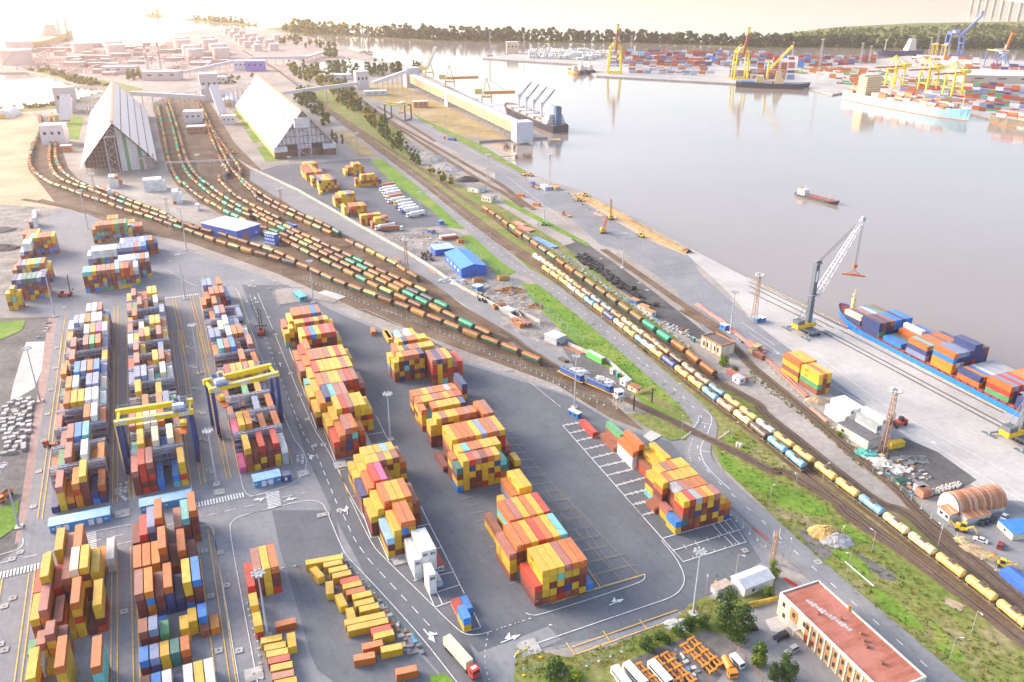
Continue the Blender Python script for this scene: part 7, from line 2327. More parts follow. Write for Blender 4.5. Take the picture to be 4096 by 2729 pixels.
 # ---- trees and bushes
m,n,l,bs=nmat('foliage')
a=n.new('ShaderNodeAttribute');a.attribute_name='col'
oi=n.new('ShaderNodeObjectInfo')
c=mixc(n,l,a.outputs['Color'],oi.outputs['Color'],1.0,'MULTIPLY')
l.new(c,bs.inputs['Base Color'])
bs.inputs['Roughness'].default_value=.7
bs.inputs['Specular IOR Level'].default_value=.2
tl=n.new('ShaderNodeBsdfTranslucent')
l.new(c,tl.inputs['Color'])
mx=n.new('ShaderNodeMixShader')
mx.inputs[0].default_value=.5
l.new(bs.outputs[0],mx.inputs[1])
l.new(tl.outputs[0],mx.inputs[2])
l.new(mx.outputs[0],n['Material Output'].inputs['Surface'])
M_LEAF=m
def crown(b,rg_,cx,cy,z0,h_,r_,nl,size,cols,shape='round'):
 """many leaf clumps spread through lobes of the crown"""
 lobes=[]
 nlob=max(3,int(nl/60))
 for k in range(nlob):
  f=rg_.random()
  if shape=='poplar':
   rr=r_*(.35+.65*math.sin(math.pi*min(1,.15+f*.85)))
  else:
   rr=r_*math.sqrt(max(.05,1-(2*f-1)**2))
  an=rg_.uniform(0,6.28)
  q=rr*rg_.uniform(.25,.8)
  lobes.append((cx+q*math.cos(an),cy+q*math.sin(an),z0+h_*f,r_*rg_.uniform(.28,.5),rg_.choice(cols)))
 for k in range(nl):
  lx_,ly_,lz_,lr,lc=lobes[k%nlob]
  v=Vector((rg_.gauss(0,1),rg_.gauss(0,1),rg_.gauss(0,.8)))
  v=v.normalized()*lr*rg_.uniform(.55,1.05)
  p=Vector((lx_,ly_,lz_))+v
  if p.z<z0*.6:
   continue
  nn=(v.normalized()+Vector((rg_.uniform(-.6,.6),rg_.uniform(-.6,.6),rg_.uniform(-.2,.9)))).normalized()
  t=nn.cross(Vector((rg_.uniform(-1,1),rg_.uniform(-1,1),rg_.uniform(-1,1)))).normalized()
  u=nn.cross(t)
  s_=size*rg_.uniform(.6,1.3)
  j=rg_.uniform(.75,1.25)
  cc=tuple(x*j for x in lc)
  b.add([p+t*s_,p+u*s_*.7,p-t*s_,p-u*s_*.7],[(0,1,2,3)],cc)
TREES={}
def tree_proto(kind,seed,h_,r_,nl,size,cols,shape='round',trunk=.3,name='tree'):
 rg_=random.Random(seed)
 tb,cb=MB(),MB()
 z0=h_*trunk
 tb.cyl((0,0,-.2),(rg_.uniform(-.2,.2),rg_.uniform(-.2,.2),h_*.75),max(.12,h_*.022),h_*.006,7,(.13,.10,.075))
 for k in range(5):
  an=k*2.4
  f=.3+.1*k
  tb.cyl((0,0,h_*f),(math.cos(an)*r_*.6,math.sin(an)*r_*.6,h_*(f+.22)),h_*.009,h_*.003,5,(.13,.10,.075))
 crown(cb,rg_,0,0,z0,h_-z0-r_*.2,r_,nl,size,cols,shape)
 TREES.setdefault(kind,[]).append((tb.mesh('trunk',M_MATTE),cb.mesh('crown',M_LEAF),name))
GREENS=[(.10,.165,.03),(.125,.19,.035),(.155,.215,.04),(.085,.14,.03)]
YELL=[(.32,.26,.03),(.24,.23,.035),(.42,.28,.035),(.19,.21,.035)]
DARKG=[(.055,.115,.04),(.075,.145,.045),(.10,.17,.05),(.06,.12,.034)]
for i in range(3):
 tree_proto('poplar',20+i,19,4.0,620,.75,GREENS+DARKG[:1],'poplar',.12)
for i in range(3):
 tree_proto('yellow',30+i,17,5.2,620,.85,YELL+GREENS[:2],'round',.2)
for i in range(3):
 tree_proto('round',40+i,15,5.5,620,.85,GREENS+DARKG[:1],'round',.18)
for i in range(3):
 tree_proto('near',50+i,14,4.2,1900,.36,DARKG+GREENS[:2],'poplar',.1)
for i in range(2):
 tree_proto('bush',60+i,4.4,2.9,900,.30,DARKG+GREENS[:2],'round',.05,'bush')
for i in range(2):
 tree_proto('shrub',70+i,7,4.5,240,.8,YELL[1:2]+GREENS,'round',.05,'bush')
rt=random.Random(77)
def plant(kind,p,s_=1.0,label='',cat='tree',group=None,tint=None):
 tm,cm,nm_=rt.choice(TREES[kind])
 o=thing(nm_,label,cat,(p.x,p.y,0),rt.uniform(0,6.28),group)
 o.scale=(s_*rt.uniform(.9,1.1),s_*rt.uniform(.9,1.1),s_)
 t_=bpy.data.objects.new('trunk',tm);COL.objects.link(t_);t_.parent=o
 c_=bpy.data.objects.new('crown',cm);COL.objects.link(c_);c_.parent=o
 j=rt.uniform(.85,1.2)
 c_.color=(*(tint or(j,j,j)),1)
 return o
def inside(p,poly):
 r=False
 for(x0,y0),(x1,y1)in zip(poly,poly[1:]+poly[:1]):
  if(y0>p[1])!=(y1>p[1])and p[0]<(x1-x0)*(p[1]-y0)/(y1-y0)+x0:
   r=not r
 return r
def grove(kind,t,poly,n,smin,smax,label,group):
 q=[tuple(G(t,*a)[:2])for a in poly]
 x0,x1,y0,y1=min(a[0]for a in q),max(a[0]for a in q),min(a[1]for a in q),max(a[1]for a in q)
 k=tries=0
 got=[]
 while k<n and tries<n*200:
  tries+=1
  p=Vector((rt.uniform(x0,x1),rt.uniform(y0,y1),0))
  if inside(p,q)and all((p-g_).length>2.6 for g_ in got):
   plant(kind if isinstance(kind,str)else rt.choice(kind),p,rt.uniform(smin,smax),label,'bush' if kind=='shrub' else 'tree',group)
   got.append(p)
   k+=1
grove(('poplar','poplar','yellow'),'a2',[(640,760),(780,740),(900,880),(1010,970),(1120,1060),(1160,1130),(1100,1130),(980,1050),(860,960),(720,850)],62,.75,1.1,'green and yellowing tree in the belt between the main road and pier railway','tree belt beside the main road')
grove(('yellow','yellow','poplar'),'a2',[(500,690),(640,690),(830,730),(880,820),(800,830),(640,770)],26,.8,1.15,'yellowing tree at the top of the belt near the conveyor','yellowing trees by the conveyor')
grove(('poplar','round'),'a2',[(340,780),(450,770),(560,860),(650,1010),(630,1070),(560,1020),(460,900),(370,840)],40,.6,1.0,'green tree beside the cream gabled store','trees beside the cream store')
grove('poplar','a2',[(650,1120),(700,1110),(800,1220),(780,1245),(700,1190)],7,.45,.65,'young dark tree by the corner of the cream store','young trees by the store corner')
grove('poplar','a2',[(1080,1130),(1140,1120),(1250,1200),(1240,1260),(1150,1220)],12,.7,.95,'tree at the lower end of the belt','trees at the lower end of the belt')
grove('poplar','a2',[(1240,1250),(1310,1250),(1410,1360),(1390,1390),(1280,1310)],7,.6,.85,'green tree between the tracks and grey spoil heaps','trees by the spoil heaps')
grove('yellow','a2',[(1450,1440),(1560,1440),(1720,1530),(1700,1560),(1560,1510)],8,.4,.62,'small yellowing tree beside the dark coal heap','small trees by the coal heap')
grove(('round','yellow'),'a2',[(310,580),(460,560),(640,620),(650,690),(480,690),(380,650)],34,.8,1.2,'green tree between the depot and the white house','trees by the white house')
grove(('round','poplar'),'a2',[(620,560),(760,550),(890,580),(900,630),(780,640),(640,620)],26,.9,1.3,'tree along the dock basin','trees along the dock basin')
grove(('round','poplar'),'a2',[(930,610),(1060,590),(1260,590),(1270,610),(1080,630),(950,640)],22,.9,1.4,'tree behind the pier gallery root','trees at the pier root')
grove('poplar','a2',[(1340,585),(1420,590),(1420,605),(1350,600)],7,.9,1.2,'tree at the shore end of the pier','trees at the shore end of the pier')
grove('round','a2',[(620,460),(720,455),(725,480),(640,480)],9,.9,1.2,'round tree by the covered platform','trees by the covered platform')
grove(('round','yellow'),'a2',[(150,320),(330,320),(560,360),(780,410),(700,420),(460,400),(200,360)],22,.8,1.5,'hazy tree among the far depot tanks','trees among the far depot tanks')
grove('shrub','a1',[(520,640),(640,640),(880,700),(890,735),(800,720),(640,695),(540,660)],46,.9,1.6,'olive bush on the lake shore','bushes on the lake shore')
grove('shrub','a1',[(220,570),(420,570),(560,610),(520,640),(360,610),(240,592)],34,.8,1.6,'hazy olive bush north of the lake','bushes north of the lake')
grove('shrub','a1',[(0,895),(200,885),(460,860),(480,875),(240,900),(0,910)],20,.7,1.4,'bush on the near lake shore','bushes on the near lake shore')
grove('shrub','a1',[(640,830),(860,775),(880,790),(660,850)],14,.8,1.2,'bush under the conveyor bridges','bushes under the conveyor bridges')
grove(('yellow','round'),'a1',[(1000,650),(1160,640),(1200,660),(1040,670)],10,.6,1.1,'yellow-green tree near the boiler house','trees near the boiler house')
grove('shrub','a1',[(1660,660),(1760,640),(2100,620),(2120,660),(1940,700),(1700,690)],18,.9,1.4,'bush by the depot office','bushes by the depot office')
for t,x,y,k,s_,lab in(('d3',1850,1130,'near',1.05,'tall dark green poplar above the scrap yard, left of a pair'),('d3',1975,1230,'near',.95,'tall dark green poplar above the scrap yard, right of a pair'),('d3',2130,1440,'near',.62,'round dark tree beside the yellow fence end'),('d4',195,710,'near',.5,'yellow-green tree at the white hut corner'),('d4',70,1430,'near',.62,'dark green tree at the edge of the car park'),('d4',300,1560,'near',.72,'broad green tree at the bottom of the car park'),('d3',2250,1560,'near',.5,'dark tree at the frame bottom by the vans'),('d3',1200,1290,'bush',1.0,'dark bush above the row of orange trailers'),('d3',1330,1215,'bush',.7,'small dark bush right of the largest dark bush'),('d3',1470,1180,'bush',.8,'grey-green bush by the rubble heap'),('d3',1560,1120,'bush',.95,'bushy clump below the tall lamp'),('d3',1670,1100,'bush',.9,'bush between the lamp and the two poplars'),('d3',1380,1250,'bush',.5,'low bush beside the trailers'),('d3',470,1470,'bush',1.05,'bush by the green gate'),('d3',420,1540,'bush',.9,'lower bush by the green gate'),('d3',620,1555,'bush',.9,'yellowing bush left of the white buses'),('d4',155,860,'bush',.8,'bright shrub beside the yellow fence'),('d3',2200,870,'bush',.7,'low green bush in front of the white hut'),('c3',1840,290,'bush',1.2,'yellow-green bush below the brick block'),('c3',1930,370,'bush',1.0,'bush behind the weedy white hut'),('c4',740,880,'bush',.6,'yellow bush at the quay hut corner'),('b3',2000,1470,'bush',.3,'tiny shrub at the crossing')):
 tint=(2.2,1.7,.9)if 'yellow' in lab else(1.5,1.5,1.2)if 'bright' in lab else None
 plant(k,G(t,x,y),s_,lab,'bush' if k=='bush' else 'tree','trees and bushes around the scrap yard' if t[0]=='d' else None,tint)
wb=MB()
rw=random.Random(5)
def wood(t,poly,n,h0,h1,cols,base=-.6,size=2.6):
 q=[tuple(G(t,*a)[:2])for a in poly]
 x0,x1,y0,y1=min(a[0]for a in q),max(a[0]for a in q),min(a[1]for a in q),max(a[1]for a in q)
 k=tries=0
 while k<n and tries<n*60:
  tries+=1
  p=(rw.uniform(x0,x1),rw.uniform(y0,y1))
  if not inside(p,q):
   continue
  k+=1
  hh=rw.uniform(h0,h1)
  r_=hh*rw.uniform(.3,.5)
  crown(wb,rw,p[0],p[1],base+1,hh-2,r_,46,size*hh/20,cols)
IS=[(.04,.08,.035),(.055,.10,.04),(.08,.125,.045)]
wood('D',[(650,70),(700,66),(790,76),(880,83),(880,86),(769,80),(691,78)],130,16,34,YELL[:2]+GREENS)
wood('D',[(880,82),(1100,90),(1260,92),(1425,94.5),(1425,97),(1260,95.5),(1103,94.5),(992,91.5),(881,85.5)],330,16,34,IS+GREENS[:1])
wood('D',[(1425,94),(1622,100),(1721,104),(1900,105.5),(1900,108),(1721,108),(1622,102.5),(1427,97)],330,14,30,IS)
wood('D',[(1890,104),(2140,108),(2400,107),(2500,116),(2353,113.5),(2139,113.5),(1888,108)],330,16,30,IS)
wood('D',[(1722,104),(1800,90),(1900,75),(2100,66),(2400,60),(2500,108),(2140,110),(1890,106)],1000,7,17,GREENS+YELL[:1]+IS,size=3.4)
wood('D',[(430,43),(540,49),(590,57.5),(480,50)],70,12,20,YELL[1:]+GREENS,-.8)
wood('D',[(332,35),(350,32),(373,35),(370,37)],8,16,24,YELL[1:],-.8)
o=tag(wb.build('woodland',M_LEAF),'hazy dense woods on the low islands beyond the water','woods')
o['kind']='stuff'
gb=MB()
for t,poly,n,cols in(('D',[(1640,1040),(1700,990),(1880,1130),(2060,1290),(2353,1520),(2353,1700),(2230,1575),(2000,1400),(1880,1290),(1740,1150)],1500,GREENS+YELL),('d3',[(140,1290),(560,1370),(1100,1200),(1450,1050),(1700,880),(1900,940),(1100,1380),(400,1560),(130,1500)],900,YELL+GREENS),('D',[(1195,652),(1330,690),(1450,808),(1590,930),(1590,970),(1400,850),(1230,700)],700,[(.07,.15,.02),(.1,.19,.03)]),('c4',[(0,250),(250,480),(640,760),(1000,1060),(1430,1480),(900,1120),(500,760),(0,400)],700,GREENS+YELL),('D',[(1000,380),(1130,462),(1290,560),(1480,715),(1640,870),(1600,870),(1440,760),(1150,500)],500,YELL+GREENS)):
 q=[tuple(G(t,*a)[:2])for a in poly]
 x0,x1,y0,y1=min(a[0]for a in q),max(a[0]for a in q),min(a[1]for a in q),max(a[1]for a in q)
 k=0
 for _ in range(n*20):
  if k>=n:
   break
  p=(rw.uniform(x0,x1),rw.uniform(y0,y1))
  if not inside(p,q):
   continue
  k+=1
  s_=rw.uniform(.3,.9)
  c=rw.choice(cols)
  for j in range(4):
   an=rw.uniform(0,6.28)
   dx,dy=math.cos(an)*s_,math.sin(an)*s_
   gb.add([(p[0]-dy*.4,p[1]+dx*.4,.02),(p[0]+dy*.4,p[1]-dx*.4,.02),(p[0]+dx,p[1]+dy,s_*.7)],[(0,1,2)],tuple(x*rw.uniform(.8,1.2)for x in c))
gb.build('weeds',M_LEAF)['kind']='stuff'
# ---- lamps, masts, poles
def mast(label,t,x,y,h_=28.0,group='tall floodlight masts',col=(.40,.42,.45),base=True,n=8):
 p=G(t,x,y)
 o=thing('floodlight_mast',label,'floodlight mast',(p.x,p.y,0),0,group)
 b=MB();b.cyl((0,0,0),(0,0,h_),.42,.17,10,col);b.build('pole',M_PAINT,o)
 b=MB();b.cyl((0,0,h_-.6),(0,0,h_-.3),1.5,n=12,col=(.3,.31,.33))
 b.build('crown_ring',M_PAINT,o)
 for k in range(n):
  a=2*math.pi*k/n
  b=MB();b.box(1.7*math.cos(a),1.7*math.sin(a),h_-.6,.7,.5,.6,a,(.42,.42,.43));b.build('floodlight',M_PAINT,o)
 if base:
  b=MB();b.box(0,0,0,2.6,2.6,.5,R(22),(.48,.45,.42));b.build('base',M_CONC,o)
for t,x,y,h_,lab in(('c1',1790,1275,24,'floodlight mast in the lane between the middle and right container blocks'),('c1',1650,360,26,'next floodlight mast up the lane between the gantry-crane blocks'),('b1',1530,1105,28,'floodlight mast at the zebra crossing above the gantry-crane blocks'),('b1',1540,700,30,'floodlight mast on a dark plinth beside the sidings'),('b1',727,528,30,'floodlight mast beside the broad upper left stack'),('b1',455,1250,28,'floodlight mast at the top corner of the muddy strip'),('c1',333,590,27,'floodlight mast beside the stacked paving slabs'),('d1',160,290,26,'floodlight mast at the left edge by the orange truck'),('c2',1160,905,22,'floodlight mast between the two centre container stacks'),('b2',525,1135,26,'floodlight mast on the kerbed island'),('c3',615,640,26,'floodlight mast in front of the two blue locomotives'),('d3',1595,1005,24,'dark floodlight mast on the rubble corner by the scrap yard'),('d1',2210,1195,24,'floodlight mast with concrete base in the old container yard'),('b2',350,190,28,'floodlight mast in the fenced lorry park'),('b3',1012,850,24,'floodlight mast with yellow guard on the quay asphalt'),('b3',365,490,24,'floodlight mast beside the lime green machine'),('b3',1900,1385,24,'slim lamp mast at the red pipe heap'),('a2',1620,1125,24,'floodlight mast on the quay road by the blue cabin'),('a2',1890,1275,24,'floodlight mast near the small bay'),('a2',1395,1000,24,'floodlight mast by the rail gantry crane'),('b2',1408,360,14,'low lamp mast on the grass by the lorries')):
 mast(lab,t,x,y,h_)
def lattice(label,t,x,y,h_=27.5,w=2.4,heads=True,col=(.34,.20,.12),group='lattice floodlight towers'):
 p=G(t,x,y)
 o=thing('lattice_tower',label,'lattice tower',(p.x,p.y,0),R(20),group)
 b=MB();b.truss((0,0,0),(0,0,h_),w,12,.2,col,w*.45);b.build('tower',M_RUSTY,o)
 if heads:
  b=MB();b.box(0,0,h_,4,4,.2,0,(.35,.33,.32));b.build('platform',M_PAINT,o)
  for k in range(10):
   a=2*math.pi*k/10
   b=MB();b.box(2.1*math.cos(a),2.1*math.sin(a),h_+.3,.8,.6,.8,a,(.58,.57,.56));b.build('floodlight',M_PAINT,o)
for t,x,y,h_,lab in(('c4',1105,1012,28,'rusty lattice floodlight tower beside the quay hut'),('b4',37,1310,28,'rusty lattice floodlight tower on the quay by the two blue cabins'),('a3',408,1520,26,'lattice floodlight tower on the shore by the small cabins'),('b2',1298,950,26,'orange lattice tower beside the end of the sidings'),('b2',275,455,24,'orange lattice tower among the hopper wagons'),('b1',1880,260,26,'pale lattice tower among the right sidings'),('b1',1415,560,26,'pale lattice tower beside the outermost siding'),('b1',808,340,26,'pale lattice tower by the white reefers'),('a2',1968,1500,24,'rusty lattice tower at the empty flat wagons'),('a2',1363,880,22,'thin lattice tower in the dry field'),('a2',893,1280,22,'thin rusty pole tower in the dry triangle'),('a1',1655,1480,22,'lattice tower over the wagon sidings near the store'),('a3',197,440,40,'tall lattice mast on the far pier'),('a4',1540,420,50,'tall pale lattice mast behind the far terminal'),('a4',1480,480,40,'floodlight tower beside the blue ship crane'),('a4',910,560,44,'floodlight tower in the far container rows'),('a4',985,545,36,'second floodlight tower in the far container rows'),('a4',560,700,70,'thin tall mast at the far quay corner'),('a4',355,465,28,'floodlight tower at the back of the far terminal'),('a3',755,450,28,'floodlight tower above the white far containers'),('a3',1080,445,36,'second floodlight tower above the far containers')):
 lattice(lab,t,x,y,h_,2.4 if h_<30 else 4,True,(.46,.42,.42)if 'pale' in lab or t[0]=='a' else(.34,.20,.12))
p,q=G('a1',1380,1420),G('a1',1920,1395)
o=thing('signal_bridge','long white lattice portal across the right sidings','portal',(p.x,p.y,0),0)
r=q-p
b=MB();b.truss((0,0,9),(r.x,r.y,9),1.2,26,.22,(.55,.5,.5));b.build('beam',M_PAINT,o)
for f in(0,.33,.66,1):
 b=MB();b.bar((r.x*f,r.y*f,0),(r.x*f,r.y*f,8.5),.5,col=(.5,.46,.45));b.build('leg',M_PAINT,o)
lp0=thing('street_lamp','','street lamp',(0,0,0),0,'street lamps and poles along the roads')
b=MB();b.cyl((0,0,0),(0,0,8.5),.13,.09,7,(.36,.34,.32));b.build('pole',M_PAINT,lp0)
b=MB();b.bar((0,0,8.4),(1.5,0,8.8),.12,col=(.4,.38,.36));b.build('arm',M_PAINT,lp0)
b=MB();b.box(1.7,0,8.7,.9,.35,.2,0,(.6,.6,.58));b.build('lamp_head',M_PAINT,lp0)
LP=[('b2',1220,35),('b2',1335,125),('b2',1450,215),('b2',1558,305),('b2',1685,410),('b2',1830,530),('b2',1985,660),('b2',2178,815),('b3',115,820),('b3',553,1170),('b3',818,1385),('c3',1123,272),('c3',1495,578),('a2',755,1035),('a2',820,1090),('a2',890,1145),('a2',970,1205),('a2',1048,1265),('a2',1137,1330),('a2',695,980),('a2',640,935),('d3',460,1290),('d3',1695,845),('d3',1945,690),('d4',735,475),('d4',1010,500),('d4',810,668),('d4',1835,1162),('d4',1655,1392),('d4',320,585),('d4',270,605),('c4',375,1330),('c4',995,1285),('c4',605,1265),('d4',1555,455),('c3',798,690),('c3',1500,840),('c3',1910,905),('d4',165,118)]
for i,a in enumerate(LP):
 p=G(*a)
 where=('along the main road, %d from its far end'%(i+1))if i<13 else('beside the upper main road, number %d'%(i-12))if i<21 else['by the yellow parking bays','beside the weathered store cabin','on the asphalt above the white hut','by the gravel heap','on the grass right of the gravel heap','beside the long white pipe','by the near rails, farther one','by the near rails, nearer one','black one beside the road above the red roof','next to the black one above the red roof','between the near tracks','at the quay fence','white one by the yellow tankers','beside the tank wagons by the car park','in front of the red container','beside the level crossing','by the two white tanks','with a small plate by the road bend'][i-21]
 if i==0:
  lp0.location=(p.x,p.y,0);lp0['label']='street lamp '+where
 else:
  dup(lp0,(p.x,p.y,0),R((i*77)%360),'street lamp '+where)
p=G('d4',190,590)
o=thing('power_pole','rust-brown twin power pole beside the road above the red roof','power pole',(p.x,p.y,0),R(30))
b=MB();b.truss((0,0,0),(0,0,13),.9,10,.16,(.36,.22,.14));b.build('pole',M_RUSTY,o)
b=MB();b.bar((-1.4,0,11),(1.4,0,11),.15,col=(.3,.2,.14));b.bar((-1.4,0,11),(-1.4,0,14),.12,col=(.6,.6,.58));b.bar((1.4,0,11),(1.4,0,14),.12,col=(.6,.6,.58));b.build('crossarm',M_PAINT,o)
def fence(label,segs,h_=2.2,step=4.0,post=(.5,.5,.48),rail=(.12,.26,.24),solid=None,pw=.14,feet=False,closed=False):
 pl=path(*segs)
 o=thing('fence',label,'fence',pl[0],0)
 b=MB();pb=MB();fb=MB()
 for a,c in zip(pl,pl[1:]):
  a,c=a-pl[0],c-pl[0]
  if solid:
   m_=(a+c)/2
   b.box(m_.x,m_.y,0,(c-a).length,.25,h_,math.atan2((c-a).y,(c-a).x),solid)
  else:
   for z in(.25,h_*.5,h_-.1):
    b.bar((a.x,a.y,z),(c.x,c.y,z),.06,col=rail)
 for p,d in resample(pl,step):
  p=p-pl[0]
  pb.bar((p.x,p.y,0),(p.x,p.y,h_+.15),pw,col=post)
  if feet:
   fb.box(p.x,p.y,0,.7,.7,.35,0,(.58,.57,.55))
 b.build('wall' if solid else 'rails',M_CONC if solid else M_PAINT,o)
 q=pb.build('posts',M_PAINT,o)
 q['kind']='stuff'
 if feet:
  q=fb.build('feet',M_CONC,o)
  q['kind']='stuff'
fence('mesh fence along the old yellow container yard',[('d2',[(270,630),(450,600),(760,510),(800,590),(980,780),(1080,900),(1200,1050),(1290,1150),(1450,1330)])],feet=True)
fence('green mesh fence left of the old container rows',[('d1',[(2040,920),(2080,1090),(2130,1250),(2150,1420),(2165,1560),(2180,1640)])],feet=True,step=3)
fence('mesh fence with white feet along the outermost siding',[('b2',[(440,930),(560,990),(790,1075),(900,1130),(1100,1200),(1300,1270),(1480,1340),(1700,1440),(1960,1560)]),('c3',[(150,285),(330,375),(460,440),(600,510),(760,580),(900,640)])],feet=True)
fence('concrete panel wall along the works lane',[('b2',[(-300,-150),(0,30),(400,220),(700,390),(900,510),(1060,600),(1270,715),(1500,860),(1640,960),(1790,1050),(2000,1160),(2269,1330)]),('b3',[(140,1215),(330,1310)])],2.4,5,(.5,.48,.45),solid=(.48,.45,.41))
fence('concrete panel wall beside the grass strip',[('c3',[(560,130),(720,200),(880,260),(960,330),(1080,440)])],2.2,4,(.5,.48,.45),solid=(.46,.45,.43))
fence('blue mesh fence with pale posts along the grass strip',[('b3',[(10,900),(165,1030),(232,1095),(302,1155),(370,1205),(440,1265),(525,1340),(612,1415),(700,1480)])],3.4,9,(.62,.61,.58),(.1,.3,.38),pw=.3)
fence('mesh fence with pale posts right of the blue workshop',[('b2',[(1700,600),(1875,735),(1925,790),(1975,850),(2025,880),(2070,905)])],3.2,9,(.62,.61,.58),(.1,.3,.34),pw=.3)
fence('yellow plank fence beside the white hut',[('d3',[(2040,950),(2269,890)]),('d4',[(20,960),(235,890)])],1.6,3,(.5,.36,.08),solid=(.62,.44,.08))
fence('rusty fence along the scrap yard edge',[('d3',[(1930,1260),(2030,1380),(2120,1490),(2180,1600)])],1.8,3,(.25,.15,.1),(.3,.16,.1))
fence('mesh fence with white feet above the scrap yard',[('d3',[(400,1540),(590,1500),(720,1440),(840,1390),(960,1340),(1075,1295)])],feet=True)
fence('green mesh gate lying beside the lower road',[('d3',[(175,1470),(390,1455)])],1.6,3,(.03,.2,.1),(.04,.3,.16))
fence('fence with white feet along the quay tracks',[('b3',[(1960,1440),(2100,1520)]),('c4',[(200,350),(460,600),(640,760),(900,1010),(1100,1190),(1300,1370),(1420,1480)]),('d4',[(1550,270),(1700,370),(1840,500),(2000,620),(2230,830)])],feet=True,step=6)
fence('mesh fence below the container block by the road',[('d3',[(1900,190),(2050,340),(2200,460),(2269,520)])],feet=True)
fence('fence along the quay side of the coal yard',[('b3',[(440,700),(640,810),(860,990),(1040,1110),(1240,1260),(1420,1400),(1560,1510)])],1.8,4,(.5,.5,.48),(.4,.42,.42),feet=True)
fence('white bollard fence at the level crossing',[('c3',[(1600,815),(1640,760),(1640,720)])],1.0,2,(.75,.75,.74),(.7,.7,.7),pw=.25)
fence('white bollard fence across the road at the level crossing',[('c3',[(1805,905),(1890,845)])],1.0,2,(.75,.75,.74),(.7,.7,.7),pw=.25)
fence('white bollard fence below the level crossing',[('c3',[(1500,905),(1580,850)])],1.0,2,(.75,.75,.74),(.7,.7,.7),pw=.25)
# ---- vehicles
def wheels(b,xs,ys,r_,w=.3,col=(.03,.03,.032)):
 for y in ys:
  for x in xs:
   b.cyl((x-w/2,y,r_),(x+w/2,y,r_),r_,n=12,col=col)
def car(label,t,x,y,yaw,col,kind='saloon',group=None,s=1.0):
 p=G(t,x,y)
 o=thing('car',label,'car',(p.x,p.y,.01),R(yaw),group)
 L,W=4.6*s,1.85*s
 h0,h1=(.95,1.5)if kind=='saloon' else(1.05,1.8)
 b=MB()
 pr=[(-L/2,.35),(L/2,.35),(L/2,.75),(L/2-.15,h0-.12),(-L/2+.1,h0),(-L/2,.8)]
 b.M=Matrix.Rotation(0,4,'Z')
 b.profile(pr,-W/2,W/2,col)
 b.build('body',M_CAR,o)
 a0,a1=(-.30*L,.22*L)if kind=='saloon' else(-.46*L,.2*L)
 c0,c1=(-.22*L,.10*L)if kind=='saloon' else(-.42*L,.1*L)
 g=MB();w2=W/2-.06
 vs=[(s_*w2,a,h0-.02)for a in(a0,a1)for s_ in(-1,1)]+[(s_*(w2-.2),a,h1)for a in(c0,c1)for s_ in(-1,1)]
 g.add(vs,[(0,1,5,4),(3,2,6,7),(2,0,4,6),(1,3,7,5)]);g.build('window',M_GLASS,o)
 b=MB();b.box(0,(c0+c1)/2,h1-.02,2*(w2-.18),c1-c0,.06,0,col);b.build('roof',M_CAR,o)
 for sx in(-1,1):
  for sy in(-.31,.31):
   b=MB();wheels(b,(sx*(W/2-.1),),(sy*L,),.33,.22);b.build('wheel',M_MATTE,o)
  b=MB();b.box(sx*(W/2-.3),L/2-.04,.6,.4,.12,.14,0,(.8,.8,.75));b.build('headlight',M_CAR,o)
 return o
car('black van-like estate parked at the brick door of the red-roofed office','d4',262,1205,115,(.02,.022,.035),'suv',s=1.08)
car('silver hatchback parked in front of the pilastered wall','d4',350,1318,120,(.42,.43,.44),'suv')
car('black saloon nearest the annex beside the rusty hangar','d4',1925,262,-45,(.02,.022,.03))
car('dark blue saloon between two dark cars by the hangar','d4',1965,248,-45,(.025,.03,.09))
car('dark grey saloon right of the dark blue saloon by the hangar','d4',2008,235,-45,(.05,.05,.06))
car('white saloon alone at the hangar corner','d4',2102,212,-42,(.68,.68,.68))
car('white saloon in the middle of the sandy car park','d4',1908,405,55,(.68,.68,.68))
car('dark red hatchback in the sandy car park','d4',2072,452,-38,(.25,.02,.02),'suv')
car('dark car at the left edge of the office car park','d4',5,1140,100,(.05,.04,.03),'suv')
def truck_cab(o,y,col,col2=(.05,.05,.06),w=2.5,h_=2.6,l_=2.2,z=.75):
 b=MB();b.box(0,y,z,w,l_,h_,0,col);b.build('cab',M_CAR,o)
 b=MB();b.box(0,y+l_/2+.02,z+h_*.5,w*.9,.06,h_*.36);b.box(-w/2-.02,y+.2,z+h_*.5,.06,l_*.5,h_*.33);b.box(w/2+.02,y+.2,z+h_*.5,.06,l_*.5,h_*.33);b.build('windscreen',M_GLASS,o)
def semi(label,t,x,y,yaw,cab,box,group=None,L=13.0,roofc=None):
 p=G(t,x,y)
 o=thing('lorry',label,'lorry',(p.x,p.y,.01),R(yaw),group)
 b=MB();b.box(0,-1.5,1.25,2.48,L,2.75,0,box,top=roofc or box);b.build('trailer_box',M_CORR,o)
 b=MB();b.box(0,-1.2,.85,1.0,L,.35,0,(.08,.08,.08));b.build('chassis',M_MATTE,o)
 truck_cab(o,L/2+.3,cab)
 for yy in(-L/2-.2,-L/2+1.1,-L/2+2.4,L/2-2.2,L/2+.6):
  b=MB();wheels(b,(-1.1,1.1),(yy,),.5,.3);b.build('axle',M_MATTE,o)
 return o
LG='lorries parked in a row in the fenced park'
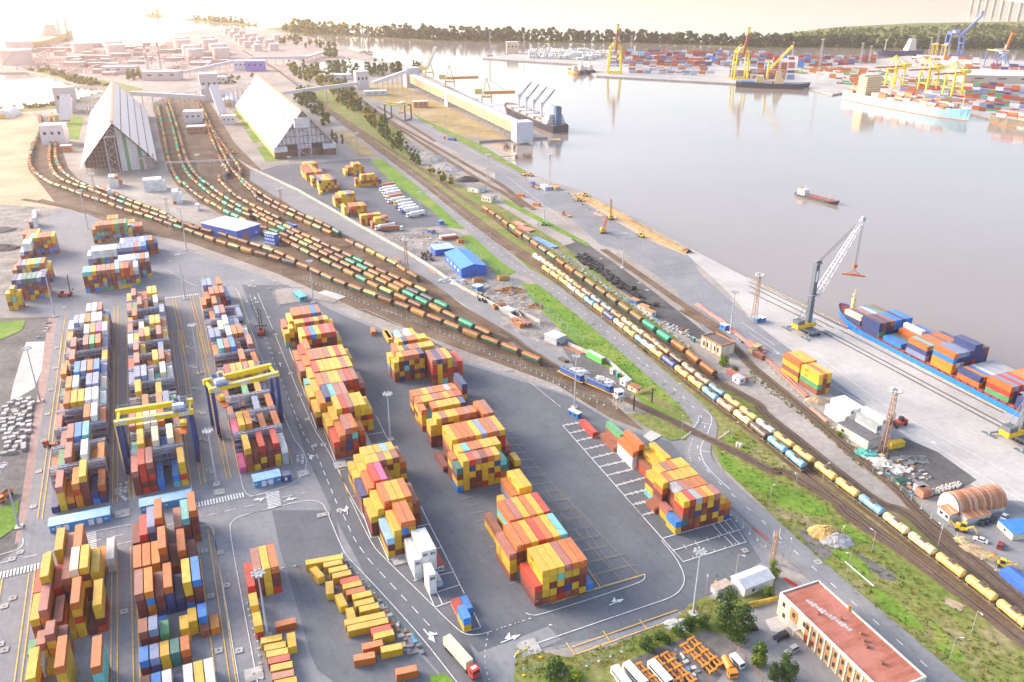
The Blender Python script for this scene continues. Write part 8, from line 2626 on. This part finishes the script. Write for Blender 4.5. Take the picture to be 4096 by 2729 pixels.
for i,(x,y,cb_,bx,lab)in enumerate(((1120,195,(.05,.1,.3),(.50,.20,.08),'blue-cabbed lorry with rust-orange box, farthest of the row'),(1130,220,(.7,.7,.7),(.72,.72,.72),'white lorry second in the row'),(1150,240,(.7,.7,.7),(.74,.74,.74),'white lorry third in the row'),(1165,262,(.7,.7,.7),(.72,.72,.72),'white lorry fourth in the row'),(1180,288,(.7,.7,.7),(.55,.24,.12),'white-cabbed lorry with an orange-brown box'),(1200,315,(.7,.7,.7),(.74,.74,.74),'white lorry just after the orange-brown box'),(1250,335,(.65,.4,.03),(.62,.60,.5),'yellow-cabbed lorry with cream box'),(1265,360,(.04,.12,.4),(.70,.70,.7),'blue-cabbed lorry with white box'),(1290,380,(.7,.7,.7),(.74,.74,.74),'white lorry third from the near end'),(1310,400,(.05,.1,.35),(.74,.74,.74),'lorry with dark blue cab and white box'),(1358,432,(.75,.75,.75),(.76,.76,.76),'white lorry standing a little apart at the near end'))):
 semi(lab,'b2',x+8,y-8,35.5+90,cb_,bx,LG)
semi('white lorry parked behind the brown-boxed one','b2',1115,530,30+90,(.72,.72,.72),(.74,.74,.74))
semi('white-cabbed lorry with red-brown box facing right','b2',1175,545,-80,(.72,.72,.72),(.34,.12,.06))
p=G('d2',1740,1400)
q0,q1=G('d2',1600,1290),G('d2',1810,1530)
yw=math.degrees(math.atan2((q1-q0).y,(q1-q0).x))-90
o=thing('lorry','red-cabbed lorry carrying a long cream container on the lower road','lorry',(p.x,p.y,.01),R(yw))
b=MB();b.box(0,-1.5,1.35,2.44,12.19,2.75,0,(.72,.62,.42));b.build('container',M_CORR,o)
b=MB();b.box(0,0,.9,1.0,15,.35,0,(.35,.08,.04));b.build('chassis',M_PAINT,o)
truck_cab(o,6.9,(.58,.05,.03),l_=2.3,h_=2.7)
b=MB();b.box(0,6.8,3.47,1.6,1.0,.1,0,(.75,.75,.75));b.build('roof_panel',M_PAINT,o)
for yy in(-6.4,-5.1,-3.8,4.3,7.2):
 b=MB();wheels(b,(-1.1,1.1),(yy,),.5,.3);b.build('axle',M_MATTE,o)
b=MB()
for k in range(5):
 b.box(-1.25,-5+k*2.2,.9,.12,.9,.3,0,(.7,.42,.02))
b.build('side_reflectors',M_PAINT,o)
def lorry2(label,t,x,y,yaw,cab,bed,kind='tipper'):
 p=G(t,x,y)
 o=thing('truck',label,'truck',(p.x,p.y,.01),R(yaw))
 truck_cab(o,2.6,cab,l_=1.9,h_=2.0)
 b=MB()
 if kind=='tanker':
  b.cyl((0,-3.2,1.9),(0,1.3,1.9),1.15,n=14,col=bed)
 else:
  b.box(0,-1.2,1.1,2.4,4.6,.2,0,bed)
  for sx in(-1.15,1.15):
   b.box(sx,-1.2,1.3,.12,4.6,1.0,0,bed)
  for yy in(-3.45,1.05):
   b.box(0,yy,1.3,2.18,.12,1.0,0,bed)
 b.build('tank' if kind=='tanker' else 'body',M_CAR,o)
 for yy in(-2.6,-1.3,2.6):
  b=MB();wheels(b,(-1.05,1.05),(yy,),.5,.3);b.build('axle',M_MATTE,o)
 b=MB();b.box(0,-.2,.75,.9,6.6,.3,0,(.07,.07,.07));b.build('chassis',M_MATTE,o)
lorry2('orange tank lorry with orange cab in the scrap yard','d3',1885,1475,188,(.66,.20,.02),(.62,.22,.03),'tanker')
lorry2('orange tipper truck at the left edge in the mud','c1',45,1390,175,(.66,.19,.03),(.45,.16,.06))
def van(label,t,x,y,yaw,col=(.7,.7,.7),L=4.8,W=2.0,h_=2.1,name='van'):
 p=G(t,x,y)
 o=thing(name,label,name,(p.x,p.y,.01),R(yaw))
 b=MB();b.profile([(-L/2,.4),(L/2,.4),(L/2+.02,1.2),(L/2-.35,h_),(-L/2,h_)],-W/2,W/2,col);b.build('body',M_CAR,o)
 b=MB()
 for s_ in(-1,1):
  b.box(s_*(W/2+.02),0,h_*.58,.05,L*.85,h_*.22)
 b.add([(-W*.42,L/2+.03,1.25),(W*.42,L/2+.03,1.25),(W*.42,L/2-.3,h_-.08),(-W*.42,L/2-.3,h_-.08)],[(0,1,2,3)]);b.build('window',M_GLASS,o)
 for yy in(-L*.32,L*.32):
  b=MB();wheels(b,(-W/2+.1,W/2-.1),(yy,),.38,.25);b.build('axle',M_MATTE,o)
van('white minibus beside the orange tank lorry','d3',1955,1420,205)
van('white bus with grey windows at the frame bottom, left of three','d3',1010,1580,205,(.68,.68,.66),9,2.4,2.8,'bus')
van('white bus at the frame bottom, middle of three','d3',1115,1545,210,(.70,.70,.67),9,2.4,2.8,'bus')
van('white bus at the frame bottom, rightmost of three','d3',1320,1530,208,(.70,.70,.68),9,2.4,2.8,'bus')
yt0=thing('yard_trailer','','trailer',(0,0,0),0,'orange yard trailers in the scrap yard')
b=MB()
for sx in(-.7,.7):
 b.box(sx,0,.9,.35,12.5,.5,0,(.60,.22,.03))
b.build('frame',M_RUSTY,yt0)
b=MB()
for yy in(-5.9,-3.2,.2,3.0,5.9):
 b.box(0,yy,.95,2.7,.7,.55,0,(.66,.25,.03))
b.build('bolster',M_RUSTY,yt0)
for yy in(-4.8,-3.6):
 b=MB();wheels(b,(-1.05,1.05),(yy,),.5,.4);b.build('axle',M_MATTE,yt0)
b=MB();b.box(0,1,.98,.9,6,.2,0,(.24,.12,.08));b.build('deck',M_RUSTY,yt0)
for i,(x,y,lab)in enumerate(((1630,1390,'long orange yard trailer, farthest left of the upper pair'),(1690,1340,'long orange yard trailer, right of the upper pair'),(1470,1470,'orange yard trailer beside the black wrecks'),(1390,1510,'orange yard trailer between bus and wrecks'),(1245,1560,'orange yard trailer between two white buses'))):
 p=G('d3',x,y)
 if i==0:
  yt0.location=(p.x,p.y,0);yt0.rotation_euler=(0,0,R(32));yt0['label']=lab
 else:
  dup(yt0,(p.x,p.y,0),R(32),lab)
def stacker(label,t,x,y,yaw,boom_up=True,col=(.50,.05,.03)):
 p=G(t,x,y)
 o=thing('reach_stacker',label,'reach stacker',(p.x,p.y,.01),R(yaw),'reach stackers of the yard')
 b=MB();b.box(0,-.5,.9,3.0,6.5,1.3,0,col);b.box(0,-3.4,1.2,3.2,1.4,1.6,0,col);b.build('body',M_PAINT,o)
 b=MB();b.box(0,-1.5,2.2,1.5,1.7,1.9,0,(.05,.05,.06));b.build('cab',M_GLASS,o)
 for yy in(-3,2.4):
  b=MB();wheels(b,(-1.5,1.5),(yy,),.85,.7);b.build('axle',M_MATTE,o)
 b=MB()
 tp=(0,4.2,13)if boom_up else(0,6,7)
 for sx in(-.6,.6):
  b.bar((sx,2.6,.8),(sx,3.2 if boom_up else 6,tp[2]),.4,col=(.05,.05,.055))
 for k in range(8):
  z=1.5+(tp[2]-1.5)*k/7
  b.bar((-.6,2.7+k*.07,z),(.6,2.7+k*.07,z),.25,col=(.06,.06,.065))
 b.build('mast',M_PAINT,o)
 b=MB();b.box(0,3.6,3.0,6.2,.6,.5,0,(.07,.07,.08));b.box(-3,3.9,2.4,.3,1.0,1.2,0,(.07,.07,.08));b.box(3,3.9,2.4,.3,1.0,1.2,0,(.07,.07,.08));b.build('spreader',M_PAINT,o)
stacker('red empty-container handler with tall black mast driving up the lane','c2',95,30,14)
stacker('red container handler holding a green box at the far left yard','b1',545,1085,-70)
stacker('red reach stacker behind the white quay reefers','c4',1225,790,115,False)
def tractor(label,t,x,y,yaw,col,trailer=True):
 p=G(t,x,y)
 o=thing('terminal_tractor',label,'tractor',(p.x,p.y,.01),R(yaw),'orange terminal tractors with trailers')
 b=MB();b.box(-.5,3,.8,1.6,1.8,2.2,0,(.35,.07,.04));b.build('cab',M_PAINT,o)
 b=MB();b.box(0,-1,.7,1.2,9.5,.4,0,col);b.box(0,-4.5,.8,2.5,2.4,.5,0,col);b.box(0,0,.8,2.5,.8,.5,0,col);b.build('chassis',M_PAINT,o)
 for yy in(-5,-3.8,1.4,3.4):
  b=MB();wheels(b,(-1.0,1.0),(yy,),.5,.35);b.build('axle',M_MATTE,o)
tractor('orange tractor and trailer near the shore cabins','b3',290,192,35,(.62,.26,.05))
tractor('orange tractor and trailer alone on the quay asphalt','b3',545,420,35,(.64,.28,.05))
tractor('orange tractor and trailer on the quay road','a2',1620,1150,35,(.64,.28,.05))
tractor('small orange machine peeping out of the left block','c1',452,955,100,(.6,.14,.03))
def digger(label,t,x,y,yaw,col=(.70,.46,.03),name='excavator',cat='excavator'):
 p=G(t,x,y)
 o=thing(name,label,cat,(p.x,p.y,.01),R(yaw))
 b=MB();b.box(0,0,.9,2.3,3.6,1.1,0,col);b.box(0,-1.4,1.2,2.4,1.4,1.3,0,col);b.build('body',M_PAINT,o)
 b=MB();b.box(-.4,.4,2.0,1.4,1.4,1.4);b.build('cab',M_GLASS,o)
 b=MB();b.box(-.4,.4,3.4,1.6,1.6,.12,0,col);b.build('cab_roof',M_PAINT,o)
 b=MB();b.bar((.5,1.2,1.8),(.5,3.4,3.6),.4,col=col);b.bar((.5,3.4,3.6),(.5,4.8,1.6),.35,col=col);b.box(.5,4.9,.6,1.2,.8,.9,0,(.25,.2,.12));b.build('arm',M_PAINT,o)
 b=MB();wheels(b,(-1.1,1.1),(-1.3,1.3),.75,.5);b.build('wheels',M_MATTE,o)
 b=MB();b.bar((0,-2,1.4),(0,-3.8,2.8),.3,col=col);b.bar((0,-3.8,2.8),(0,-4.4,.8),.28,col=col);b.box(0,-4.4,.3,.8,.6,.6,0,(.25,.2,.12));b.build('rear_arm',M_PAINT,o)
digger('yellow backhoe loader beside the rusty hangar','d4',1750,320,-125)
digger('yellow loader half hidden at the blue tarpaulin shed','d4',2090,620,60)
digger('yellow bulldozer on the sand bank','b3',705,260,60)
digger('yellow wheel loader on the quay bays','b3',1168,598,40)
digger('yellow excavator on the shore road, left of the white mixer','a3',200,1450,30)
digger('orange and white crane truck on the shore road','a3',255,1455,50,(.66,.36,.08),'crane_truck','crane truck')
digger('small yellow roller by the quay bays','b3',655,300,80)
digger('lime green machine beside the lamp mast','b3',365,500,90,(.2,.55,.05),'machine','machine')
digger('yellow reach machine in front of the cream store','a1',1935,1270,-80,(.68,.46,.05),'machine','machine')
# ---- yard clutter
rc=random.Random(21)
def bundle(name,label,cat,t,x,y,x2,y2,n,r_,col,layers=2,z=0.0,mat=None):
 p,q=G(t,x,y),G(t,x2,y2)
 d=(q-p)
 nn=Vector((-d.y,d.x,0)).normalized()
 o=thing(name,label,cat,(p.x,p.y,0),0)
 for i in range(n):
  for j in range(layers):
   s_=nn*((i-n/2)*r_*2.1+(j%2)*r_)+d.normalized()*rc.uniform(-.6,.6)
   zz=r_+j*r_*1.8+z
   b=MB();b.cyl((s_.x,s_.y,zz),(s_.x+d.x,s_.y+d.y,zz),r_,n=7,col=tuple(c*rc.uniform(.8,1.15)for c in col));b.build('pipe',mat or M_PAINT,o)
 return o
bundle('pipe_stack','stack of blue pipes beside the hopper train','pipes','b3',290,610,370,650,7,.35,(.06,.2,.6))
bundle('pipe_stack','second stack of blue pipes, nearer the camera','pipes','b3',370,650,455,690,7,.35,(.06,.2,.6))
bundle('pipe_stack','stack of salmon-red pipes beside the hopper train, farther one','pipes','b3',125,478,195,510,7,.35,(.60,.17,.12))
bundle('pipe_stack','stack of salmon-red pipes beside the hopper train, nearer one','pipes','b3',165,518,265,552,8,.35,(.60,.17,.12))
bundle('pipe_stack','flat red pipes on the quay bays by the crawler crane','pipes','b3',782,402,858,425,5,.35,(.60,.2,.12),1)
bundle('pipe_stack','red poles lying in the grass beside the road bend','poles','d4',45,305,155,385,3,.16,(.62,.06,.03),1)
bundle('pipe_stack','red poles leaning behind the red-roofed office','poles','d4',298,712,395,775,4,.16,(.62,.05,.03),1)
bundle('pipe_stack','rusty steel beams beside the works lane wall','beams','c3',530,130,680,200,7,.2,(.26,.11,.05),1)
bundle('pipe_stack','rusty steel bars along the works lane','beams','b2',1480,858,1570,903,5,.2,(.34,.14,.06),1)
bundle('pipe_stack','dark pipe bundle beside the works lane','pipes','c3',495,240,555,270,3,.35,(.06,.045,.04),2)
bundle('pipe','long dark pipe lying beside the rail fence','pipe','b2',1270,1262,1480,1338,1,.35,(.09,.085,.09),1)
bundle('pipe','black pipe lying behind the upper centre block','pipe','b2',1100,1195,1260,1250,1,.3,(.14,.15,.18),1)
bundle('pipe','second black pipe behind the upper centre block','pipe','c2',1350,40,1670,178,1,.4,(.10,.095,.1),1)
bundle('pipe','long white pipe lying in the grass by the near rails','pipe','d4',795,575,1030,775,1,.25,(.55,.54,.52),1)
bundle('pipe_stack','red beam pile by the backhoe yard','beams','d4',1965,545,2010,510,3,.25,(.62,.1,.06),1)
bundle('timber_stack','stack of old sleepers beside the near rails','timber','d4',1620,890,1760,960,8,.22,(.34,.26,.19),1,mat=M_MATTE)
p=G('d4',1080,120)
for seg,(t,a,c)in enumerate((('b3',(1620,1155),(1840,1310)),('b3',(1900,1360),(2110,1530)),('c4',(60,170),(330,420)),('c4',(330,420),(480,560)),('c4',(520,655),(640,765)),('b3',(2060,1460),(2170,1560)))):
 p,q=G(t,*a),G(t,*c)
 d=q-p
 nn=Vector((-d.y,d.x,0)).normalized()
 o=thing('pipe_heap',['far thin end of the salmon-red pipe heap','second part of the salmon-red pipe heap','thick part of the red pipe heap at the yellow quay stacks','near end of the red pipe heap by the sand pile','short last heap of red pipes by the quay reefers','side bundle fanning out of the red pipe heap'][seg],'pipes',(p.x,p.y,0),0,'heaps of red dredging pipes along the quay tracks')
 for i in range(9):
  s_=nn*rc.uniform(-1.6,1.6)
  e=d+nn*rc.uniform(-1.6,1.6)
  b=MB();b.cyl((s_.x,s_.y,.2+(i%3)*.35),(e.x,e.y,.2+(i%3)*.35),.22,n=6,col=(.66,.16*rc.uniform(.8,1.3),.12));b.build('pipe',M_PAINT,o)
def mound(name,label,cat,t,x,y,rx,ry,h_,col,yaw=0,mat=None,rough=.25):
 p=G(t,x,y)
 n,k_=22,8
 r2=random.Random(int(x*7+y))
 vs,fs=[],[]
 for i in range(k_+1):
  f=i/k_
  for j in range(n):
   a=2*math.pi*j/n
   w=(1+rough*(r2.random()-.5))
   z=h_*(1-f**1.6)*(1+rough*(r2.random()-.5))if i<k_ else-.05
   vs.append((math.cos(a)*rx*f*w,math.sin(a)*ry*f*w,z))
 for i in range(k_):
  for j in range(n):
   fs.append((i*n+j,(i+1)*n+j,(i+1)*n+(j+1)%n,i*n+(j+1)%n))
 b=MB();b.M=Matrix.Rotation(R(yaw),4,'Z');b.add(vs,fs,col)
 o=b.build(name,mat or M_CONC,None,(p.x,p.y,0))
 return tag(o,label,cat)
mound('sand_heap','orange-yellow sand heap beside the road','sand heap','d4',625,345,6,5,3,(.55,.34,.12))
mound('gravel_heap','grey gravel heap beside the orange sand heap','gravel heap','d4',720,400,6,4.5,2.4,(.38,.37,.37))
mound('sand_heap','pale sand heap between the quay stacks','sand heap','c4',560,590,6,4,2.4,(.42,.31,.2))
mound('sand_heap','straw-coloured heap beside the backhoe','sand heap','d4',1762,405,3.6,3,1.4,(.5,.38,.2))
mound('sand_heap','flattened dirt heap near the red beams','dirt heap','d4',1880,490,7,4,1.2,(.42,.3,.17),-40)
mound('coal_heap','dark coal heap beside the small yellow trees','coal heap','b2',1790,130,12,8,4,(.05,.05,.055))
mound('spoil_heap','grey spoil heap beside the belt of trees','spoil heap','a2',1500,1310,22,12,5,(.26,.25,.25),-45)
mound('spoil_heap','second grey spoil heap lower down','spoil heap','a2',1620,1390,20,10,4,(.28,.27,.27),-45)
mound('spoil_heap','low dark heap in the left mud','spoil heap','b1',30,690,12,8,3,(.10,.095,.1))
mound('spoil_heap','dark heap behind the left white containers','spoil heap','b1',20,540,11,8,2.5,(.13,.12,.125))
mound('rubble_heap','rusty scrap heap by the scrap yard bins','scrap heap','b2',2150,1040,9,5,2.2,(.30,.15,.07),0,M_RUSTY,.8)
mound('rubble_heap','rusty scrap heap beside the orange skip','scrap heap','b3',290,1170,5,4,1.6,(.32,.17,.08),0,M_RUSTY,.8)
mound('bag_heap','heap of white bags below the blue workshop','bags','b2',1660,960,8,5,2,(.6,.59,.58),0,None,.9)
mound('bag_heap','white bags behind the rear locomotive','bags','c3',660,340,5,2.5,1.5,(.62,.62,.61),-30,None,.9)
mound('bag_heap','white bags behind the front locomotive','bags','c3',865,418,6,2.5,1.5,(.62,.62,.61),-40,None,.9)
mound('timber_heap','pale timber heap along the works lane wall','timber heap','b2',1825,1045,8,3,1.2,(.48,.36,.24),-40,None,.9)
mound('rubbish_heap','mixed rubbish along the quay fence with white sheets','rubbish heap','c4',1130,1120,9,4,1.6,(.5,.48,.45),-40,None,.9)
mound('rubbish_heap','turquoise and orange bin heap behind the quay hut','rubbish heap','c4',960,1025,5,3.5,2,(.12,.5,.42),-20,None,.6)
mound('net_heap','dark net heap on the coal-stained asphalt','net heap','c4',1340,1070,7,4,.9,(.14,.15,.16),0,None,.9)
mound('rubble_heap','white rubble pile by the scrap yard bushes','rubble heap','d3',1480,1100,5,3,1,(.5,.49,.47),20,None,.9)
pl=smooth(path(('b3',[(620,262),(760,310),(900,370),(1060,460),(1200,545),(1350,630),(1500,705),(1560,725)])),2)
b=MB()
rows=[]
for i,p in enumerate(pl):
 d=(pl[min(i+1,len(pl)-1)]-pl[max(i-1,0)]).normalized()
 nn=Vector((-d.y,d.x,0))
 rows.append([p+nn*(w*3.6*rc.uniform(.85,1.15))+Vector((0,0,h_*rc.uniform(.6,1.3)))for w,h_ in((-1,-.05),(-.6,1.4),(-.15,2.4),(.25,2.0),(.6,1.2),(1,-.05))])
for r0,r1 in zip(rows,rows[1:]):
 for k in range(5):
  b.add([r0[k],r1[k],r1[k+1],r0[k+1]],[(0,1,2,3)],(.30,.20,.09))
tag(b.build('sand_bank',M_CONC),'long bank of yellow sand behind the new quay wall','sand bank')
def scatter(name,label,cat,group,t,poly,n,fn,mind=1.6):
 q=[tuple(G(t,*a)[:2])for a in poly]
 x0,x1,y0,y1=min(a[0]for a in q),max(a[0]for a in q),min(a[1]for a in q),max(a[1]for a in q)
 got=[]
 for _ in range(n*80):
  if len(got)>=n:
   break
  p=(rc.uniform(x0,x1),rc.uniform(y0,y1))
  if inside(p,q)and all((p[0]-a)**2+(p[1]-c)**2>mind**2 for a,c in got):
   got.append(p)
   b=MB()
   fn(b,len(got))
   o=b.build(name,M_CONC,None,(p[0],p[1],0))
   o.rotation_euler=(0,0,R(rc.choice([20,22,25,112])+rc.uniform(-6,6)))
   tag(o,label,cat,group)
def slabs(b,i):
 n=rc.randint(2,5)
 c=rc.uniform(.34,.56)
 for k in range(n):
  b.box(rc.uniform(-.1,.1),rc.uniform(-.1,.1),k*.3,2.6,1.9,.27,0,(c,c*.98,c*.95))
scatter('slab_stack','stack of weathered grey paving slabs in the left mud','paving slabs','stacked paving slabs on the muddy strip','c1',[(130,570),(270,580),(270,720),(200,1000),(30,1030),(20,840),(30,640)],62,slabs,2.9)
def block(b,i):
 c=rc.uniform(.4,.6)
 b.box(0,0,0,2.4,.8,.6,0,(c,c,c))
scatter('concrete_block','white concrete block of the double row beside the hopper train','concrete block','white concrete blocks beside the hopper train','b3',[(20,420),(60,450),(300,600),(460,700),(640,830),(860,990),(1060,1120),(1560,1500),(1540,1500),(1040,1130),(840,1000),(600,830),(440,710),(260,590)],110,block,2.0)
def gridw(b,i):
 for k in range(3):
  b.cyl((0,k*1.1,0),(0,k*1.1,1.0),.55,n=8,col=(.028,.028,.03))
scatter('rubber_fender','black rubber fender on the dark coal yard','fender','black rubber fenders laid out on the coal yard','b3',[(640,740),(720,740),(1280,1170),(1240,1190),(1060,1050),(860,920),(640,800)],80,gridw,2.6)
def drum(b,i):
 b.cyl((-1.6,0,1.3),(1.6,0,1.3),1.3,n=12,col=(.035,.034,.036))
for x,y,lab in((900,955,'large black drum fender, farthest of a short line'),(945,985,'large black drum fender, middle of a short line'),(985,1020,'large black drum fender, nearest of a short line'),(1100,1030,'black and rusty drum fender by itself'),(1288,1168,'round black netted fender at the end of the coal yard')):
 p=G('b3',x,y)
 b=MB()
 drum(b,0)
 o=tag(b.build('drum_fender',M_MATTE,None,(p.x,p.y,0)),lab,'fender')
 o.rotation_euler=(0,0,R(rc.uniform(-40,40)))
def tyre(b,i):
 for k in range(4):
  b.cyl((0,0,k*.45),(0,0,k*.45+.4),.8,n=10,col=(.04,.04,.042))
scatter('tyre_stack','stack of black tyres beside the works lane','tyres','stacks of tyres in the works yard','b2',[(1860,1080),(1940,1080),(1990,1120),(1940,1140),(1870,1120)],10,tyre,1.7)
scatter('tyre_stack','dark tyre stack behind the small blue shed','tyres','tyre stacks behind the small blue shed','b2',[(1400,730),(1490,730),(1510,800),(1430,790)],14,tyre,1.7)
def debris(b,i):
 c=rc.choice([(.5,.48,.45),(.3,.17,.09),(.55,.4,.25),(.2,.2,.22),(.15,.35,.5),(.6,.58,.55),(.5,.2,.08)])
 b.box(0,0,0,rc.uniform(.5,2.4),rc.uniform(.5,1.6),rc.uniform(.2,.9),0,c)
for t,poly,n,lab,grp in(('b2',[(1080,600),(1560,530),(1700,700),(1500,700),(1300,700)],40,'piece of rubbish in the works yard','rubbish pieces in the works yard'),('b2',[(1600,920),(1800,960),(2269,1080),(2269,1300),(1900,1090)],60,'scrap piece in the lower works yard','scrap pieces in the lower works yard'),('c4',[(900,1000),(1100,1010),(1500,1200),(1450,1380),(1250,1380),(1000,1120)],60,'scrap piece on the coal-stained yard','scrap pieces on the coal-stained yard'),('d3',[(1400,1300),(1560,1280),(1640,1500),(1500,1560)],34,'wrecked vehicle piece in the scrap yard','wreck pieces in the scrap yard'),('d2',[(1000,820),(1180,1060),(1330,1180),(1440,1330),(1300,1340),(1190,1120)],30,'debris along the mesh fence','debris along the mesh fence'),('b3',[(1270,1270),(1550,1360),(1600,1460),(1350,1330)],30,'crate or bag in the weeds by the coal yard','crates in the weeds by the coal yard'),('a3',[(330,200),(640,200),(640,240),(400,230)],3,'crate on the shore','crates on the shore'),('b3',[(420,200),(800,300),(1100,560),(760,380),(480,250)],24,'building material on the quay bays','building materials on the quay bays'),('b1',[(300,1290),(420,1290),(400,1450),(300,1440)],8,'concrete block stack in the weeds','concrete block stacks in the weeds'),('c2',[(385,1040),(440,1040),(450,1100),(400,1110)],8,'white barrier piece by the road bend','barrier pieces by the road bend'),('c1',[(985,1270),(1050,1270),(1040,1430),(985,1400)],9,'white drum cluster between the block ends','white drums between the block ends')):
 scatter('debris',lab,'debris',grp,t,poly,n,debris if 'white' not in lab else(lambda b,i:b.cyl((0,0,0),(0,0,1.1),.6,n=8,col=(.62,.62,.6))),1.7)
for x,y,w,l_,hh,c,lab,t in((1745,640,6,3,2.2,(.62,.2,.04),'orange skip on the grass by the white container','b2'),(2090,945,7,4,2.4,(.50,.26,.06),'orange-yellow scrap bin in the scrap yard','b2'),(2060,1180,8,4,2,(.36,.14,.06),'rusty skip with white bags by the canopy','b2'),(1880,960,6,3,2,(.42,.2,.08),'rusty bin beside the blue-white cabin','b2'),(1205,965,7,3,2.6,(.68,.44,.03),'yellow cage basket beside the lattice tower','c4'),(1415,1335,4,4,3,(.44,.44,.46),'grey crate stack on the coal-stained yard','c4'),(1430,1365,4,4,3,(.5,.2,.13),'red-brown crate stack on the coal-stained yard','c4'),(1255,1255,5,3,1,(.03,.15,.1),'dark green tarpaulin on the coal-stained yard','c4'),(30,190,3,3,2.4,(.5,.35,.18),'cardboard crate at the red pipe heap','c4')):
 p=G(t,x,y)
 o=thing('skip',lab,'skip',(p.x,p.y,0),R(20))
 b=MB();b.box(0,0,.1,w,l_,hh,0,c);b.build('body',M_RUSTY,o)
 b=MB();b.box(0,0,hh+.11,w*.9,l_*.85,.12,0,tuple(x*.5 for x in c));b.build('load',M_MATTE,o)
def sack(b,i):
 b.cyl((0,0,0),(0,0,.9),.55,.4,7,(.58,.57,.52))
scatter('sack','pale sack in the rows beside the rusty hangar','sack','rows of pale sacks beside the hangar','c4',[(1470,1350),(1560,1300),(1740,1260),(1760,1290),(1600,1340),(1480,1380)],60,sack,1.0)
p=G('d2',1570,790)
o=thing('tank_container','blue-framed white tank container beside the white reefers','tank container',(p.x,p.y,0),R(22))
b=MB();b.cyl((0,.3,1.3),(0,5.7,1.3),1.1,n=16,col=(.55,.52,.47));b.build('tank',M_PAINT,o)
b=MB()
for y in(0,6):
 for x in(-1.2,1.2):
  b.bar((x,y,0),(x,y,2.6),.16,col=(.03,.25,.55))
 for z in(.1,2.55):
  b.bar((-1.2,y,z),(1.2,y,z),.16,col=(.03,.25,.55))
for x in(-1.2,1.2):
 b.bar((x,0,.1),(x,6,.1),.16,col=(.03,.25,.55))
b.build('frame',M_PAINT,o)
p=G('d4',2060,690)
q=G('d4',2400,960)
d=q-p
o=thing('tarpaulin_shed','long blue tarpaulin shed at the right edge','shed',(p.x,p.y,0),math.atan2(d.y,d.x))
b=MB();b.profile([(0,0),(5,0),(5,2.6),(2.5,3.6),(0,2.6)],0,d.length,(.03,.14,.55));b.build('cover',M_CORR,o)
for x,y,lab in((1960,960,'left white drum tank by the level crossing'),(1985,968,'right white drum tank by the level crossing')):
 p=G('c3',x,y)
 o=thing('drum_tank',lab,'tank',(p.x,p.y,0),0)
 b=MB();b.cyl((0,0,0),(0,0,1.6),.8,n=12,col=(.58,.55,.48));b.build('tank',M_PAINT,o)
 b=MB();b.cyl((0,0,1.6),(0,0,1.8),.84,.3,12,(.5,.47,.42));b.build('lid',M_PAINT,o)
for x,y,lab in((210,1300,'yellow barrier blocks at the slab by the lower road'),(140,1340,'yellow sign foot beside the lower road'),(195,1520,'yellow foot of the green gate'),(1780,745,'yellow foot with blue round sign near the white hut'),(335,1370,'yellow striped post on the rubble corner')):
 p=G('d3',x,y)
 o=thing('road_sign',lab,'road sign',(p.x,p.y,0),R(10),'small road signs on yellow feet')
 b=MB();b.box(0,0,0,.9,.6,.5,0,(.68,.46,.02));b.build('foot',M_PAINT,o)
 b=MB();b.cyl((0,0,.5),(0,0,2.6),.06,n=6,col=(.6,.5,.2));b.build('post',M_PAINT,o)
 b=MB();b.cyl((0,-.04,2.6),(0,.04,2.6),.38,n=14,col=(.04,.15,.55)if 'blue' in lab else(.6,.6,.58));b.build('plate',M_PAINT,o)
 # ---- the air: sunlit haze over the whole harbour
m=bpy.data.materials.new('haze_air')
m.use_nodes=True
nt=m.node_tree
for nd in list(nt.nodes):
 if nd.type!='OUTPUT_MATERIAL':
  nt.nodes.remove(nd)
vol=nt.nodes.new('ShaderNodeVolumePrincipled')
vol.inputs['Color'].default_value=(1.0,.78,.68,1)
vol.inputs['Density'].default_value=HAZE
vol.inputs['Anisotropy'].default_value=.68
nt.links.new(vol.outputs[0],nt.nodes['Material Output'].inputs['Volume'])
b=MB()
b.box(0,5000,-5,15600,12400,225)
o=b.build('haze',m)
o['kind']='stuff'
